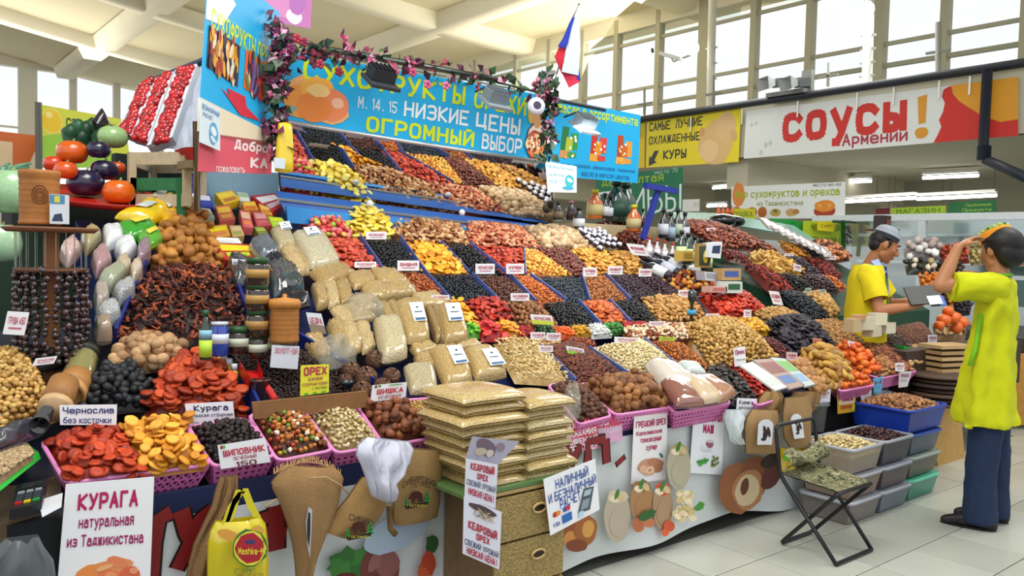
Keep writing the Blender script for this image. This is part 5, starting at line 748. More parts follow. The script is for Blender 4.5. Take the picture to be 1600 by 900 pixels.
for lab, q, c, s in [('crumpled dark blue plastic sack behind the packets', ((268, 320), (300, 262), (310, 322), (282, 330)), '1c2c8c', .08), ('dark grey bag with white card left of the jars', ((352, 408), (384, 404), (392, 446), (368, 452)), '343840', .06), ('slate clear bag right of the long red box', ((386, 388), (412, 376), (438, 406), (408, 416)), '5c6670', .07), ('black glossy bag between slate bags', ((410, 408), (434, 404), (446, 418), (418, 420)), '1a1e2a', .05), ('clear bag of dark fruit behind the wooden pot', ((414, 424), (450, 418), (478, 458), (426, 470)), '3c4448', .08), ('black bag behind the wooden pot lid', ((430, 460), (470, 452), (486, 480), (450, 488)), '1c2028', .05), ('clear bag of brown goods below the wooden pot', ((430, 528), (464, 526), (466, 546), (428, 548)), '4a3c38', .05)]:
    pk(lab, q, s, c, .05, name='plastic_bag', cat='bag', wr=.45)
# ================================================================ jars, pots, bottles
def lath(name, lab, cat, x, y, hpx, parts, up=(0, 0, 1), h=0, v=None, mat='glassy', group=None, seg=16):
    p = Sp(x, y, h) if v is None else P(x, y, v=v); s = hpx*np.dot(p-EYE, RM[2])/FPX; t = thing(name, p, lab, cat, group)
    for nm, prof, col, mt in parts: mb = MB(); mb.lathe(p, [(r*s, z*s) for r, z in prof], col, seg, up); obj(nm, mb, mt or mat, t)
    return t, p, s
def jarp(body, lid, lbl): return [('glass', [(.0, 0), (.36, 0), (.4, .08), (.4, .72), (.34, .8), (0, .8)], body, None), ('lid', [(0, .78), (.37, .78), (.37, 1), (0, 1)], lid, 'semi'), ('paper_label', [(.39, .28), (.408, .28), (.408, .58), (.39, .58)], lbl, 'paper')]
for i, (x, y, hp, lab) in enumerate(((402, 446, 44, 'top dark jar with tan label in the jar tower'), (402, 486, 44, 'second dark jar in the jar tower, green lid below the first'), (402, 526, 44, 'third dark jar in the jar tower'), (402, 560, 40, 'bottom jar of the tower with white green label'), (372, 552, 42, 'jar with white green label left of the jar tower foot'), (420, 554, 38, 'small jar right of the jar tower foot'))):
    lath('preserve_jar', lab, 'jar', x, y, hp, jarp('2a1612', '1c4a24', ['b08844', 'b08844', 'a88040', 'c4c8b4', 'c4c8b4', 'a8b088'][i]), v=3.3 if i < 4 else 3.32)
def wpot(x, y, hp, lab, v=None, h=0, up=(0, 0, 1)):
    lath('carved_pot', lab, 'pot', x, y, hp, [('body', [(0, 0), (.30, 0), (.31, .05)]+[(.30+.006*math.sin(k*2.2), .08+k*.035) for k in range(18)]+[(.32, .72), (0, .72)], 'a86c2c', 'wood'), ('lid', [(0, .72), (.335, .72), (.34, .84), (.30, .9), (.08, .93), (.04, .95), (.05, 1.0), (0, 1.02)], 'bc7c34', 'wood')], v=v, h=h, up=up, seg=24)
wpot(444, 534, 74, 'carved honey coloured wooden pot with knobbed lid, right of the jar tower', v=3.25)
t, p, s = lath('carved_barrel', 'tall carved wooden barrel on the round shelf, far left', 'barrel', 62, 351, 84, [('body', [(0, 0), (.35, 0), (.355, .04), (.34, .08)]+[(.335+.007*math.sin(k*2.4), .1+k*.04) for k in range(20)]+[(.35, .93), (.35, 1), (.3, 1), (.3, .9), (0, .9)], 'a8692c', 'wood')], v=3.6, seg=28)
for k in range(3): mb = MB(); rr = .05+.04*k; mb.tube([p+A_(-.15, -.99, 0)*s*(.352-rr*rr)+A_(.98, -.15, 0)*s*rr*cos(a)+A_(0, 0, 1)*s*(.55+rr*1.3*sin(a)) for a in np.linspace(0, 2*pi, 20)[:-1]], .0022, '8a5222', 6, True); obj('carved_ring', mb, 'wood', t)
C = P(80, 355, v=3.6); t = thing('carousel', (C[0], C[1], 1.0), 'round brown wooden carousel shelf on a post with dangling nut strings', 'stand'); mb = MB(); mb.lathe(C, [(0, -.02), (.15, -.02), (.17, -.005), (.16, .0), (0, 0)], '7c4c30', 28); obj('shelf', mb, 'wood', t)
mb = MB(); mb.box(C+A_(0, 0, -.33), (.05, .04, .64), '8a5528'); obj('post', mb, 'wood', t); mb = MB(); mb.lathe(C+A_(0, 0, -.17), [(0, 0), (.13, 0), (.13, .012), (0, .012)], '6a4028', 20); obj('hanging_ring', mb, 'wood', t)
T0 = jit(ICO[1], .12, 44)
for i in range(22):
    a = i*2*pi/22+.1; b = C+A_(cos(a)*.122, sin(a)*.122, -.17); mb = MB(); n = 15; z = np.linspace(0, -.34, n)[:, None]*A_(0, 0, 1); pos = b+z+rs.normal(0, .004, (n, 3)); mb.scatter(T0, pos, np.tile([.0125, .0125, .015], (n, 1))*rs.uniform(.8, 1.15, (n, 1)), rots(n, A_(0, 0, 1), .4), palcol(('2c1620', '3c2028', '241018', '462a30'), n))
    t = thing('nut_string', b+A_(0, 0, -.34), 'dark brown string of candied nuts hanging from the carousel', 'sweet', 'nut strings on the carousel'); obj('coating', mb, 'glassy', t); mb = MB(); mb.tube([b+A_(0, 0, .16), b], .0012, 'd8e4dc', 4); obj('thread', mb, 'semi', t)
p = P(93, 350, v=3.5); mb = MB(); mb.box(p+A_(0, 0, .055), (.055, .04, .11), 'dce4ec', np.array([nrm(A_(.85, -.5, 0)), nrm(A_(.5, .85, 0)), A_(0, 0, 1)])); t = thing('milk_carton', p, 'small white and blue carton beside the carved barrel', 'carton'); obj('body', mb, 'paper', t)
mb = MB(); e = nrm(A_(.85, -.5, 0)); f = nrm(A_(-.5, -.85, 0)); mb.add([p+f*.021+e*x+A_(0, 0, z) for x, z in ((-.026, .075), (.026, .075), (.026, .108), (-.026, .108))], [(0, 1, 2, 3)], '4c90c0'); mb.add([p+f*.022+e*x+A_(0, 0, z) for x, z in ((-.01, .08), (.01, .08), (.01, .104), (-.01, .104))], [(0, 1, 2, 3)], 'e0d83c'); mb.add([p+f*.021+e*x+A_(0, 0, z) for x, z in ((-.02, .01), (.02, .01), (.015, .04), (-.01, .035))], [(0, 1, 2, 3)], '30405c'); obj('carton_print', mb, 'paper', t)
# oil bottle, tin and lying bottles left of the jars
lath('oil_bottle', 'tall dark green oil bottle with lime label beside the blue tin', 'bottle', 321, 562, 78, [('glass', [(0, 0), (.11, 0), (.12, .03), (.12, .6), (.05, .75), (.045, .9), (0, .9)], '18301c', None), ('cap', [(0, .88), (.055, .88), (.055, 1), (0, 1)], '1c5a2c', 'semi'), ('paper_label', [(.118, .06), (.124, .06), (.124, .4), (.118, .4)], 'b8dc3c', 'paper'), ('upper_label', [(.118, .44), (.123, .44), (.123, .6), (.118, .6)], '8cc0d8', 'paper')], v=3.2)
lath('blue_tin', 'blue round tin behind the green oil bottle', 'tin', 343, 556, 50, [('body', [(0, 0), (.25, 0), (.27, .05), (.27, .9), (.24, .94), (.24, 1), (0, 1)], '1c3c9c', None), ('lid', [(0, .98), (.26, .98), (.26, 1.06), (0, 1.06)], 'c8d0dc', 'semi'), ('paper_label', [(.268, .4), (.274, .4), (.274, .7), (.268, .7)], 'd8e0f0', 'paper')], v=3.3)
for i, (x, y) in enumerate(((338, 556), (346, 562), (354, 570), (362, 578))):
    lath('small_bottle', 'small bottle with white cap and yellow label in the short row behind the red scoop', 'bottle', x+4, y+20, 30, [('glass', [(0, 0), (.2, 0), (.2, .55), (.1, .7), (0, .7)], 'c8c83c', None), ('cap', [(0, .68), (.16, .68), (.16, 1), (0, 1)], 'dce4ec', 'semi')], h=.02, group='row of small white capped bottles')
# red scoop and plastic cup in the cedar nuts
p = Sp(392, 596, .05); t = thing('red_scoop', p, 'red plastic scoop lying in the black cedar nuts', 'scoop'); mb = MB(); q = SQ(((372, 580), (400, 578), (408, 600), (388, 606)), .06); mb.slab(q, .004, 'cc1c1c'); mb.add([q[0], q[3], q[3]+SN*.05, q[0]+SN*.05], [(0, 1, 2, 3)], 'cc1c1c'); mb.add([q[1], q[2], q[2]+SN*.05, q[1]+SN*.05], [(0, 1, 2, 3)], 'cc1c1c'); obj('bowl', mb, 'plastic', t); mb = MB(); mb.tube([Sp(410, 594, .07), Sp(430, 624, .08)], .014, 'cc1c1c'); obj('handle', mb, 'plastic', t)
lath('plastic_cup', 'clear cup filled with black cedar nuts in front of the red scoop', 'cup', 405, 628, 36, [('wall', [(0, 0), (.36, 0), (.46, .95), (.5, .95), (.5, 1), (.47, 1)], '4a3028', 'glassy'), ('contents', [(0, .8), (.42, .8), (.3, .95), (0, 1.0)], '28140e', 'dry')], h=.01)
p = Sp(541, 604, .02); mb = MB(); mb.ell(p+SN*.02, (.035, .03, .02), '0e2430'); tag(obj('black_tin', mb, 'gloss', None, p), 'small black glossy lump lying in the cedar nuts near the blue divider', 'tin')
mb = MB(); mb.slab(PQ([(395, 629), (574, 611), (578, 636), (398, 655)], v=2.98), .015, '8a6038'); tag(obj('plank', mb, 'wood', None, P(480, 650, v=2.98)), 'brown plank closing the front of the black cedar nut bin', 'plank')
for q, i in ((((464, 540), (580, 612)), 0), (((372, 590), (400, 650)), 1), (((228, 418), (178, 536)), 2), (((356, 426), (398, 540)), 3)):
    a, b = Sp(*q[0]), Sp(*q[1]); mb = MB(); d = nrm(b-a); mb.box((a+b)/2+SN*.02, (np.linalg.norm(b-a), .012, .1), '1c2c78', np.array([d, np.cross(SN, d), SN])); obj('divider', mb, 'plastic', st)
# wooden jars and glass jar lying at the left
def lying(name, lab, cat, x, y, r, L, d, parts, v):
    p = P(x, y, v=v); t = thing(name, p, lab, cat)
    for nm, prof, col, mt in parts: mb = MB(); mb.lathe(p, [(a*r, b*L) for a, b in prof], col, 20, d); obj(nm, mb, mt, t)
lying('wooden_jar', 'wooden jar with flat round lid facing out, left of the black prunes', 'jar', 108, 612, .062, .16, (-.45, -.8, -.3), [('body', [(0, -.6), (.95, -.6), (1, 0), (0, 0)], 'a8763c', 'wood'), ('lid', [(0, 0), (1.06, 0), (1.06, .2), (.85, .2), (.85, .14), (0, .14)], 'c49458', 'wood')], 3.3)
lying('wooden_jar', 'second wooden jar below, pale round lid showing', 'jar', 88, 632, .052, .14, (-.35, -.75, -.5), [('body', [(0, -.8), (.95, -.8), (1, 0), (0, 0)], '9c6c38', 'wood'), ('lid', [(0, 0), (1.05, 0), (1.05, .2), (0, .22)], 'c8a478', 'wood')], 3.15)
lying('glass_jar', 'glass jar of pale nuts with dark lid lying behind the wooden jars', 'jar', 126, 574, .055, .13, (.3, .7, .5), [('glass', [(0, -.7), (.9, -.7), (1, -.5), (1, .4), (.8, .55), (0, .55)], '8a8454', 'glassy'), ('lid', [(0, .55), (.95, .55), (.95, .75), (0, .75)], '2a2e24', 'semi')], 3.5)
lying('glass_tumbler', 'dark glass tumbler lying at the foot of the wooden jars', 'glass', 66, 656, .03, .07, (-.3, -.8, -.2), [('wall', [(.7, -1), (1, .6), (.95, .6), (.65, -.95)], '2c2826', 'glassy')], 3.05)
# pumpkins and vegetables behind
p0 = P(160, 312, v=5.1); mb = MB(); mb.lathe(p0, [(0, -.02), (.3, -.01), (.36, .03), (.34, .03), (.28, 0), (0, 0)], 'c02018', 24, (0, -.2, 1)); tag(obj('red_tray', mb, 'plastic', None, p0), 'shallow red tray under the pumpkins and dark squashes', 'tray')
def gourd(lab, x, y, r, v, col, name='pumpkin', cat='pumpkin', sy=.86, ribs=10, amp=.05, mat='gloss', stem='8a9a5c'):
    p = P(x, y, v=v); rr = r*np.dot(p-EYE, RM[2])/FPX; t = thing(name, p-A_(0, 0, rr*sy), lab, cat); f = ICO[3]; vv = f[0].copy(); a = np.arctan2(vv[:, 1], vv[:, 0]); k = 1-amp*np.abs(np.sin(a*ribs/2))**.5*np.sqrt(np.clip(1-vv[:, 2]**2, 0, 1)); vv *= k[:, None]; vv[:, 2] *= sy*(1-.25*np.exp(-6*(vv[:, 0]**2+vv[:, 1]**2)))
    mb = MB(); mb.add(vv*rr+p, f[1], col, True); obj('flesh', mb, mat, t); mb = MB(); mb.tube([p+A_(0, 0, rr*sy*.66), p+A_(.01, -.01, rr*sy*.66+rr*.32)], [rr*.1, rr*.06], stem, 6); obj('stem', mb, 'matte', t)
gourd('orange pumpkin in front, right end of the red tray', 186, 300, 25, 5.0, 'e0660c'); gourd('large orange pumpkin at the back of the tray', 113, 238, 24, 5.3, 'dc5c10'); gourd('orange pumpkin left of the dark squashes', 103, 266, 18, 5.1, 'dc5410'); gourd('red orange pumpkin peeping out at the left', 84, 256, 16, 5.3, 'd43c18'); gourd('small orange pumpkin behind the dark squash on the right', 184, 262, 12, 5.25, 'd4501c')
for a in (('large dark purple squash beside the front pumpkin', 134, 286, 28), ('dark purple squash in the middle of the pile', 163, 266, 21), ('dark purple squash at the top of the pile', 154, 234, 18)): gourd(a[0], a[1], a[2], a[3], 5.15 if a[3] == 28 else 5.2, '20163a', 'dark_squash', 'squash', .85, 8, .02)
gourd('pale green watermelon shaped squash under the berry poster', 176, 214, 23, 5.35, '9cc080', 'green_squash', 'squash', .85, 8, .01)
mb = MB()
for i, (x, y) in enumerate(((108, 196), (120, 188), (132, 192), (142, 186), (150, 200), (126, 204))):
    a = P(x, y+24, v=5.5); b = P(x+4, y, v=5.45); mb.tube([a, (a+b)/2+A_(0, 0, .01), b], [.035, .05, .02], ['1c4a2c', '24583a', '163c26'][i % 3], 8)
tag(obj('cucumber_bunch', mb, 'semi', None, P(125, 215, v=5.5)), 'bunch of dark green vegetables above the pumpkins', 'vegetables', kind='stuff')
mb = MB(); mb.tube([P(150, 194, v=5.4), P(158, 184, v=5.4), P(166, 196, v=5.4)], [.03, .06, .03], '281c2c', 8); tag(obj('aubergine', mb, 'gloss', None, P(158, 190, v=5.4)), 'dark aubergine lying on the green vegetables', 'aubergine')
# crates and the berry trays wrapped in newspaper
def crate(lab, Q, z1, z0, col, name='crate'):
    t = thing(name, (Q[0]+Q[2])/2, lab, 'crate')
    for (a, b) in ((0, 1), (1, 2), (2, 3), (3, 0)):
        for k, z in enumerate((z1-.035, z0+.03)): mb = MB(); q = np.array([Q[a], Q[b], Q[b], Q[a]]); q[0, 2] = q[1, 2] = z+.035; q[2, 2] = q[3, 2] = z-.035; mb.slab(q, .012, col); obj('slat', mb, 'wood', t)
    for c in Q: mb = MB(); m_ = c.copy(); m_[2] = (z0+z1)/2; mb.box(m_, (.04, .04, z1-z0), col); obj('post', mb, 'wood', t)
a = P(206, 238, v=5.0); b = P(292, 246, v=4.7); crate('pale wooden crate under the berry trays', np.array([a, b, b+A_(.25, .5, 0), a+A_(.25, .5, 0)]), a[2], a[2]-.3, 'b8a888')
a = P(208, 300, v=5.0); b = P(282, 310, v=4.75); crate('green painted crate below the pale wooden crate', np.array([a, b, b+A_(.25, .5, 0), a+A_(.25, .5, 0)]), a[2]+.08, a[2]-.35, '1c6a3c')
mb = MB(); c = P(250, 300, v=5.5); mb.box((1.45, 5.78, .9), (1.4, .4, 1.84), '1c2420'); mb.box((1.75, 5.8, 1.05), (.8, .1, 2.12), '16241c'); mb.box((.3, 5.3, .85), (1.5, .3, 1.5), '16301f'); tag(obj('rear_stand', mb, 'matte', None, c), 'dark green stand and back panel, shade in their colour, behind pumpkins and carousel', 'stand')  # dark boxes put in for the shaded interior behind the crates
TP = (P(200, 236, v=5.3), nrm(A_(-.55, -.72, .42)))
TQ = PQ([(224, 134), (320, 98), (300, 250), (160, 236)], pl=TP); TQ = PQ([(226, 136), (322, 96), (262, 252), (188, 232)], pl=TP); TP2 = PQ([(222, 130), (330, 92), (334, 250), (186, 228)], pl=TP)
for i, (q, lab) in enumerate([(((222, 134), (244, 126), (208, 216), (186, 206)), 'leftmost tilted tray of red cherry tomatoes'), (((246, 126), (274, 116), (234, 224), (206, 216)), 'middle tilted tray of red cherry tomatoes'), (((276, 114), (310, 104), (272, 218), (232, 232)), 'right tilted tray of red cherry tomatoes')]):
    Q = PQ(q, pl=TP); t = thing('tomato_tray', (Q[2]+Q[3])/2, lab, 'tray'); mb = MB(); mb.slab(Q, .06, 'c8ccd4'); n = qn(Q)
    for s0, s1 in ((0, .16), (.84, 1)): mb.slab(np.array([bil(Q, a, b) for a, b in ((s0, 0), (s1, 0), (s1, 1), (s0, 1))])+n*.03, .03, 'd4d6de')
    obj('carton', mb, 'paper', t); mb = MB(); N = 90; ss = rs.uniform(.22, .78, N); tt = (np.arange(N)+.5)/N; mb.scatter(ICO[2], bil(Q, ss, tt)+n*.02, np.full((N, 3), .025)*rs.uniform(.85, 1.15, (N, 1)), rots(N, n, 1), palcol(('b8141c', 'cc2024', '980e14'), N)); o = obj('tomatoes', mb, 'gloss', t); o['kind'] = 'stuff'
Q = PQ(((314, 100), (328, 96), (306, 232), (238, 232)), pl=(TP[0]-TP[1]*.05, TP[1])); mb = MB(); G = 8
V = np.array([bil(Q, i/G, j/G)+TP[1]*.012*rnd.uniform(-1, 1) for j in range(G+1) for i in range(G+1)]); F = [(j*(G+1)+i, j*(G+1)+i+1, (j+1)*(G+1)+i+1, (j+1)*(G+1)+i) for j in range(G) for i in range(G)]; mb.add(V, F, 'b4bac8'); mb.add(V-TP[1]*.004, F, 'b4bac8'); o = tag(obj('newspaper_wrap', mb, 'paper', None, Q[3]), 'grey printed paper wrapped around the right side of the tomato trays', 'paper'); ORG[o.name] = Q[3]
picture(o, Q, [(.4, .72, .1, .04, .5, '2c2c38'), (.36, .76, .06, .02, .2, 'b4bac8'), (.7, .3, .02, .1, .2, '8a90a4')], 'printed_mark', off=.02)
mb = MB(); q = PQ(((222, 132), (322, 92), (330, 84), (230, 124)), pl=TP); mb.slab(q, .1, '3a3c50'); tag(obj('dark_cloth', mb, 'cloth', None, q[0]), 'dark crumpled cloth along the top of the tomato trays', 'cloth')
p = P(318, 242, v=4.62); mb = MB(); q = PQ(((290, 230), (330, 228), (350, 242), (300, 250)), v=4.6); mb.slab(q, .2, 'a81c14'); tag(obj('red_bundle', mb, 'cloth', None, p), 'dark red folded bundle under the payment notice', 'bundle')
mb = MB(); q = PQ(((290, 250), (345, 250), (342, 266), (292, 262)), v=4.6); mb.slab(q, .2, '8a7858'); tag(obj('board_end', mb, 'wood', None, p-A_(0, 0, .1)), 'end of a grey brown board below the red bundle', 'board')
mb = MB(); mb.tube([P(306, 190, v=4.6), P(308, 330, v=4.6)], .018, '8a949a'); tag(obj('metal_post', mb, 'metal', None, P(308, 300, v=4.6)), 'grey metal post at the left edge of the pink sign', 'post')
for a in (('pale cabbage wrapped in film at the far left edge', 18, 300, 34, '9cc494'), ('second wrapped cabbage below the first, cut by the frame', 2, 380, 30, 'a4c8a0')): gourd(a[0], a[1], a[2], a[3], 4.4, a[4], 'wrapped_cabbage', 'cabbage', 1.2, 6, .05)
mb = MB()
for k in range(16): a = P(rnd.uniform(-20, 20), 300, v=4.5); b = P(rnd.uniform(0, 50), rnd.uniform(252, 275), v=4.5); mb.tube([a, (a+b)/2+A_(0, 0, .05), b], [.008, .012, .006], rnd.choice(['5c8c70', '4a7c60', '7ca88c']), 6)
tag(obj('spring_onions', mb, 'semi', None, P(10, 290, v=4.5)), 'sheaf of green onion leaves above the wrapped cabbage', 'onions', kind='stuff')
# hanging yellow mesh bag at the corner of the banners
t = thing('hanging_packet', P(443, 270, v=4.6), 'yellow packet of sweets hanging beside the mirror edge', 'packet'); mb = MB(); C = PQ(((434, 190), (456, 192), (458, 272), (428, 270)), v=4.55); pillow(mb, C, .03, 'e0c41c', seed=5); obj('bag', mb, 'glassy', t); mb = MB(); mb.add(PQ(((428, 246), (446, 248), (445, 264), (427, 262)), v=4.50), [(0, 1, 2, 3)], 'c8d4e0'); obj('paper_label', mb, 'paper', t)
# ================================================================ front of the stall
CV = 2.79
cl = thing('front_cloth', P(900, 880, v=CV), 'long white printed cloth with nuts and red letters covering the stall front', 'cloth')
us = np.linspace(.3, 4.64, 90); mb = MB(); V = []
for j in range(9):
    for u in us: t_ = j/8; zb = .035+.035*math.sin(u*2.1+.5)+.015*math.sin(u*5.3); V.append((u, CV+.006+t_*(.022*math.sin(u*5.2)+.012*math.sin(u*11+1))-.02*t_, .63*(1-t_)+zb*t_))
n_ = len(us); F = [(j*n_+i, j*n_+i+1, (j+1)*n_+i+1, (j+1)*n_+i) for j in range(8) for i in range(n_-1)]; mb.add(V, F, 'd0d6d6', True); mb.add(np.array(V)+A_(0, .004, 0), F, 'd0d6d6', True); obj('fabric', mb, 'vinyl', cl)
mb = MB(); mb.box((2.5, 2.825, .665), (4.35, .03, .09), '18224c'); tag(obj('blue_skirting', mb, 'cloth', None, (2.5, 2.82, .66)), 'dark blue cloth strip along the front edge below the pink baskets', 'cloth')
OFF = [0]
def cq(*q, v=None): OFF[0] += .0004; return PQ(q, v=(v or CV-.028)-OFF[0])
def stroke(px, wd, col, name, v=None):                              # brush letters printed on the cloth
    OFF[0] += .0004; pts = [P(a, b, v=(v or CV-.028)-OFF[0]) for a, b in px]; L_ = []; R_ = []
    for i, p in enumerate(pts):
        d = nrm(pts[min(i+1, len(pts)-1)]-pts[max(i-1, 0)]); s = A_(-d[2], 0, d[0]); w_ = wd[i] if hasattr(wd, '__len__') else wd; L_.append(p+s*w_); R_.append(p-s*w_)
    k = len(pts); mb = MB(); mb.add(L_+R_, [(i, i+1, k+i+1, k+i) for i in range(k-1)], col); obj(name, mb, 'vinyl', cl)
LT = [([(268, 800), (248, 812), (240, 850), (236, 905)], .024), ([(283, 797), (292, 830), (308, 862), (300, 880)], .026), ([(332, 796), (312, 812), (296, 850), (276, 890)], .022), ([(398, 815), (440, 800), (455, 782)], .022), ([(432, 790), (432, 860)], .03), ([(400, 832), (448, 832)], .02),
      ([(876, 690), (894, 716)], .02), ([(908, 694), (886, 738)], .018), ([(918, 722), (920, 690), (946, 686)], .022), ([(948, 724), (946, 686)], .022), ([(968, 716), (971, 724)], .03)]
for px, wd in LT: stroke(px, wd+.008, '16080a', 'printed_outline')
for px, wd in LT: stroke(px, wd, '7a1416', 'printed_letter')
def cpic(name, items, x0, y0, x1, y1):
    Q = cq((x0, y0), (x1, y0), (x1, y1), (x0, y1)); OFF[0] += .008; mb = MB(); n = A_(0, -1, 0); W = x1-x0; H = y1-y0
    for i, (cx, cy, rx, ry, rot, col, *w_) in enumerate(items): blob(mb, Q, n, (cx-x0)/W, (cy-y0)/H, rx/W, ry/W, col, rot, .0005+.0003*i, 16, w_[0] if w_ else .05, (W, H))
    obj(name, mb, 'vinyl', cl); OFF[0] -= .004
cpic('printed_hazelnut', [(540, 880, 30, 24, 0, '2c6a2c', .25), (530, 890, 20, 16, .3, '3c7c34', .3), (560, 868, 16, 10, -.8, '3a7a30', .25), (592, 888, 33, 32, 0, '6e3430'), (604, 880, 20, 22, .3, '8a5450'), (584, 876, 8, 20, .5, '94605a'), (540, 906, 20, 12, 0, '5c2420')], 500, 845, 630, 925)
cpic('printed_physalis', [(668, 880, 12, 22, .2, 'b8442c', .2), (662, 898, 10, 14, -.3, 'cc5a3a', .2), (674, 850, 10, 14, 0, '2c5a2c', .2)], 650, 830, 700, 920)
cpic('printed_shading_patch', [(620, 830, 60, 26, -.5, 'a8bcd0', .05), (640, 800, 40, 14, -.6, '94b0cc', .05)], 560, 780, 700, 860)  # light blue shading put onto the cloth as flat print
cpic('printed_figs', [(898, 838, 20, 25, -.2, '8a4a20'), (892, 845, 12, 16, -.2, 'c88840'), (914, 828, 18, 24, .2, '9c5c28'), (918, 826, 9, 14, .2, 'd09848'), (900, 852, 17, 10, 0, '7a3c1c')], 870, 790, 945, 880)
def bagpr(x0, y0, x1, y1, c, c2, name):
    cpic(name, [((x0+x1)/2, (y0+y1)/2+4, (x1-x0)/2*1.05, (y1-y0)/2*1.05, 0, c, .02), ((x0+x1)/2, y0+12, (x1-x0)/2*.8, 10, 0, c2, .15), ((x0+x1)/2-6, y0+16, 7, 5, .4, 'e8d8b8', .1), ((x0+x1)/2+6, y0+13, 7, 5, .9, 'd0b888', .1), ((x0+x1)/2-1, y0+8, 3, 9, .3, '3c7a30', .1), ((x0+x1)/2, (y0+y1)/2+14, (x1-x0)*.32, (y1-y0)*.28, 0, c, .02)], x0-10, y0-10, x1+10, y1+14)
bagpr(944, 764, 984, 842, 'b4a894', 'd0c0a0', 'printed_paper_bag'); bagpr(985, 748, 1020, 810, 'a87c50', '8a6a40', 'printed_paper_bag'); bagpr(1020, 752, 1050, 822, 'a88868', 'c8502c', 'printed_paper_bag'); bagpr(1042, 690, 1078, 760, 'b0a890', 'a89868', 'printed_paper_bag')
cpic('printed_nuts', [(996, 820, 9, 11, 0, 'b4643c'), (1011, 816, 9, 8, .3, 'c07048'), (1008, 805, 14, 7, -.4, '2c5a28', .2), (1042, 822, 9, 9, 0, 'cc5028'), (1036, 832, 6, 6, 0, 'd85c30')]+[(1066+rnd.uniform(-16, 14), 795+rnd.uniform(-26, 18), 6, 4, rnd.random()*3, rnd.choice(['e0cc9c', 'd0b880', 'ecdcb8'])) for _ in range(40)]+[(1088, 790, 10, 6, -.6, '4c8c38', .2)], 980, 750, 1110, 845)
cpic('printed_bread', [(1150, 762, 28, 42, .15, '8a5430'), (1176, 745, 22, 34, .1, '7c4424'), (1166, 765, 24, 32, .25, 'a87448'), (1164, 766, 18, 25, .25, 'c8b490'), (1160, 760, 6, 14, .2, '5c3018'), (1205, 740, 14, 28, .6, '5a2c24'), (1200, 720, 16, 10, -.5, '2a1a18')], 1110, 690, 1235, 815)
# ---------------------------------------------------------------- woven chest of drawers
CU0, CU1, CV0, CV1 = 1.915, 2.285, 2.45, 2.77; t = thing('wicker_chest', ((CU0+CU1)/2, (CV0+CV1)/2, 0), 'woven tan chest of drawers standing in front of the cloth under the stacked bags', 'chest')
mb = MB(); mb.box(((CU0+CU1)/2, (CV0+CV1)/2+.01, .3), (CU1-CU0-.02, CV1-CV0-.02, .6), '6c5434')
mb.box((CU0+.006, (CV0+CV1)/2, .3), (.012, CV1-CV0, .6), '7a6040'); mb.box((CU1-.006, (CV0+CV1)/2, .3), (.012, CV1-CV0, .6), 'a08450'); mb.box(((CU0+CU1)/2, (CV0+CV1)/2, .607), (CU1-CU0+.02, CV1-CV0+.02, .014), 'a88c58'); obj('frame', mb, 'wood', t)
vc('wicker', .6, noise=.22, scale=90, bump=.9, bscale=110)
for k, (z0, z1) in enumerate(((.415, .59), (.225, .405), (.03, .215))):
    mb = MB(); mb.box(((CU0+CU1)/2, CV0-.006, (z0+z1)/2), (CU1-CU0-.01, .016, z1-z0), 'b09458'); d = obj('drawer', mb, 'wicker', t)
    mb = MB(); zc = (z0+z1)/2+.02; mb.tube([A_((CU0+CU1)/2+.04+cos(a)*.034, CV0-.02, zc+sin(a)*.018) for a in np.linspace(0, 2*pi, 17)[:-1]], .005, 'c8a870', 6, True); mb.add([A_((CU0+CU1)/2+.04+cos(a)*.032, CV0-.018, zc+sin(a)*.016) for a in np.linspace(0, 2*pi, 17)[:-1]], [tuple(range(16))], '2c1c10'); obj('handle', mb, 'wood', d)
mb = MB(); mb.box((2.08, 2.62, .624), (.62, .36, .014), '5a7a48'); tag(obj('green_tray', mb, 'plastic', None, (2.08, 2.62, .617)), 'thin green tray edge under the stacked pine nut bags', 'tray')
# ---------------------------------------------------------------- hanging sheets
MG = 'b81858'; PU = '6c2a80'
Q = PQ([(103, 757), (241, 745), (234, 925), (88, 932)], v=2.70)
sheet('price_sheet', 'large white sheet naming natural apricots from Tajikistan, bottom left', 'sign', Q, [('КУРАГА', (.14, .09, .82, .25), MG, .05), ('натуральная', (.17, .32, .78, .43), 'a01c60', .03), ('из Таджикистана', (.06, .46, .9, .57), 'a01c60', .03)],
      [(.5, .78, .3, .1, -.2, 'e89860'), (.3, .8, .14, .08, -.5, 'ee9048'), (.62, .72, .12, .06, .4, 'e88858'), (.36, .9, .16, .08, 0, 'e4703c'), (.55, .86, .15, .1, .3, 'ec7c4c'), (.76, .84, .12, .1, -.3, 'e06a44'), (.25, .92, .14, .07, .2, 'e66c40'), (.48, .76, .1, .03, -.3, 'f4b078'), (.55, .84, .07, .06, .3, 'f29a68'), (.8, .8, .05, .04, 0, 'f09a70'), (.62, .95, .18, .07, 0, 'e2683c')])
def fs(lab, px, v, texts, pics=(), bg='f2f2f6', **k): return sheet(k.pop('name', 'price_sheet'), lab, 'sign', PQ(px, v=v), texts, pics, bg, .0015, **k)
fs('white card for healing rosehips standing in the basket of black rosehips', [(340, 696), (414, 684), (423, 722), (345, 733)], 2.79, [('ШИПОВНИК', (.08, .24, .94, .52), 'c02040', .04), ('ЛЕЧЕБНЫЙ', (.26, .55, .74, .72), 'a03048'), ('150', (.3, .78, .72, 1.0), '7a3440', .04)], [(.07, .1, .025, .04, 0, 'a02020'), (.12, .1, .025, .04, 0, '6cb02c')])
fs('white card for seedless prunes at the back of the big pink basket', [(93, 633), (183, 632), (182, 664), (94, 664)], 3.0, [('Чернослив', (.05, .1, .95, .5), '223070', .03), ('без косточки', (.05, .58, .9, .92), '223070', .02)])
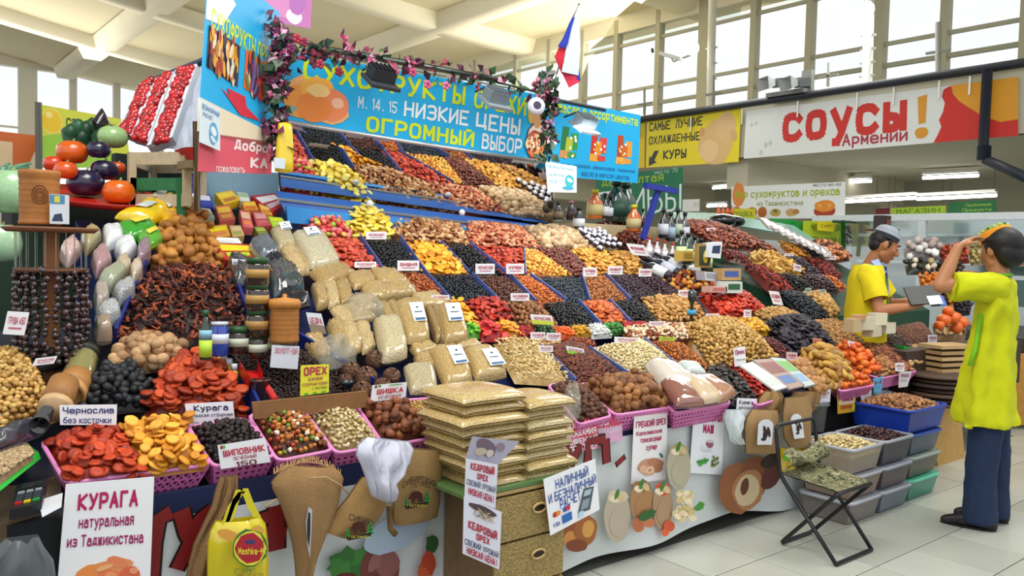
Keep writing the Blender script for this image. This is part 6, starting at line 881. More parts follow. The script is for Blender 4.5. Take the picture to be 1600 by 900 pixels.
fs('white card for sweet select apricots before the deep orange heap', [(289, 631), (364, 627), (368, 664), (293, 666)], 3.08, [('Курага', (.16, .08, .88, .42), '18204c', .03), ('сладкая отборная', (.06, .45, .96, .64), '18204c', .02), ('700г', (.08, .8, .24, .94), '303860', .01)])
fs('yellow card for black cedar nuts standing in the dark nut bin', [(470, 571), (514, 569), (514, 613), (469, 619)], 3.02, [('ОРЕХ', (.1, .06, .92, .36), 'b01c50', .05), ('КЕДРОВЫЙ', (.26, .41, .76, .53), 'a02858', .03), ('ОТБОРНЫЙ НОВЫЙ', (.06, .58, .94, .7), 'a02858', .02), ('с листвер', (.4, .76, .92, .86), '203040', .01)], [(.2, .95, .08, .04, 0, '5cc030'), (.5, .95, .08, .04, 0, '5cc030'), (.8, .95, .08, .04, 0, '5cc030')], bg='e8e038')
fs('white card for cedar cones in front of the pine cones', [(582, 602), (636, 597), (634, 622), (579, 628)], 2.97, [('ШИШКА', (.14, .26, .9, .6), 'c03040', .04), ('КЕДРОВАЯ', (.2, .68, .84, .9), 'a03048', .02)], [(.1, .1, .04, .04, 0, '8c3020'), (.2, .08, .05, .03, 0, '5c9a30'), (.65, .08, .22, .02, 0, '8cb880')])
fs('white card for pistachios stuck in the pistachio basket', [(532, 682), (580, 677), (584, 700), (536, 704)], 2.84, [('ФИСТАШКИ', (.08, .15, .92, .5), 'a8306c', .03), ('отборные', (.14, .58, .86, .9), '303c6c', .03)])
fs('white card for pecans stuck in the pecan basket', [(610, 672), (654, 662), (658, 684), (614, 694)], 2.83, [('Орех', (.25, .04, .6, .3), 'a8306c', .03), ('«Пекан»', (.12, .34, .88, .66), 'a8306c', .04), ('калифорния', (.12, .72, .9, .92), '404c80', .01)])
fs('small yellow nut card in the pine nut basket', [(696, 658), (724, 656), (725, 682), (698, 684)], 2.9, [('ОРЕХ', (.18, .12, .82, .4), 'c03c30', .04), ('КЕДРОВЫЙ', (.1, .5, .9, .66), '806020', .01)], bg='ecd048')
fs('crumpled white card on the clear bag in the black cedar nuts', [(425, 539), (468, 541), (465, 577), (422, 574)], 3.2, [('ЗОЛОТ-ОЙ', (.1, .08, .94, .36), 'd05060', .02)], bg='d8dce6')
fs('upper white sheet for the new cedar nut harvest on the wicker chest', [(728, 716), (778, 726), (774, 795), (726, 776)], 2.42, [('КЕДРОВЫЙ', (.14, .06, .9, .26), 'b01838', .06), ('ОРЕХ', (.36, .3, .7, .46), 'b01838', .06), ('СВЕЖИЙ УРОЖАЙ', (.04, .5, .96, .66), '283058', .02), ('НИЗКАЯ ЦЕНА!', (.1, .72, .92, .9), 'b01838', .05)], bg='dcdce8')
o = fs('lower white sheet for the new cedar nut harvest, hanging to the floor', [(725, 775), (784, 800), (780, 890), (723, 865)], 2.415, [('КЕДРОВЫЙ', (.12, .36, .9, .52), 'b01838', .06), ('ОРЕХ', (.34, .54, .7, .66), 'b01838', .06), ('СВЕЖИЙ УРОЖАЙ', (.04, .7, .96, .82), '283058', .02), ('НИЗКАЯ ЦЕНА!', (.1, .84, .92, .97), 'b01838', .05)], [(.5, .1, .38, .07, 0, '4c3c40')]+[(.3+.02*k, .12+.12*rnd.random(), .07, .012, rnd.uniform(-.6, .6), ['b8a080', '8a7058', 'd0bca0'][k % 3]) for k in range(22)], bg='dcdce8')
fs('folded photo flap of nuts above the upper harvest sheet', [(738, 682), (812, 690), (776, 728), (728, 716)], 2.44, [], [(.4, .4, .3, .1, .3, '6c5a68'), (.3, .6, .16, .06, 0, 'b8a898'), (.7, .3, .12, .05, .3, '8a7884'), (.55, .6, .1, .05, .2, 'c8bcb4')], bg='a8a4b8')
o = fs('white sheet about cash and card payment with a terminal picture', [(849, 749), (930, 717), (937, 796), (860, 837)], 2.40, [('НАЛИЧНЫЙ', (.2, .06, .84, .26), '1c4c9c', .02), ('И БЕЗНАЛИЧНЫЙ', (.04, .27, .98, .46), '1c4c9c', .02), ('РАСЧЕТ', (.24, .46, .64, .64), '1c4c9c', .02), ('VISA', (.07, .82, .2, .9), '24449c', .04)], [(.13, .68, .045, .04, 0, 'c82c24'), (.19, .68, .045, .04, 0, 'e89030'), (.32, .67, .045, .04, 0, '2c58a8'), (.38, .67, .045, .04, 0, 'd02c48')])
QP = PQ([(849, 749), (930, 717), (937, 796), (860, 837)], v=2.398)
poly(o, QP, [(.25, .76), (.44, .76), (.44, .91), (.25, .91)], '2468b8', .002); poly(o, QP, [(.72, .46), (.92, .5), (.8, .9), (.56, .86)], '4c5460', .002); poly(o, QP, [(.73, .5), (.87, .52), (.83, .62), (.69, .6)], 'a8c0cc', .003); poly(o, QP, [(.67, .66), (.82, .68), (.76, .84), (.61, .82)], '8a98a4', .003); poly(o, QP, [(.58, .84), (.66, .84), (.66, .95), (.56, .96)], 'b8d8f0', .003)
fs('red and pink sheet naming roasted super macadamia nuts', [(876, 661), (932, 652), (936, 700), (880, 713)], 2.76, [('ОРЕХ', (.22, .03, .78, .24), 'f4f0f4', .05), ('МАКАДАМИЯ', (.02, .28, .96, .5), 'f4f0f4', .03), ('ОЧИЩЕННЫЙ', (.02, .52, .98, .74), 'f4f0f4', .04), ('СУПЕР-ПУПЕР', (0, .76, .96, .98), 'f4f0f4', .03)], bg='d8648c', bands=[(0, 0, 1, .3, 'cc1c30'), (.5, 0, 1, .55, 'd0283c')])
fs('pink fading sheet naming macadamia nuts right of the red one', [(932, 654), (971, 650), (973, 687), (936, 696)], 2.775, [('ОРЕХ', (.1, .06, .46, .3), 'f4f0f4', .04), ('МАКАДАМИЯ', (.02, .34, .98, .66), 'ecd8e8', .03)], bg='dca8c8', bands=[(0, 0, 1, .4, 'cc4466')])
o = fs('tall white sheet naming thin shelled walnuts with a nut photo', [(991, 647), (1043, 640), (1041, 749), (986, 757)], 2.765, [('ГРЕЦКИЙ ОРЕХ', (.06, .1, .96, .21), MG, .05), ('Королевский', (.08, .25, .84, .33), MG, .04), ('тонкокорый', (.2, .36, .82, .44), MG, .04), ('супер', (.38, .48, .7, .56), MG, .04)],
       [(.35, .74, .22, .1, -.3, 'c89478'), (.66, .74, .24, .1, .2, 'b87c5c'), (.5, .84, .2, .1, 0, 'd8a888'), (.74, .82, .14, .09, 0, 'b07458'), (.5, .83, .13, .06, 0, 'ecc8a8'), (.5, .83, .06, .03, 0, 'c08868'), (.3, .8, .1, .08, 0, 'e0b490'), (.82, .64, .07, .03, .8, '3c7a4c')], bg='f0eef0')
o = fs('white sheet naming rice, peas and mung beans with bean photo', [(1085, 637), (1132, 640), (1128, 742), (1077, 739)], 2.765, [('РИС. ГОРОХ', (.1, .04, .96, .2), MG, .06), ('МАШ', (.32, .24, .66, .38), MG, .06)],
       [(.56, .54, .12, .08, 0, '9c6070'), (.56, .5, .12, .03, 0, 'd8c4cc'), (.34, .6, .06, .06, 0, 'e4e4ea'), (.5, .64, .16, .03, 0, 'd8dae0')]+[(.36+rnd.uniform(-.18, .12), .84+rnd.uniform(-.07, .05), .07, .016, rnd.uniform(-.8, .3), rnd.choice(['3c9a3c', '58b048'])) for _ in range(14)]+[(.74+rnd.uniform(-.12, .12), .8+rnd.uniform(-.08, .08), .03, .02, 0, rnd.choice(['6c7c3c', '54683c', '88944c'])) for _ in range(24)], bg='eef0f4')
fs('white card for apricots hanging at the small pink basket', [(1152, 622), (1183, 623), (1181, 651), (1150, 649)], 2.74, [('Курага', (.1, .1, .82, .38), '202838', .03), ('шоколадная', (.1, .46, .92, .62), '202838', .01)])
fs('tall white nut card standing in the walnut halves', [(1146, 544), (1164, 541), (1166, 572), (1148, 573)], 3.0, [('Орех', (.1, .1, .92, .42), 'b0245c', .04), ('грецкий', (.1, .6, .9, .72), '303858', .01)])
fs('yellow and red sheet naming dried plums under the right end of the stall', [(1308, 603), (1338, 600), (1336, 643), (1309, 647)], 2.74, [('Чернослив', (.1, .08, .92, .3), 'b83020', .05), ('Грецкий', (.18, .4, .86, .62), 'a01c48', .05), ('орехом', (.15, .72, .8, .88), 'b83020', .03)], [(.86, .84, .1, .1, 0, 'c8dc30')], bg='d8a424', bands=[(.08, .32, .92, .68, 'ecd8c4')])
for lab, q, tx, bg in [('small white card left of the yellow and red sheet', ((1281, 610), (1298, 608), (1297, 628), (1280, 630)), 'ОРЕХ', 'e4e0f0'), ('narrow white notice with green corner right of the yellow sheet', ((1341, 596), (1361, 594), (1362, 628), (1347, 631)), 'ЧУРЧ', 'e4e4f0'), ('light blue notice at the right end of the front row', ((1364, 592), (1380, 588), (1377, 615), (1366, 618)), 'МЁД', '5ab0dc'), ('pale notice hanging from the last pink basket', ((1405, 580), (1425, 580), (1418, 604), (1404, 606)), 'ФУНДУК', 'd0c8c8')]:
    fs(lab, q, 2.74, [(tx, (.15, .15, .85, .4), '8c2c6c', .03), (tx, (.15, .5, .75, .65), '6c4c8c', .0)], bg=bg, name='price_card')
# price cards in the bins
def card(x0, y0, x1, y1, tx, lab, sk=0, bg='eeeef2', dy=0, nf=.05, c2=None):
    v = Sp((x0+x1)/2, y1, nf)[1]-.01; Q = PQ(((x0+dy, y0), (x1+dy, y0+sk), (x1, y1+sk), (x0, y1)), v=v); t = sheet('price_card', lab, 'sign', Q, [(tx, (.12, .22, .9, .55), 'b8244c', .03)], (), bg, .001)
    poly(t, Q, [(.2, .68), (.8, .68), (.8, .76), (.2, .76)], 'c8607c', .001, 'printed_line')
    if c2: poly(t, Q, [(.0, .55), (1, .6), (1, 1), (0, 1)], c2, .0012, 'printed_patch')
for a in [(572, 362, 604, 374, 'АНАНАС', 'white pineapple card at the top of the display'), (554, 409, 588, 418, 'КИЗИЛ', 'white card below the pale red dried fruit'), (621, 407, 655, 423, 'ВИШНЯ', 'white cherry card below the black raisins'), (743, 412, 773, 428, 'ЧЕРНОСЛИВ', 'white prunes card below the black prunes'), (791, 412, 819, 428, 'УРЮК', 'white card just right of the prunes card'),
          (911, 418, 933, 432, 'УРЮК', 'first white card below the golden figs'), (950, 416, 973, 429, 'ИНЖИР', 'second white card below the ochre figs'), (998, 420, 1018, 432, 'ИЗЮМ', 'third white card above the plum coloured raisins'), (674, 461, 702, 469, 'ИЗЮМ', 'half hidden white card below the amber raisins'), (798, 458, 827, 470, 'ИЗЮМ', 'white raisin card below the brown currants')]: card(*a)
card(832, 491, 866, 506, 'ЧЕРНОСЛИВ', 'tilted white yellow card on the brown figs', 2, c2='c8d848', dy=-4); card(829, 519, 852, 530, 'КЕШЬЮ', 'small white card left of the narrow candied row'); card(854, 520, 876, 532, 'КЕШЬЮ', 'small white card below the dark green candied fruit'); card(842, 540, 864, 550, 'АРАХИС', 'small blank white card on the cracked nuts'); card(887, 540, 915, 552, 'ФУНДУК', 'tilted white green hazelnut card', 5, c2='98d838', dy=-3)
card(1030, 526, 1054, 532, 'ОРЕХ', 'lime green card at the foot of the cream and brown nuts', 1, 'b8e038'); card(1014, 502, 1040, 510, 'АРАХИС', 'flat white card above the cream and brown nuts'); card(960, 526, 1000, 536, 'АРАХИС', 'long crumpled white card behind the pale peanuts', 2); card(1060, 453, 1078, 464, 'ИЗЮМ', 'white card beside the mixed dried fruit'); card(1103, 490, 1124, 498, 'КУРАГА', 'white card below the bright red tomatoes'); card(1162, 484, 1174, 496, 'ТОМАТ', 'pink white card right of the bright red tomatoes')
card(1229, 550, 1246, 562, 'ИНЖИР', 'pinkish card left of the clustered dried pears', 1, 'e0c8cc'); card(1270, 528, 1284, 544, 'ЧЕРНОСЛИВ', 'orange brown card on the black figs', 1, 'c88c68'); card(1328, 532, 1348, 544, 'КУРАГА', 'tilted white card on the tan nuts near the orange persimmon', 4, dy=-4); card(1399, 567, 1413, 580, 'ОРЕХ', 'pink white card at the right end above the last pink basket'); card(1208, 454, 1224, 475, 'ИЗЮМ', 'narrow tilted white card on the green divider', 2, dy=-7)
card(1450, 523, 1464, 536, 'ЛАВАШ', 'pink white card on the stacked flatbreads'); card(988, 380, 1016, 398, 'ФИНИК', 'tilted white card on the chestnut dates by the bottles', 3, dy=-10); card(4, 486, 38, 522, 'ГРУША 450', 'slanted white card with pink writing at the left frame edge', 2, dy=8, nf=.2); card(50, 560, 84, 572, 'ЧЕРНОСЛИВ', 'tilted white card on the dark prunes at the far left', -4, dy=6, nf=.12)
card(1226, 396, 1240, 400, 'И', 'flat white card in the back row of the green stall'); card(1240, 412, 1252, 422, 'ИЗЮМ', 'tilted white card on the purple raisins of the green stall', 3); card(1290, 400, 1306, 406, 'И', 'flat white card before the yellow notices'); card(1258, 450, 1268, 458, 'ФИГ', 'tiny mint card in the lower row of the green stall', 0, '9cc8b8'); card(1280, 452, 1290, 458, 'ФИГ', 'second tiny mint card nearer the seller', 0, '9cc8b8'); card(1104, 356, 1104+14, 362, 'Ф', 'small white scrap on the reddish dates')
card(486, 488, 510, 520, 'ЦЕДРА', 'white leaflet with nut photo right of the wooden pot', 2, 'dce4ec', dy=-8, c2='8c7c68'); card(366, 404, 388, 428, 'ЦЕНА', 'white card on the dark grey bag left of the jars', 2, 'e4e8f0', dy=-4)
# ---------------------------------------------------------------- sacks hanging on the front
def sack(name, lab, px, v, th, col='9a7448', mat='burlap', G=16, wr=.12, seed=1):      # soft bag from an outline of rows (left, right)
    V = []; rr = np.random.RandomState(seed); n = len(px)
    for k, (xl, xr, y, yr) in enumerate(px):
        a = P(xl, y, v=v); b = P(xr, yr, v=v)
        for i in range(G):
            s = i/(G-1); p = a+(b-a)*s; f = math.sin(pi*s)**.6*(math.sin(pi*(k+.35)/(n))**.4); V.append(p-A_(0, 1, 0)*(th*f*(1+wr*rr.uniform(-1, 1))+.012*math.sin(s*14+k*.5)*wr*4*f))
    F = [(k*G+i, k*G+i+1, (k+1)*G+i+1, (k+1)*G+i) for k in range(n-1) for i in range(G-1)]; V = np.array(V); B_ = V.copy(); B_[:, 1] = v+.01
    t = thing(name, P(px[-1][0], px[-1][2], v=v), lab, 'bag'); mb = MB(); mb.add(V, F, col, True); mb.add(B_, [f[::-1] for f in F], col, True); obj('body', mb, mat, t); return t, V.reshape(n, G, 3)
t, V = sack('burlap_sack', 'tall pointed burlap sack with a silver slit, left of the bear bags', [(448, 520, 726, 730), (436, 532, 740, 738), (425, 537, 754, 748), (428, 534, 766, 762), (440, 530, 790, 786), (450, 518, 820, 816), (458, 504, 850, 848), (462, 492, 880, 880), (464, 486, 915, 915)], 2.66, .05, 'a07c50', seed=4)
mb = MB()
for k in range(60): x = 428+k*1.75; y = 745-22*math.sin(pi*(k+4)/68); a = P(x, y, v=2.65); mb.tube([a, P(x+rnd.uniform(-4, 4), y-rnd.uniform(5, 12), v=2.65)], .0016, 'b8945c', 4)
o = obj('fringe', mb, 'burlap', t); o['kind'] = 'stuff'
def shape(par, name, px, v, col, mat='paper', d=0): mb = MB(); mb.add([P(a, b, v=v-d) for a, b in px], [tuple(range(len(px)))], col); return obj(name, mb, mat, par)
a = shape(t, 'silver_edge', [(482, 792), (488, 796), (487, 830), (484, 872), (480, 850), (478, 815)], 2.6, 'b8bcc0'); shape(t, 'dark_slit', [(482, 800), (485, 802), (485, 830), (483, 856), (480, 840), (480, 815)], 2.599, '241c24')
mb = MB(); mb.tube([P(482, 747, v=2.6), P(508, 745, v=2.6), P(532, 758, v=2.62), P(545, 772, v=2.62)], .003, 'c0a070', 6); mb.tube([P(432, 780, v=2.62), P(414, 792, v=2.6)], .003, 'c0a070', 6); obj('drawstring', mb, 'burlap', t)
t, V = sack('burlap_sack', 'torn burlap cloth trailing beside the yellow carrier bag', [(345, 372, 745, 742), (338, 372, 765, 762), (332, 366, 790, 786), (318, 352, 820, 815), (304, 342, 850, 846), (296, 336, 880, 880), (290, 330, 915, 915)], 2.7, .03, '8c6a44', seed=8, wr=.4)
t, V = sack('printed_sack', 'leaning tan sack with brown bear print, mouth stuffed with a plastic bag', [(568, 606, 745, 778), (556, 600, 760, 796), (544, 590, 778, 812), (528, 576, 796, 828), (510, 560, 812, 840), (500, 545, 828, 842)], 2.66, .05, '9c7a4a', seed=3, wr=.05)
for s, (x, y, r) in (('сибирский', (566, 812, 0)),): letters(t, 'СИБИР', PQ(((546, 802), (582, 812), (580, 822), (544, 812)), v=2.595), (0, 0, 1, 1), '3a2418', .02)
def bear(par, x, y, s, v, rot=0):
    Q = PQ(((x-s, y-s), (x+s, y-s), (x+s, y+s), (x-s, y+s)), v=v); mb = MB(); n = A_(0, -1, 0); c = '4a2418'
    for i, it in enumerate([(.5, .38, .3, .17), (.28, .48, .14, .1), (.18, .55, .09, .05), (.74, .5, .1, .2), (.62, .6, .06, .16), (.38, .6, .06, .16), (.3, .7, .05, .12), (.8, .66, .05, .12), (.3, .36, .04, .04)]): blob(mb, Q, n, *it[:2], it[2], it[3], c, rot, .0005+.0002*i)
    obj('printed_bear', mb, 'cloth', par)
    mb = MB()
    for cx, cy, k in ((-.02, .5, .3), (1.08, .2, .36)):
        for j in range(3): mb.add(np.array([bil(Q, cx+a*k*(.4+.15*j), cy+k*(j*.5+b)) for a, b in ((0, -.1), (.8, .6), (-.8, .6))])+n*.001, [(0, 1, 2)], '2c8a3c')
    obj('printed_tree', mb, 'cloth', par); mb = MB(); mb.add(np.array([bil(Q, a, b) for a, b in ((-.1, .92), (1.15, .72), (1.1, .9), (-.02, 1.12))])+n*.001, [(0, 1, 2, 3)], '2c2418'); obj('printed_ribbon', mb, 'cloth', par); letters(par, 'ГОСТИНЕЦ', Q+n*.002, (0, .86, 1.04, .98), 'd8c83c', .02)
bear(t, 560, 825, 16, 2.592)
t, V = sack('printed_sack', 'upright tan sack with brown bear, green trees and curved lettering', [(623, 693, 700, 702), (620, 692, 715, 718), (618, 690, 745, 750), (616, 688, 780, 784), (615, 684, 810, 806), (618, 680, 821, 807)], 2.68, .05, 'a08050', seed=6, wr=.04)
letters(t, 'СИБИРСКИЙ', PQ(((628, 742), (682, 742), (682, 764), (628, 764)), v=2.622), (0, 0, 1, .5), '3a2418', .02, curve=.5); letters(t, 'ГОСТИНЕЦ', PQ(((642, 752), (672, 752), (672, 768), (642, 768)), v=2.62), (0, 0, 1, .5), '3a2418', .01, curve=.3); bear(t, 650, 777, 15, 2.618)
mb = MB(); mb.tube([P(608, 790, v=2.66), P(610, 826, v=2.66), P(618, 835, v=2.66)], .012, '8c6c40', 6); obj('cord', mb, 'burlap', t)
t, V = sack('plastic_carrier', 'crumpled translucent white plastic bag stuffed in the leaning sack', [(575, 640, 683, 690), (560, 646, 696, 700), (558, 640, 712, 722), (566, 628, 728, 738), (572, 614, 745, 752), (576, 614, 760, 764), (582, 612, 776, 774), (594, 606, 782, 780)], 2.58, .06, 'd4d4e4', 'glassy', seed=12, wr=.5)
t, V = sack('plastic_carrier', 'small white plastic bag hanging between the rice sheet and the squirrel bags', [(1136, 1160, 640, 640), (1132, 1162, 652, 652), (1134, 1156, 664, 666), (1138, 1150, 676, 680), (1140, 1158, 688, 686), (1148, 1160, 694, 692)], 2.7, .04, 'd4dce0', 'glassy', seed=14, wr=.4)
t, V = sack('yellow_carrier', 'yellow printed carrier bag with red round emblem hanging bottom left', [(338, 406, 815, 806), (330, 415, 830, 818), (326, 419, 850, 846), (325, 420, 875, 875), (325, 420, 915, 915)], 2.58, .06, 'dcc81c', 'glassy', seed=15, wr=.15)
mb = MB()
for px in ([(358, 815), (366, 790), (374, 764), (382, 764), (392, 790), (402, 808)], [(352, 818), (362, 790), (378, 768)]):
    a = [P(x, y, v=2.56) for x, y in px]; L_ = [p-A_(.012, 0, 0) for p in a]; R_ = [p+A_(.012, 0, 0) for p in a]; k = len(a); mb.add(L_+R_, [(i, i+1, k+i+1, k+i) for i in range(k-1)], 'e0d028')
obj('handle', mb, 'glassy', t); QB = PQ(((330, 820), (415, 820), (415, 900), (330, 900)), v=2.505)
picture(t, QB, [(.3, .2, .2, .1, .3, 'e0a040'), (.85, .12, .12, .1, 0, 'e0a848'), (.7, .45, .33, .33, 0, '2c7a2c'), (.7, .45, .3, .3, 0, 'e8d838'), (.7, .45, .27, .27, 0, 'b02030'), (.7, .33, .1, .04, 0, '40386c')], 'printed_emblem', off=.001); letters(t, 'Mashke-Mi', QB, (.46, .42, .97, .56), 'e8d838', .03, off=.012); letters(t, 'от комет', QB, (.4, .84, .8, .92), '3c7c2c', .01, off=.004); letters(t, 'ПАКЕТИ ИГРА', QB, (.4, .93, .95, 1.0), '6c6c1c', .01, off=.004)
for i, (px, v, lab, q) in enumerate([([(1176, 1214, 640, 640), (1168, 1216, 652, 650), (1164, 1214, 668, 668), (1165, 1212, 690, 690), (1166, 1212, 708, 707)], 2.7, 'kraft bag with arched squirrel label, left of the chair back', ((1185, 655), (1209, 655), (1206, 695), (1183, 695))), ([(1228, 1262, 622, 616), (1224, 1268, 645, 640), (1224, 1264, 662, 660), (1226, 1266, 684, 682), (1236, 1262, 701, 692)], 2.66, 'second kraft bag with arched squirrel label seen through the chair frame', ((1234, 648), (1252, 645), (1257, 684), (1241, 686)))]):
    t, V = sack('kraft_bag', lab, px, v, .05, '9a7a50', 'cloth', seed=20+i, wr=.08); Q = PQ(q, v=v-.06); mb = MB(); pts = [(0, 1), (0, .25)]+[(.5-.5*cos(a), .25-.25*sin(a)) for a in np.linspace(.2, pi-.2, 7)]+[(1, .25), (1, 1)]; mb.add(np.array([bil(Q, a, b) for a, b in pts]), [tuple(range(len(pts)))], 'e4e6ec'); obj('paper_label', mb, 'paper', t)
    mb = MB(); n = A_(0, -1, 0)
    for j, it in enumerate([(.5, .6, .16, .2, .3), (.42, .38, .1, .1, 0), (.72, .5, .1, .22, -.5), (.4, .78, .18, .06, 0), (.36, .3, .03, .07, 0)]): blob(mb, Q, n, it[0], it[1], it[2], it[3], '3c2028' if j != 3 else '202830', it[4], .001+.0003*j)
    obj('printed_squirrel', mb, 'paper', t)
t, V = sack('burlap_sack', 'frayed burlap sack top behind the left squirrel bag', [(1196, 1216, 612, 606), (1188, 1222, 622, 618), (1184, 1220, 634, 632), (1182, 1216, 646, 646)], 2.75, .04, '9c7a4c', seed=31, wr=.3); t, V = sack('burlap_sack', 'frayed burlap sack hanging above the right squirrel bag', [(1240, 1285, 612, 610), (1236, 1280, 624, 622), (1236, 1276, 636, 636), (1238, 1262, 650, 648)], 2.74, .04, '8c6c44', seed=33, wr=.3)
t, V = sack('yellow_packet', 'yellow packet with green band hanging behind the chair', [(1220, 1258, 700, 700), (1218, 1260, 718, 718), (1220, 1256, 738, 738)], 2.7, .03, 'd4b41c', 'glassy', seed=35); Q = PQ(((1224, 708), (1256, 706), (1256, 718), (1224, 720)), v=2.655); mb = MB(); mb.add(Q, [(0, 1, 2, 3)], '6cb82c'); obj('printed_band', mb, 'glassy', t)
lath('plastic_tub', 'clear plastic tub hanging behind the chair back', 'tub', 1272, 672, 44, [('wall', [(0, 0), (.34, 0), (.42, .9), (.5, .92), (.5, 1), (.4, .96)], '8a9498', 'film')], v=2.74); lath('plastic_tub', 'empty clear plastic tub above the blue crate', 'tub', 1376, 645, 34, [('wall', [(0, 0), (.38, 0), (.48, .9), (.52, .92), (.52, 1), (.44, .96)], '7c868c', 'film')], v=2.7)
# magazines and packets in the front right
for lab, q, c1, c2, c3 in [('white flat packet left edge of the front magazines', ((1156, 570), (1176, 565), (1232, 604), (1212, 610)), 'd4d8d4', 'e4e8e4', 'c4ccc8'), ('clear packet with pink meat coloured print', ((1176, 562), (1206, 560), (1258, 602), (1234, 608)), 'a89088', '8c5c58', '5c7cb0'), ('packet with green and blue print at the top right of the magazines', ((1204, 558), (1226, 560), (1274, 600), (1258, 604)), 'b8c4c4', '7cb46c', '8cacd0')]: packet(lab, q, c1, c2, c3, .012, .06)
for i, (x, y, w_, h_) in enumerate(((1348, 505, 34, 24), (1370, 498, 26, 22), (1332, 508, 22, 24), (1384, 512, 30, 20), (1362, 516, 36, 22), (1342, 496, 26, 10))):
    p = P(x, y+h_/2, v=3.05); s = np.dot(p-EYE, RM[2])/FPX; mb = MB(); mb.box(p+A_(0, 0, h_*s/2), (w_*s, .08, h_*s*.85), ['c8c0a4', 'd4ccb0', 'c0a880', 'd8d0b8', 'ccc4a8', 'b88c68'][i], np.array([nrm(A_(.9, -.3+.1*i, 0)), nrm(A_(.3-.1*i, .9, 0)), A_(0, 0, 1)])); tag(obj('halva_block', mb, 'paper', None, p), 'cream coloured block of sweets stacked in front of the grey capped seller', 'box', 'cream blocks before the seller')
mb = MB(); q = PQ(((1412, 540), (1448, 552), (1444, 566), (1414, 552)), v=2.95); mb.slab(q, .1, '2c9a3c'); tag(obj('green_dish', mb, 'plastic', None, q[3]), 'bright green plastic dish beside the stacked flatbreads', 'dish')
for i in range(5): p = P(1480, 540+i*9, v=2.75); mb = MB(); mb.box(p, (.36, .22, .025), ['b89868', 'a4845a', 'c0a070', 'ac8c60', 'b49464'][i], np.array([nrm(A_(.95, -.3, 0)), nrm(A_(.3, .95, 0)), A_(0, 0, 1)])); tag(obj('flatbread', mb, 'dry', None, p), 'tan flatbread slab in the stack at the end of the counter', 'bread', 'stacked flatbreads')
for i in range(7): p = P(1466+(i % 2)*4, 586+i*7, v=2.7); mb = MB(); mb.lathe(p, [(0, -.012), (.2, -.012), (.215, 0), (.2, .012), (0, .012)], ['4c382c', '5a4434', '3c2c22'][i % 3], 24); tag(obj('round_bread', mb, 'dry', None, p), 'dark round wrapped flatbread in the lower stack by the yellow shirt', 'bread', 'dark round breads')
mb = MB(); q = PQ(((1444, 640), (1500, 628), (1512, 764), (1478, 778)), v=2.7); mb.slab(q, .35, 'b48c4c'); tag(obj('counter_panel', mb, 'wood', None, q[3]), 'honey coloured counter panel behind the jeans', 'panel')
mb = MB(); mb.prism(np.array([(a, b, .04) for a, b in ((8.2, 3.0), (10.9, 1.2), (10.93, 1.24), (8.23, 3.04))]), np.array([(a, b, .7) for a, b in ((8.2, 3.0), (10.9, 1.2), (10.93, 1.24), (8.23, 3.04))]), 'b07c2c'); tag(obj('far_counter', mb, 'wood', None, (9, 2.5, 0)), 'orange brown counter front showing right of the jeans', 'counter')
# ---------------------------------------------------------------- bottles and jars between the two stalls
def bott(lab, x, y, hp, glass, lbl, cap='20242a', v=None, group=None, shape_=0):
    prof = [(0, 0), (.13, 0), (.14, .03), (.14, .55), (.05, .72), (.045, .9), (0, .9)] if shape_ == 0 else [(0, 0), (.2, 0), (.22, .04), (.2, .3), (.22, .55), (.08, .8), (.07, .9), (0, .9)]
    r = .142 if shape_ == 0 else .224; prof = [(a*1.25, b) for a, b in prof]; r *= 1.25
    lath('bottle', lab, 'bottle', x, y, hp, [('glass', prof, glass, None), ('cap', [(0, .88), (r*.42, .88), (r*.42, 1), (0, 1)], cap, 'semi'), ('paper_label', [(r, .12), (r+.004, .12), (r+.004, .48), (r, .48)], lbl, 'paper')], v=v, group=group, h=0, seg=12)
for a in [('amber oil bottle with yellow cap left of the green mushroom sign letters', 929, 342, 46, 'c86418', 'c0b078', 'd8c82c', 5.0, None, 1), ('dark wine bottle with white label beside the amber oil bottle', 944, 342, 40, '161a20', 'd0d4dc', '16181c', 5.0), ('dark bottle with pale label left of the green bottles', 952, 342, 36, '1c1c24', 'c8d0dc', '20222a', 4.98),
          ('large dark green bottle in front of the mushroom sign, left one', 962, 346, 64, '16382c', '1c4434', '1c2c24', 5.0, None, 1), ('large dark green bottle in front of the mushroom sign, right one', 976, 348, 62, '183c30', '1e4838', '1c2c24', 5.02, None, 1), ('second amber oil bottle left of the blue stand', 990, 362, 42, 'c46014', 'b8a878', 'd8c82c', 4.7, None, 1), ('dark red jar between amber bottle and blue stand', 1004, 356, 30, '3c1c20', '502028', '1c1c20', 4.8),
          ('dark jar pair with pink cap at the right end of the mirror, left', 872, 344, 28, '241c22', '806c54', '2c2430', 5.0, None, 1), ('dark jar at the right end of the mirror, right', 892, 344, 30, '1e1a22', '4c3c38', 'c86c90', 5.0, None, 1), ('dark bottle with white label leaning at the mirror end', 904, 358, 34, '181820', 'dce0e4', '16181c', 4.9, None, 1)]: bott(*a)
for i in range(5): bott('tall dark green bottle with white and lime label in the row beside the green divider', 1064+i*10, 408+i*4, 48, '1c3424', 'c8dc9c', '16201c', v=4.2, group='row of dark green bottles')
for i in range(4): bott('dark bottle in the cluster behind the blue stand', 1036+i*11, 372+(i % 2)*5, 46, ['1c1c28', '24303c', '182418', '2c2c38'][i], ['d8dce8', '9cb4c4', 'b8c4a8', 'c8ccd8'][i], v=4.8, group='bottle cluster behind the blue stand')
for i in range(6): bott('small bottle with red cap and white label under the blue stand', 1014+i*12, 402+i*3, 32, 'c8c0c4', 'e8e4ec', 'c01c24', v=4.5, group='red capped small bottles')
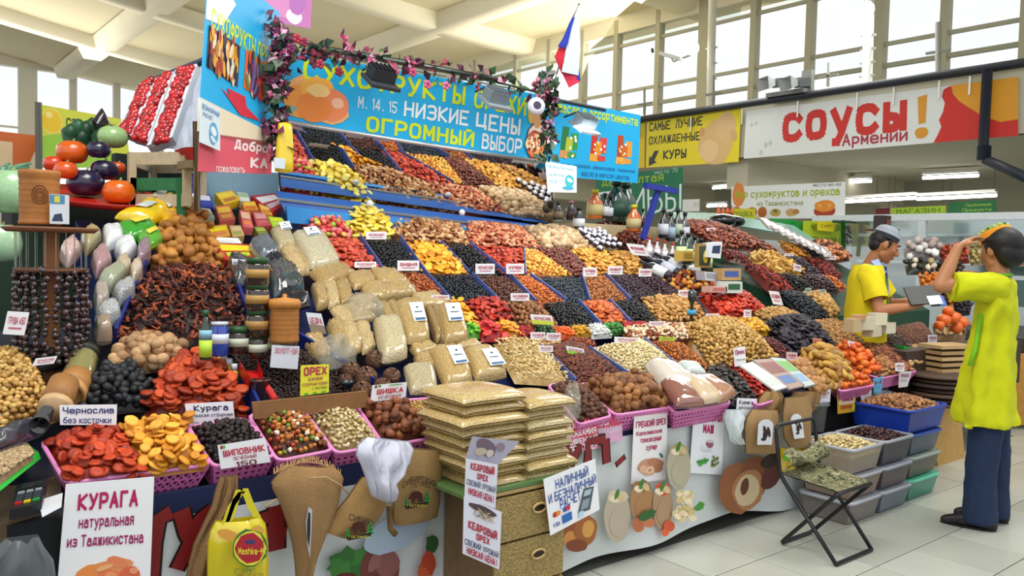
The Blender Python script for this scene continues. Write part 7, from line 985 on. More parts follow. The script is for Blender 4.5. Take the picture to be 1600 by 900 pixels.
for i in range(4): x = 1122+i*7; bott('amber bottle lined up left of the white dried fruit banner', x, 336, 16, 'c8501c', 'e06c20', 'd8d8d0', v=6.4, group='amber bottles by the banner')
for i, (x0, y0, x1, y1) in enumerate(((1000, 408, 1046, 432), (1012, 402, 1060, 428), (1024, 396, 1072, 424), (1034, 392, 1082, 420))):
    a = Sp(x1, y1, .06); b = Sp(x0, y0, .06); L = np.linalg.norm(b-a); t = thing('bottle', a, 'wine bottle with white label lying slanted above the mixed dried fruit', 'bottle', 'slanting wine bottles'); mb = MB(); mb.lathe(a, [(0, 0), (.04, 0), (.042, L*.6), (.016, L*.75), (.015, L), (0, L)], '1c1c24', 12, b-a); obj('glass', mb, 'glassy', t); mb = MB(); mb.lathe(a, [(.0425, L*.1), (.0435, L*.1), (.0435, L*.5), (.0425, L*.5)], ['e4e8e8', 'c0c4d8', 'dce0e4', 'b83040'][i], 12, b-a); obj('paper_label', mb, 'paper', t)
# striped candies
for i in range(26):
    s, q = (i % 5)/4, (i//5)/5; p = bil(SQ(((902, 362), (934, 360), (980, 392), (936, 392)), .05), s*.9+.05, q*.9+.05)+SN*rnd.uniform(0, .03); mb = MB(); mb.ell(p, (.035, .032, .028), '1e2038', 1); mb.ell(p+SN*.008, (.03, .028, .026), 'e4e0e8', 1); tag(obj('striped_candy', mb, 'gloss', None, p), 'round dark and white striped candy right of the light walnuts', 'candy', 'striped candies in the heap')
mb = MB(); a = P(915, 345, v=5.05); b = P(1010, 356, v=5.05); mb.box((a+b)/2-A_(0, -.02, .13), (np.linalg.norm(b-a)+.5, .3, .24), 'c4b088'); tag(obj('bottle_shelf', mb, 'matte', None, (a+b)/2), 'plain beige ledge under the oil bottles behind the chestnut dates', 'shelf')
# blue stand, framed picture, boxes
t = thing('blue_stand', P(1006, 374, v=4.6), 'blue T shaped metal stand in front of the green mushroom sign', 'stand'); mb = MB(); a = P(1004, 374, v=4.6); b = P(1030, 292, v=4.6); mb.box((a+b)/2, (.05, .03, np.linalg.norm(b-a)), '1c2c90', np.array([nrm(np.cross(A_(0, 1, 0), b-a)), A_(0, 1, 0), nrm(b-a)])); obj('post', mb, 'semi', t)
a = P(1008, 290, v=4.58); b = P(1057, 299, v=4.58); mb = MB(); mb.box((a+b)/2, (np.linalg.norm(b-a), .04, .045), '1c2c90', np.array([nrm(b-a), A_(0, 1, 0), nrm(np.cross(b-a, A_(0, 1, 0)))])); obj('crossbar', mb, 'semi', t)
Q = PQ(((930, 276), (1067, 261), (1066, 331), (934, 344)), u=8.2); o = sheet('mushroom_sign', 'green hanging sign reading mushrooms in tall white letters', 'sign', Q, [('ГРИБЫ', (.03, .36, .99, .98), 'dfe8e4', -.01), ('Дары Алтая', (.08, .06, .8, .3), '9cb838', .02), ('место 78', (.7, -.0, .95, .1), 'b8d8c0', .0)], bg='127048')
Q = PQ(((1090, 381), (1112, 380), (1110, 418), (1090, 418)), v=4.0); t = thing('sunflower_picture', Q[3], 'small framed yellow picture beside the row of dark green bottles', 'picture'); mb = MB(); mb.slab(Q, .03, 'a08040'); obj('frame', mb, 'wood', t); mb = MB(); mb.add(np.array([bil(Q, a, b) for a, b in ((.12, .1), (.88, .1), (.88, .92), (.12, .92))])+qn(Q)*.004, [(0, 1, 2, 3)], '2c3c24'); blob(mb, Q, qn(Q), .55, .55, .18, .28, 'd8b41c', 0, .006); blob(mb, Q, qn(Q), .6, .7, .1, .1, 'e8d040', 0, .007); obj('printed_picture', mb, 'paper', t)
for lab, q, v, c1, c2 in [('white and navy folded leaflet right of the framed picture', ((1112, 380), (1129, 378), (1126, 404), (1108, 402)), 3.95, 'dce4ec', '24385c'), ('brown box with blue landscape print above the bright red tomatoes', ((1128, 420), (1158, 420), (1158, 438), (1128, 438)), 3.75, 'b08c5c', '3c58a0'), ('white box with green hill print below the landscape box', ((1134, 440), (1160, 440), (1160, 458), (1134, 458)), 3.7, 'c8d4cc', '2c5c40'), ('pinkish flat packet above the bright red tomatoes', ((1110, 448), (1136, 448), (1136, 457), (1110, 457)), 3.7, 'd0a098', 'b86c68'), ('silver foil packet below the framed picture', ((1100, 424), (1124, 426), (1122, 440), (1102, 438)), 3.8, 'b8bcc4', '8c94a0'), ('tan carton at the foot of the dark green bottles', ((1066, 392), (1084, 392), (1084, 408), (1066, 408)), 4.15, 'c8a850', 'a08030')]:
    Q = PQ(q, v=v); t = thing('gift_box', Q[3], lab, 'box'); mb = MB(); mb.slab(Q, .08, c1); obj('carton', mb, 'paper', t); mb = MB(); mb.add(np.array([bil(Q, a, b) for a, b in ((.15, .2), (.85, .2), (.85, .7), (.15, .7))])+qn(Q)*.002, [(0, 1, 2, 3)], c2); obj('carton_print', mb, 'paper', t)
p = Sp(1076, 422, .05); mb = MB(); mb.ell(p, (.12, .09, .07), 'd4dcd8'); tag(obj('white_bundle', mb, 'glassy', None, p), 'round white wrapped bundle beside the lying bottles', 'bundle')
lath('pepper_mill', 'slim black bottle with blue band standing in the light brown dates', 'bottle', 1080, 508, 56, [('glass', [(0, 0), (.05, 0), (.05, .6), (.12, .72), (.12, .95), (0, 1)], '10201c', None), ('paper_label', [(.052, .3), (.13, .3), (.13, .42), (.052, .42)], '3ca0d0', 'paper')], v=3.5)
# awning edges, black sacks and notices of the green stall
mb = MB(); q = [P(1050, 331, v=5.9), P(1120, 333, v=5.9), P(1240, 352, v=5.9), P(1300, 392, v=5.4), P(1296, 396, v=5.35), P(1236, 366, v=5.8), P(1120, 347, v=5.8), P(1060, 345, v=5.8)]
for i in range(3): mb.slab(np.array([q[i], q[i+1], q[6-i], q[7-i]]), .03, ['b8d4c8', '9cc8b8', '78b8a0'][i])
tag(obj('film_ledge', mb, 'glassy', None, q[0]), 'pale green film covered ledge behind the reddish date heap', 'ledge')
for i, (x, y, r) in enumerate(((1130, 345, .14), (1146, 346, .12))): p = P(x, y, v=5.6); mb = MB(); mb.ell(p, (r*1.3, r, r*.6), '0c0e14'); tag(obj('black_sack', mb, 'gloss', None, p), 'black glossy sack lying on the film covered ledge', 'sack', 'black sacks on the ledge')
for i in range(9): p = Sp(1186+i*11, 346+i*5.5, .1); mb = MB(); pillow(mb, SQ(((1186+i*11, 342+i*5.5), (1196+i*11, 342+i*5.5), (1214+i*11, 358+i*5.5), (1200+i*11, 358+i*5.5)), .1), .03, ['b8aca8', 'a8a0a0', 'c4bcb8'][i % 3], SN, seed=i); tag(obj('garlic_bag', mb, 'glassy', None, p), 'narrow pale wrapped bag in the row along the top of the green stall', 'bag', 'pale bags along the green stall top')
Q = PQ(((1255, 345), (1315, 346), (1313, 386), (1254, 380)), v=6.2); sheet('yellow_notice', 'yellow green lattice notice with black letters at the end of the green stall', 'notice', Q, [('ЧУРЧ', (.2, .1, .45, .4), '2c3c1c', .03), ('ХЕЛА', (.7, .12, .95, .4), '2c3c1c', .03), ('ДОМАШНЯЯ 1', (.2, .66, .98, .94), '3c4c1c', .02)], bg='b8cc28')
Q = PQ(((1277, 346), (1304, 347), (1303, 362), (1277, 360)), v=6.1); sheet('yellow_notice', 'small bright yellow notice pinned over the lattice notice', 'notice', Q, [('СЫР', (.2, .3, .8, .6), '8c7c10', .01)], bg='e8d410')
mb = MB(); mb.box(P(1222, 350, v=6.4), (.5, .1, .13), '2ca048'); mb.box(P(1247, 358, v=6.3), (.22, .1, .2), '1f9a3c'); tag(obj('green_boxes', mb, 'semi', None, P(1222, 350, v=6.4)), 'bright green boxes behind the row of pale bags', 'box')
t = thing('string_rack', P(1317, 390, v=6.0), 'dark green pole frame with hanging purple strings right of the yellow notices', 'frame'); mb = MB(); mb.tube([P(1317, 344, v=6.0), P(1318, 400, v=6.0)], .03, '1c7c3c', 8); mb.tube([P(1302, 346, v=6), P(1336, 347, v=6)], .02, '1c5c30', 8); obj('pole', mb, 'semi', t); mb = MB()
for k in range(26): mb.ell(P(1324+rnd.uniform(-4, 6), 352+k*1.1, v=5.95), (.022,)*3, '3c2430', 1)
o = obj('string_cluster', mb, 'glassy', t); o['kind'] = 'stuff'; mb = MB(); mb.box(P(1324, 380, v=6.1)-A_(0, 0, .3), (.12, .06, .75), 'dce0e4'); obj('white_post', mb, 'semi', t)
p = P(1378, 358, v=5.0); t = thing('display_box', p, 'dark printed box on a round brown shelf above the grey cap', 'box'); mb = MB(); mb.box(p+A_(0, 0, .08), (.2, .12, .17), '3a2c2c'); mb.box(p+A_(.02, -.07, .08), (.1, .01, .08), '7c4440'); obj('carton', mb, 'paper', t); mb = MB(); mb.lathe(p, [(0, -.02), (.2, -.02), (.2, 0), (0, 0)], '6c4c38', 20); mb.tube([p, p-A_(0, 0, .5)], .02, '5a3c2c'); obj('shelf', mb, 'wood', t)
# ---------------------------------------------------------------- plastic boxes on the floor
def tub(lab, u0, v0, w_, d_, z0, h_, col, rim, fillc=None, lid=True, mat='box_plastic'):
    t = thing('storage_box', (u0+w_/2, v0+d_/2, z0), lab, 'box'); k = .025; b = [(u0+k, v0+k), (u0+w_-k, v0+k), (u0+w_-k, v0+d_-k), (u0+k, v0+d_-k)]; a = [(u0, v0), (u0+w_, v0), (u0+w_, v0+d_), (u0, v0+d_)]
    bot = np.array([(x, y, z0+.004) for x, y in b]); top = np.array([(x, y, z0+h_-.01) for x, y in a]); mb = MB(); mb.add(np.vstack([bot, top]), [(0, 1, 2, 3)]+[(i, (i+1) % 4, (i+1) % 4+4, i+4) for i in range(4)], col); obj('body', mb, mat, t)
    mb = MB(); zt = z0+h_-.012; r = .03; pts = []
    for i, (cx, cy) in enumerate(a):
        for q in range(4): ang = pi+i*pi/2+q*pi/6; pts.append(A_(cx+(r if i in (0, 3) else -r)+cos(ang)*(r+.006), cy+(r if i < 2 else -r)+sin(ang)*(r+.006), zt))
    mb.tube(pts, .011, rim, 6, True)
    if lid: mb.add([(x, y, z0+h_-.006) for x, y in a], [(0, 1, 2, 3)], rim)
    obj('rim', mb, 'plastic', t)
    if fillc:
        top[:, 2] -= .025; heap('', 'nuts', None, fillc[0], fillc[1], fillc[2], fillc[3], C=top.mean(0)+(np.array([top[3], top[2], top[1], top[0]])-top.mean(0))*.93, n=(0, 0, 1), par=t, name='contents', cap=900, inset=.04, skirt=.02)
H3 = .147
for k, (c, lab) in enumerate((('8c8480', 'bottom grey storage box in the left stack by the chair'), ('9a8678', 'middle storage box in the left stack, brown contents showing through'), ('a89c8c', 'top open storage box of pale nuts in the left stack by the chair'))):
    tub(lab, 4.455, 2.37, .355, .32, k*H3+.002, H3-.004 if k < 2 else .16, c, 'a8aab4', ('bean', .026, ('d8c48c', 'c8b078', 'e4d4a4'), .05) if k == 2 else None, k < 2)
for k, (c, lab) in enumerate((('7c8894', 'bottom bluish storage box in the middle stack'), ('6c5c60', 'middle brown storage box in the middle stack'), ('54505c', 'top open storage box of dark dates in the middle stack'))):
    tub(lab, 4.83, 2.37, .36, .32, k*H3+.002, H3-.004 if k < 2 else .16, c, 'a0a4b0', ('date', .03, ('3c1c1c', '4a2424', '2c1414'), .05) if k == 2 else None, k < 2)
for k, (c, r, lab) in enumerate((('4c9c88', '5cc0a0', 'bottom mint green storage box in the right stack'), ('706a60', '98a49c', 'middle grey storage box in the right stack'), ('5c6c7c', '24489c', 'third box from the floor in the right stack, blue rim'))): tub(lab, 5.23, 2.39, .4, .32, k*H3+.002, H3-.004, c, r)
tub('blue open crate of brown nuts on top of the right stack', 5.17, 2.38, .5, .4, 3*H3, .16, '16389c', '1a3ca8', ('nut', .034, ('9c6c44', '84583a', 'b08050'), .07), False, 'plastic')
mb = MB(); mb.box((4.9, 2.84, .35), (1.7, .02, .6), '14141c'); tag(obj('dark_panel', mb, 'cloth', None, (4.9, 2.84, .05)), 'near black panel under the counter behind the storage boxes', 'cloth')  # thin near-black panel closing the space under the counter
# ---------------------------------------------------------------- folding chair
t = thing('folding_chair', (4.03, 2.27, 0), 'black tubular folding chair with camouflage cloth seat', 'chair'); r = .0105; BK = '12121a'
def rc(pts, rad=.04):
    out = [pts[0]]
    for i in range(1, len(pts)-1):
        p, a, b = pts[i], pts[i-1], pts[i+1]
        for k in range(5): w1 = k/4; out.append((p+nrm(a-p)*rad)*(1-w1)**2+2*p*w1*(1-w1)+(p+nrm(b-p)*rad)*w1**2)
    return out+[pts[-1]]
b0, b1 = A_(3.835, 2.475, .645), A_(4.215, 2.475, .645); s0, s1 = A_(3.835, 2.435, .39), A_(4.215, 2.435, .39); f0, f1 = A_(3.835, 2.10, .012), A_(4.19, 2.10, .012)
mb = MB(); mb.tube(rc([f0+A_(0, 0, 0), s0, b0, b1, s1, f1]), r, BK, 10); mb.tube([f0, f1], r, BK, 10); mb.ell(f0, (r,)*3, BK, 1); mb.ell(f1, (r,)*3, BK, 1); obj('rear_frame', mb, 'semi', t)
g0, g1 = A_(3.86, 2.12, .36), A_(4.19, 2.12, .36); h0, h1 = A_(3.875, 2.44, .012), A_(4.175, 2.44, .012)
mb = MB(); mb.tube(rc([g1, h1, h0, g0, g1], .03)+[g1], r, BK, 10); obj('front_frame', mb, 'semi', t)
m = D.materials.new('camouflage'); m.use_nodes = True; N = m.node_tree.nodes; L = m.node_tree.links; nz = N.new('ShaderNodeTexNoise'); nz.inputs['Scale'].default_value = 22; nz.inputs['Detail'].default_value = 2; nz.inputs['Distortion'].default_value = 1.2; cr = N.new('ShaderNodeValToRGB'); cr.color_ramp.interpolation = 'CONSTANT'
for i, (pos, c) in enumerate(((0, '2c3020'), (.42, '6c6c48'), (.5, '8c8660'), (.56, '3c4028'), (.62, 'a09c80'))):
    e = cr.color_ramp.elements[i] if i < 2 else cr.color_ramp.elements.new(pos); e.position = pos; e.color = (*hx(c), 1)
tc = N.new('ShaderNodeTexCoord'); L.new(tc.outputs['Object'], nz.inputs['Vector']); L.new(nz.outputs['Fac'], cr.inputs[0]); L.new(cr.outputs[0], N['Principled BSDF'].inputs['Base Color']); N['Principled BSDF'].inputs['Roughness'].default_value = .9; MAT['camouflage'] = m
mb = MB(); V = []
for j in range(9):
    for i in range(9): a, b = i/8, j/8; V.append((s0+(s1-s0)*a)*(1-b)+(g0+(g1-g0)*a)*b+A_(0, 0, -.03*math.sin(pi*a)*math.sin(pi*b)+.012))
F = [(j*9+i, j*9+i+1, (j+1)*9+i+1, (j+1)*9+i) for j in range(8) for i in range(8)]; mb.add(V, F, '6c6c48', True); mb.add(np.array(V)-A_(0, 0, .006), F, '6c6c48', True); obj('seat', mb, 'camouflage', t)
mb = MB(); V = []
for j in range(6):
    for i in range(9): a, b = i/8, j/5; V.append((s0+(s1-s0)*a)+A_(0, .01, .0)+A_(0, -.06*math.sin(pi*b)-.02, .1*(1-b)+.02+.02*math.sin(a*9)))
F = [(j*9+i, j*9+i+1, (j+1)*9+i+1, (j+1)*9+i) for j in range(5) for i in range(8)]; mb.add(V, F, '6c6c48', True); obj('slack_backrest', mb, 'camouflage', t)
# ---------------------------------------------------------------- payment terminal, bowls and sacks at the bottom left
mb = MB(); q = np.array([P(-60, 690, z=.80), P(95, 690, z=.80), P(96, 790, z=.72), P(-60, 838, z=.72)]); mb.add(list(q)+[q[3]-A_(0, .0, .05), q[2]-A_(0, 0, .05)], [(0, 1, 2, 3), (3, 2, 5, 4)], '6c5a44'); mb.add(q-A_(0, 0, .02), [(0, 1, 2, 3)], '6c5a44'); tag(obj('sacking_cloth', mb, 'burlap', None, q[2]), 'brown sacking cloth under the payment terminal', 'cloth')
mb = MB(); mb.box((.25, 3.0, .38), (.75, .5, .66), '16181c'); tag(obj('side_table', mb, 'matte', None, (.25, 3, 0)), 'dark table under the payment terminal at the lower left corner', 'table')
T0_ = P(45, 790, z=.76); ex = nrm(P(75, 788, z=.76)-P(20, 800, z=.76)); ey = nrm(P(58, 740, z=.79)-P(42, 800, z=.76)); en = nrm(np.cross(ex, ey)); Rt = np.array([ex, ey, en])
t = thing('payment_terminal', T0_, 'black card payment terminal with red, yellow and green keys', 'terminal'); mb = MB(); mb.box(T0_+en*.02, (.085, .19, .03), '16181e', Rt); mb.box(T0_+en*.034+ey*.06, (.08, .06, .012), '101216', Rt); obj('body', mb, 'semi', t); mb = MB(); mb.box(T0_+en*.042+ey*.062, (.06, .04, .002), '20282c', Rt); obj('screen', mb, 'gloss', t)
for r_ in range(5):
    for c_ in range(3): mb = MB(); mb.box(T0_+en*.037+ex*((c_-1)*.024)+ey*(.02-r_*.02), (.019, .011, .006), ['c81c1c', 'e0c01c', '1c9a3c'][c_] if r_ == 4 else ('9ca4ac' if r_ == 0 else '3c444c'), Rt); obj('key', mb, 'plastic', t)
mb = MB(); mb.slab(np.array([P(60, 782, z=.77), P(98, 770, z=.77), P(96, 792, z=.765), P(66, 808, z=.765)]), .001, 'd0d4dc'); tag(obj('receipt', mb, 'paper', None, P(80, 790, z=.765)), 'white paper slip beside the payment terminal', 'paper')
mb = MB(); C = [P(-70, 800, z=.86), P(60, 706, z=.86), P(64, 716, z=.84), P(-66, 820, z=.84)]; mb.slab(np.array(C), .006, '1fb838'); mb.slab(np.array([P(-70, 730, z=.86), P(40, 690, z=.86), P(60, 706, z=.86), P(-70, 800, z=.86)]), .006, '2c9a3c'); tag(obj('green_tray', mb, 'plastic', None, C[2]), 'bright green tray of crushed nuts at the left edge', 'tray')
heap('tan crushed nuts in the bright green tray', 'crushed nuts', None, 'chunk', .014, ('b09470', 'a08460', 'c0a880'), .02, C=np.array([P(-60, 732, z=.87), P(36, 694, z=.87), P(54, 708, z=.87), P(-60, 790, z=.87)]), n=(0, 0, 1))
mb = MB(); pillow(mb, np.array([P(-60, 700, z=.93), P(70, 664, z=.93), P(74, 676, z=.9), P(-60, 724, z=.9)]), .04, '3c3c48', (0, 0, 1), seed=9, wr=.5); tag(obj('dark_bag_edge', mb, 'glassy', None, P(20, 690, z=.9)), 'dark crumpled plastic edge between the nut heap and the green tray', 'bag')
t, V = sack('clear_carrier', 'large translucent grey plastic bag hanging at the lower left corner', [(10, 60, 842, 836), (-10, 70, 856, 856), (-30, 84, 875, 875), (-50, 90, 920, 920)], 2.62, .08, '8c9498', 'film', seed=41, wr=.4)
mb = MB(); mb.box((.45, 2.86, .3), (.5, .02, .6), '101016'); tag(obj('dark_panel', mb, 'cloth', None, (.4, 2.86, .05)), 'near black panel behind the translucent grey bag', 'cloth')  # flat near-black panel behind the hanging bag
# ================================================================ the two sellers
for nm, c, r_, b_ in (('skin_light', 'b07850', .5, .1), ('skin_tan', 'a86c46', .5, .1), ('hair', '0c0a0a', .55, .5)): vc(nm, r_, noise=.08, scale=14, bump=b_, col=c)
def rblob(name, prims, vox, mat, par, it=4, label=None):
    bm = bmesh.new()
    for pts in prims:
        vs = [bm.verts.new(p) for p in np.asarray(pts)-ORG[par.name]]; g = bmesh.ops.convex_hull(bm, input=vs)
        bmesh.ops.delete(bm, geom=list({e for e in g['geom_interior']+g['geom_unused'] if isinstance(e, bmesh.types.BMVert)}), context='VERTS')
    me = D.meshes.new(name); bm.to_mesh(me); bm.free(); me.materials.append(MAT[mat]); o = D.objects.new(name, me); COL.objects.link(o); o.parent = par; ORG[o.name] = ORG[par.name]
    m = o.modifiers.new('remesh', 'REMESH'); m.mode = 'VOXEL'; m.voxel_size = vox; m.use_smooth_shade = True; s = o.modifiers.new('smooth', 'SMOOTH'); s.iterations = it; s.factor = .5
    if label: o['label'] = label
    return o
def wrinkle(o, st, sz):                                             # soft folds in clothing
    tx = D.textures.new('folds', 'CLOUDS'); tx.noise_scale = sz; tx.noise_depth = 2; s = o.modifiers.new('fine', 'SUBSURF'); s.levels = s.render_levels = 2
    d = o.modifiers.new('folds', 'DISPLACE'); d.texture = tx; d.strength = st; d.mid_level = .5; return o
class Fig:
    def __init__(s, base, fwd, scale=1): s.b = np.array(base, float); s.f = nrm(A_(fwd[0], fwd[1], 0)); s.r = A_(s.f[1], -s.f[0], 0); s.k = scale; s.M = np.array([s.r, s.f, A_(0, 0, 1)])
    def __call__(s, x, y, z): return s.b+(x*s.r+y*s.f)*s.k+A_(0, 0, z*s.k)
    def v(s, x, y, z): return nrm(x*s.r+y*s.f+A_(0, 0, z))
def cap(a, ra, b, rb): v = ICO[2][0]; return np.vstack([v*ra+a, v*rb+b])
def ellp(c, r, M): return (ICO[3][0]*np.array(r))@M+c
def hand(pr, w, d, n, side, curl=.35, s=1.0):
    d = nrm(d); n = nrm(n-d*np.dot(n, d)); e = np.cross(d, n); v = ICO[1][0]
    pr.append(np.vstack([v*.022*s+w]+[v*.012*s+w+d*.085*s+e*(k-1.5)*.021*s for k in range(4)]+[v*.014*s+w+d*.03*s+e*.028*s*side]))
    for k in range(4):
        q = k if side < 0 else 3-k; L = [.06, .075, .08, .072][q]*s; p = w+d*.088*s+e*(k-1.5)*.022*s; a = curl*.4; dd = d
        for j, f in enumerate((.45, .32, .25)):
            a += curl*(.6+.4*j); dd = nrm(d*cos(a)+n*sin(a)+e*(k-1.5)*.05); p2 = p+dd*L*f*1.15; pr.append(cap(p, (.0095-.0008*j)*s, p2, (.0088-.001*j)*s)); p = p2
    p = w+d*.025*s+e*side*.028*s; t1 = nrm(d*.65+e*side*.65+n*.35); p2 = p+t1*.042*s; pr.append(cap(p, .014*s, p2, .0105*s)); t2 = nrm(d*.85+e*side*.15+n*.5); pr.append(cap(p2, .0105*s, p2+t2*.032*s, .0085*s))
def head(pr, c, M, s=1.0):
    g = lambda x, y, z: c+(A_(x, y, z)*s)@M; v = ICO[2][0]
    pr.append(ellp(g(0, -.012, .02), A_(.076, .094, .095)*s, M)); pr.append(ellp(g(0, .03, -.01), A_(.064, .062, .085)*s, M))
    pr.append(np.vstack([v*.03*s+g(.038, .01, -.06), v*.03*s+g(-.038, .01, -.06), v*.022*s+g(0, .066, -.088), v*.03*s+g(0, .05, -.04), v*.035*s+g(.03, .04, 0), v*.035*s+g(-.03, .04, 0)]))
    pr.append(np.vstack([v*.008*s+g(0, .088, .028), v*.012*s+g(0, .112, -.022), v*.009*s+g(.014, .096, -.028), v*.009*s+g(-.014, .096, -.028), v*.01*s+g(0, .08, -.03)]))
    pr.append(np.vstack([v*.011*s+g(.034, .075, .038), v*.011*s+g(-.034, .075, .038), v*.011*s+g(0, .085, .036)]))
    for x in (-1, 1): pr.append(ellp(g(x*.078, -.01, -.002), A_(.011, .02, .031)*s, M)); pr.append(ellp(g(x*.038, .062, -.015), A_(.022, .02, .02)*s, M))
    pr.append(ellp(g(0, .088, -.052), A_(.022, .012, .007)*s, M)); pr.append(ellp(g(0, .085, -.063), A_(.019, .012, .007)*s, M)); return g
def face(par, g, M, s=1.0):
    for x in (-1, 1):
        mb = MB(); mb.ell(g(x*.031, .083, .017), A_(.0125, .006, .0065)*s, 'e4dcd4', 2, M); mb.ell(g(x*.031, .0885, .016), A_(.0055, .003, .0055)*s, '1c100c', 1, M); obj('eye', mb, 'gloss', par)
        mb = MB(); mb.tube([g(x*.014, .094, .034), g(x*.032, .092, .041), g(x*.05, .08, .036)], [.0035*s, .0045*s, .002*s], '120c0a', 6); obj('eyebrow', mb, 'matte', par)
    mb = MB(); mb.ell(g(0, .0965, -.052), A_(.02, .004, .0045)*s, '8c4438', 2, M); mb.ell(g(0, .095, -.062), A_(.017, .005, .0055)*s, '94493c', 2, M); obj('lips', mb, 'semi', par)
def loft(mb, rings, F_, col, seg=36, fold=.0, nf=7, ph=0):
    V = []
    for k, (z, cx, cy, rx, ry) in enumerate(rings):
        for j in range(seg): a = 2*pi*j/seg; q = 1+fold*(k/len(rings))*math.sin(nf*a+ph+k*.25)+fold*.4*math.sin(3*a+k*.9+ph); V.append(F_(cx+rx*q*cos(a), cy+ry*q*sin(a), z))
    n = len(rings); F = [(k*seg+j, k*seg+(j+1) % seg, (k+1)*seg+(j+1) % seg, (k+1)*seg+j) for k in range(n-1) for j in range(seg)]; mb.add(V, F+[tuple(range(seg))], col, True)
def sleeve(mb, pts, rad, col, seg=18, wr=.06):
    P_ = [np.array(p) for p in pts]; V = []
    for i, p in enumerate(P_):
        t = nrm(P_[min(i+1, len(P_)-1)]-P_[max(i-1, 0)]); e1 = nrm(np.cross(t, A_(.1, .2, 1))); e2 = np.cross(t, e1)
        V += [p+rad[i]*(1+wr*math.sin(4*a+i*1.9))*(cos(a)*e1+sin(a)*e2) for a in np.arange(seg)*2*pi/seg]
    n = len(P_); mb.add(V, [(k*seg+j, k*seg+(j+1) % seg, (k+1)*seg+(j+1) % seg, (k+1)*seg+j) for k in range(n-1) for j in range(seg)]+[tuple(range(seg))], col, True)
# --- the man in the long yellow shirt, back towards us, one hand at his cap
A = Fig((5.18, 1.93, 0), (-.30, .95)); t = thing('person', A.b, 'person in a long yellow shirt and blue jeans, hand raised to a patterned cap', 'person')
hd = A(.0, -.01, 1.605); yaw = radians(38); HM = np.array([A.v(cos(yaw), -sin(yaw), 0), A.v(sin(yaw), cos(yaw), -.12), A.v(0, .12, 1)]); pr = []; g = head(pr, hd, HM, 1.1)
pr.append(cap(A(0, -.02, 1.42), .062, A(0, .0, 1.56), .055)); pr.append(np.vstack([cap(A(-.13, 0, 1.38), .06, A(.13, 0, 1.38), .06), cap(A(0, -.02, 1.44), .05, A(0, 0, 1.2), .1)])); pr.append(cap(A(0, 0, 1.2), .1, A(0, .01, .95), .1))
sh, el, wr_ = A(-.165, .02, 1.40), A(-.27, .26, 1.40), A(-.17, .19, 1.62); pr += [cap(sh, .058, (sh+el)/2, .05), cap((sh+el)/2, .05, el, .04), cap(el, .042, (el*.6+wr_*.4), .041), cap(el*.6+wr_*.4, .041, wr_, .027)]
hand(pr, wr_, A(-.07, .10, 1.71)-wr_, A.v(.4, -.6, -.3), -1, .35)
sh2, el2, wr2 = A(.19, 0, 1.38), A(.13, .0, 1.12), A(.05, .0, .92); pr += [cap(sh2, .056, el2, .042), cap(el2, .042, wr2, .028)]; hand(pr, wr2, A.v(-.3, .05, -1), A.v(-1, 0, 0), 1, .5)
for x in (-.085, .085): pr += [cap(A(x, 0, .9), .06, A(x*1.1, .01, .5), .05), cap(A(x*1.1, .01, .5), .055, A(x*1.1, -.01, .1), .04)]
rblob('body', pr, .006, 'skin_light', t); face(t, g, HM, 1.1)
gh = lambda x, y, z: hd+(A_(x, y, z)*1.1)@HM
rblob('hair', [ellp(gh(0, -.03, .035), A_(.09, .1, .092)*1.1, HM), ellp(gh(0, -.062, -.015), A_(.082, .06, .08)*1.1, HM), cap(gh(.07, -.0, .03), .02, gh(.072, .012, -.005), .012), cap(gh(-.07, -.0, .03), .02, gh(-.072, .012, -.005), .012)], .006, 'hair', t)
mb = MB(); cb = gh(0, .012, .078); cu = nrm(A_(0, .42, .9)@HM); mb.lathe(cb, [(.088, -.006), (.09, .012), (.088, .03)], 'dc8c1c', 28, cu); mb.lathe(cb, [(.087, .03), (.08, .045), (.06, .058), (.03, .064), (0, .065)], '7c9a3c', 28, cu); obj('cap', mb, 'cloth', t, label='patterned orange and green skullcap')
mb = MB()
for k in range(16): a = k*pi/8; e1 = nrm(np.cross(cu, A_(.3, .9, .1))); e2 = np.cross(cu, e1); mb.ell(cb+cu*.04+(e1*cos(a)+e2*sin(a))*.083, (.008,)*3, ['e4c83c', '2c5c3c', 'c8d8c0'][k % 3], 1)
obj('cap_pattern', mb, 'cloth', t)
SY = 'c4c800'; mb = MB(); loft(mb, [(1.47, 0, -.01, 0.062, 0.055), (1.455, 0, -.01, 0.088, 0.068), (1.43, 0, -.01, 0.141, 0.085), (1.38, 0, -.01, 0.180, 0.098), (1.3, 0, -.01, 0.189, 0.106), (1.2, 0, 0, 0.185, 0.111), (1.08, 0, .01, 0.189, 0.119), (.95, 0, .015, 0.198, 0.132), (.82, 0, .02, 0.207, 0.143), (.7, 0, .02, 0.216, 0.153), (.60, .0, .02, 0.220, 0.162), (.605, .0, .02, 0.211, 0.153)], A, SY, 48, .13, 6, 1.2)
se = sh*.22+el*.78; sleeve(mb, [A(-.10, -.01, 1.40), sh, sh*.6+el*.4, se, se-nrm(el-sh)*.004], [.08, .08, .084, .086, .078], SY); s2 = sh2*.2+el2*.8; sleeve(mb, [A(.12, 0, 1.39), sh2, sh2*.6+el2*.4, s2], [.09, .085, .082, .085], SY); wrinkle(obj('shirt', mb, 'cloth', t), .042, .11)
mb = MB(); mb.tube([A(-.195, .06, 1.25), A(-.205, .075, 1.05), A(-.21, .1, .95)], .012, '7cc81c', 6); obj('side_trim', mb, 'cloth', t, label='lime green side trim'); mb = MB(); mb.tube([A(cos(a)*.072, sin(a)*.067-.01, 1.47) for a in np.linspace(0, 2*pi, 20)[:-1]], .01, '6cb03c', 6, True); obj('collar', mb, 'cloth', t)
mb = MB()
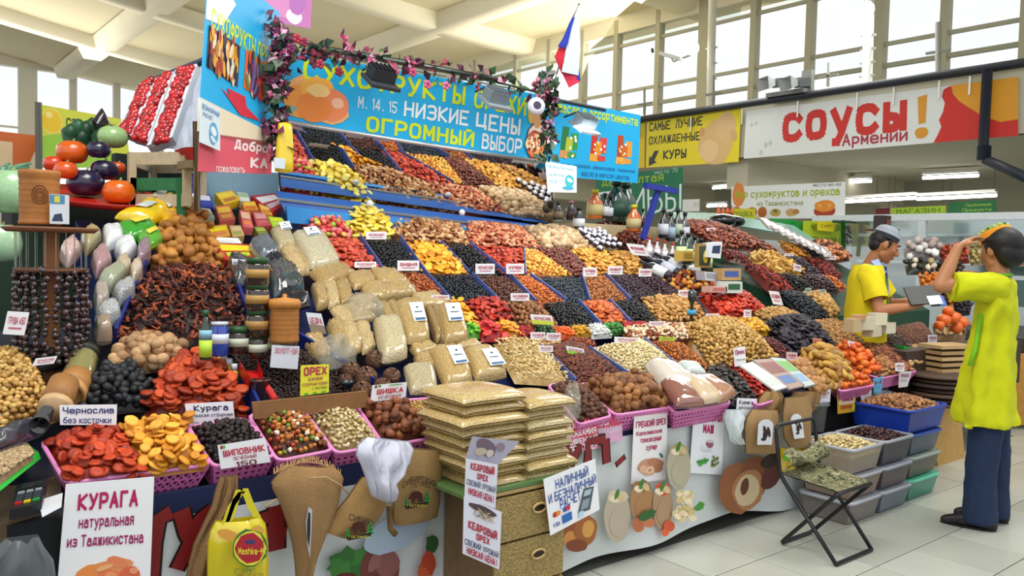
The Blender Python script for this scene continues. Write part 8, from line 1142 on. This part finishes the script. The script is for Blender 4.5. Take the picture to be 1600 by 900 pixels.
for x, dy, ph in ((-.1, .02, 0), (.1, -.03, 2)): loft(mb, [(.86, x*.6, 0, .085, .09), (.72, x*.8, 0, .085, .095), (.55, x, dy*.5, .083, .092), (.4, x, dy, .075, .084), (.25, x, dy, .074, .082), (.12, x, dy, .08, .09), (.04, x, dy, .086, .098), (.035, x, dy, .07, .08)], A, '152848', 28, .05, 5, ph)
wrinkle(obj('jeans', mb, 'cloth', t), .016, .07)
for x, dy in ((-.105, .02), (.105, -.03)):
    s = rblob('shoe', [np.vstack([ICO[1][0]*.032+A(x-.01, dy-.07, .034), ICO[1][0]*.036+A(x, dy+.02, .05), ICO[1][0]*.034+A(x, dy+.1, .034), ICO[1][0]*.022+A(x-.012, dy+.18, .024), ICO[1][0]*.022+A(x+.014, dy+.175, .024), ICO[1][0]*.04+A(x, dy, .07)])], .005, 'hair', t); mb = MB(); loft(mb, [(.016, x, dy+.055, .044, .142), (.0, x, dy+.055, .046, .146)], A, '08080a', 24); obj('sole', mb, 'semi', s)
    mb = MB()
    for k in range(3): mb.tube([A(x-.02, dy+.06+k*.02, .084-k*.006), A(x+.02, dy+.06+k*.02, .084-k*.006)], .003, '3c3c40', 6)
    obj('laces', mb, 'matte', s)
# --- the seller in the grey cap behind the goods
B = Fig((6.27, 3.27, 0), (.42, -.91), 1.03); t = thing('person', B.b, 'person in a grey skullcap, yellow vest and pale blue shirt, looking down at a tablet', 'person')
hd = B(.0, .1, 1.60); yaw = radians(-18); pt = .42; fx = (math.sin(yaw), cos(yaw)); HM = np.array([B.v(cos(yaw), -sin(yaw), 0), B.v(sin(yaw)*cos(pt), cos(yaw)*cos(pt), -sin(pt)), B.v(sin(yaw)*sin(pt), cos(yaw)*sin(pt), cos(pt))]); pr = []; HS = 1.12; g = head(pr, hd, HM, HS)
pr.append(cap(B(0, -.0, 1.42), .062, B(0, .06, 1.54), .058)); pr.append(np.vstack([cap(B(-.14, 0, 1.38), .06, B(.14, 0, 1.38), .06), cap(B(0, 0, 1.4), .06, B(0, 0, 1.15), .11)])); pr.append(cap(B(0, 0, 1.15), .13, B(0, 0, .9), .13))
sh, el, wr_ = B(.19, .02, 1.38), B(.27, .10, 1.12), B(.06, .31, 1.15); pr += [cap(sh, .058, el, .044), cap(el, .046, el*.55+wr_*.45, .042), cap(el*.55+wr_*.45, .042, wr_, .028)]; hand(pr, wr_, B(-.08, .37, 1.165)-wr_, B.v(.2, .0, 1), -1, .45, 1.1)
sh2, el2, wr2 = B(-.19, .02, 1.38), B(-.27, .16, 1.14), B(-.16, .36, 1.19); pr += [cap(sh2, .058, el2, .044), cap(el2, .044, wr2, .028)]; hand(pr, wr2, B(-.1, .44, 1.2)-wr2, B.v(0, 0, 1), 1, .4, 1.1)
for x in (-.1, .1): pr += [cap(B(x, 0, .9), .085, B(x*1.1, 0, .5), .06), cap(B(x*1.1, 0, .5), .055, B(x*1.1, 0, .05), .045)]
rblob('body', pr, .006, 'skin_tan', t); face(t, g, HM, HS); gh = lambda x, y, z: hd+(A_(x, y, z)*HS)@HM
rblob('hair', [ellp(gh(0, -.03, .03), A_(.079, .084, .07)*HS, HM), ellp(gh(0, -.05, -.01), A_(.068, .05, .055)*HS, HM), cap(gh(.07, .01, .03), .02, gh(.073, .014, -.005), .01), cap(gh(-.07, .01, .03), .02, gh(-.073, .014, -.005), .01)], .006, 'hair', t)
mb = MB(); cb = gh(0, -.012, .062); cu = nrm(A_(0, .0, 1)@HM); mb.lathe(cb, [(.098, -.016), (.1, 0), (.099, .018)], '23262c', 30, cu, 1, 1); mb.lathe(cb, [(.098, .018), (.094, .045), (.078, .07), (.05, .085), (.02, .09), (0, .09)], '8c929c', 30, cu); obj('cap', mb, 'cloth', t, label='pale grey skullcap with dark band')
mb = MB(); loft(mb, [(1.46, 0, .02, .075, .07), (1.43, 0, .01, .14, .1), (1.38, 0, .0, .17, .112), (1.25, 0, 0, .175, .12), (1.1, 0, 0, .17, .12), (.95, 0, 0, .17, .12)], B, '9cb4dc', 32, .03); obj('shirt', mb, 'cloth', t)
mb = MB(); mb.add([B(*p) for p in ((-.01, .085, 1.47), (.07, .07, 1.5), (.1, .02, 1.48), (.08, .11, 1.38), (.02, .13, 1.40))], [(0, 1, 2, 3, 4)], 'a8bee4'); mb.add([B(*p) for p in ((.01, .085, 1.47), (-.07, .07, 1.5), (-.1, .02, 1.48), (-.08, .11, 1.38), (-.02, .13, 1.40))], [(0, 1, 2, 3, 4)], 'a8bee4'); obj('collar', mb, 'cloth', t)
def vestpanel(s):
    V = []; zs = [1.45, 1.38, 1.28, 1.15, 1.0, .85]; seg = 14
    for k, z in enumerate(zs):
        rx, ry = [(.15, .115), (.215, .135), (.225, .145), (.225, .15), (.235, .16), (.245, .17)][k]; a0 = pi/2-([.35, .42, .38, .34, .3, .28][k]); 
        for j in range(seg): a = a0-(a0+pi/2)*j/(seg-1); q = 1+.03*math.sin(5*a+k); V.append(B(s*rx*q*cos(a), ry*q*sin(a), z))
    return V, [(k*seg+j, k*seg+j+1, (k+1)*seg+j+1, (k+1)*seg+j) for k in range(5) for j in range(seg-1)]
mb = MB()
for s in (1, -1): V, F = vestpanel(s); mb.add(V, F, 'd8c408', True)
se = sh*.3+el*.7; sleeve(mb, [B(.12, 0, 1.38), sh, sh*.6+el*.4, se], [.085, .09, .092, .09], 'd8c408'); se2 = sh2*.3+el2*.7; sleeve(mb, [B(-.12, 0, 1.38), sh2, sh2*.6+el2*.4, se2], [.085, .09, .092, .09], 'd8c408'); wrinkle(obj('vest', mb, 'cloth', t, label='bright yellow short sleeved vest'), .014, .09)
mb = MB()
for s in (1, -1): mb.tube([B(s*.06, .115, 1.44), B(s*.09, .135, 1.34), B(s*.08, .15, 1.15), B(s*.075, .16, .95)], .006, '5c9060', 6)
obj('vest_trim', mb, 'cloth', t, label='green trim'); mb = MB(); mb.tube([B(-.05, .12, 1.44), B(-.03, .14, 1.3), B(-.02, .14, 1.24)], .006, '2c4c94', 6); obj('lanyard', mb, 'cloth', t)
mb = MB(); mb.box(B(-.01, .15, 1.26), (.09, .006, .055), 'dce4f0', B.M); obj('name_badge', mb, 'paper', t)
mb = MB()
for x in (-.1, .1): loft(mb, [(.95, x*.6, 0, .12, .12), (.55, x, 0, .09, .095), (.3, x, 0, .08, .085), (.04, x, 0, .085, .095)], B, '1a2030', 24, .04)
obj('trousers', mb, 'cloth', t)
for x in (-.1, .1): mb = MB(); mb.ell(B(x, .06, .05), (.05, .13, .05), '101012', 2, B.M); obj('shoe', mb, 'semi', t)
c = P(1443, 461, v=2.9); n_ = nrm(A_(-.45, -.55, .6)); x_ = nrm(np.cross(A_(0, 0, 1), n_)+A_(0, 0, .08)); n_ = nrm(n_-x_*np.dot(n_, x_)); Rt = np.array([x_, np.cross(n_, x_), n_]); t = thing('tablet', c, 'black tablet with a white paper slip held by the grey capped seller', 'tablet'); mb = MB(); mb.box(c, (.25, .17, .014), '07080b', Rt); obj('case', mb, 'semi', t)
mb = MB(); mb.box(c+Rt[2]*.01-Rt[1]*.06+Rt[0]*.06, (.1, .08, .003), 'd8e4f4', Rt); obj('paper_slip', mb, 'paper', t); mb = MB(); mb.box(c+Rt[2]*.008-Rt[1]*.07+Rt[0]*.11, (.05, .09, .004), '3c58a8', Rt); obj('blue_card', mb, 'paper', t)
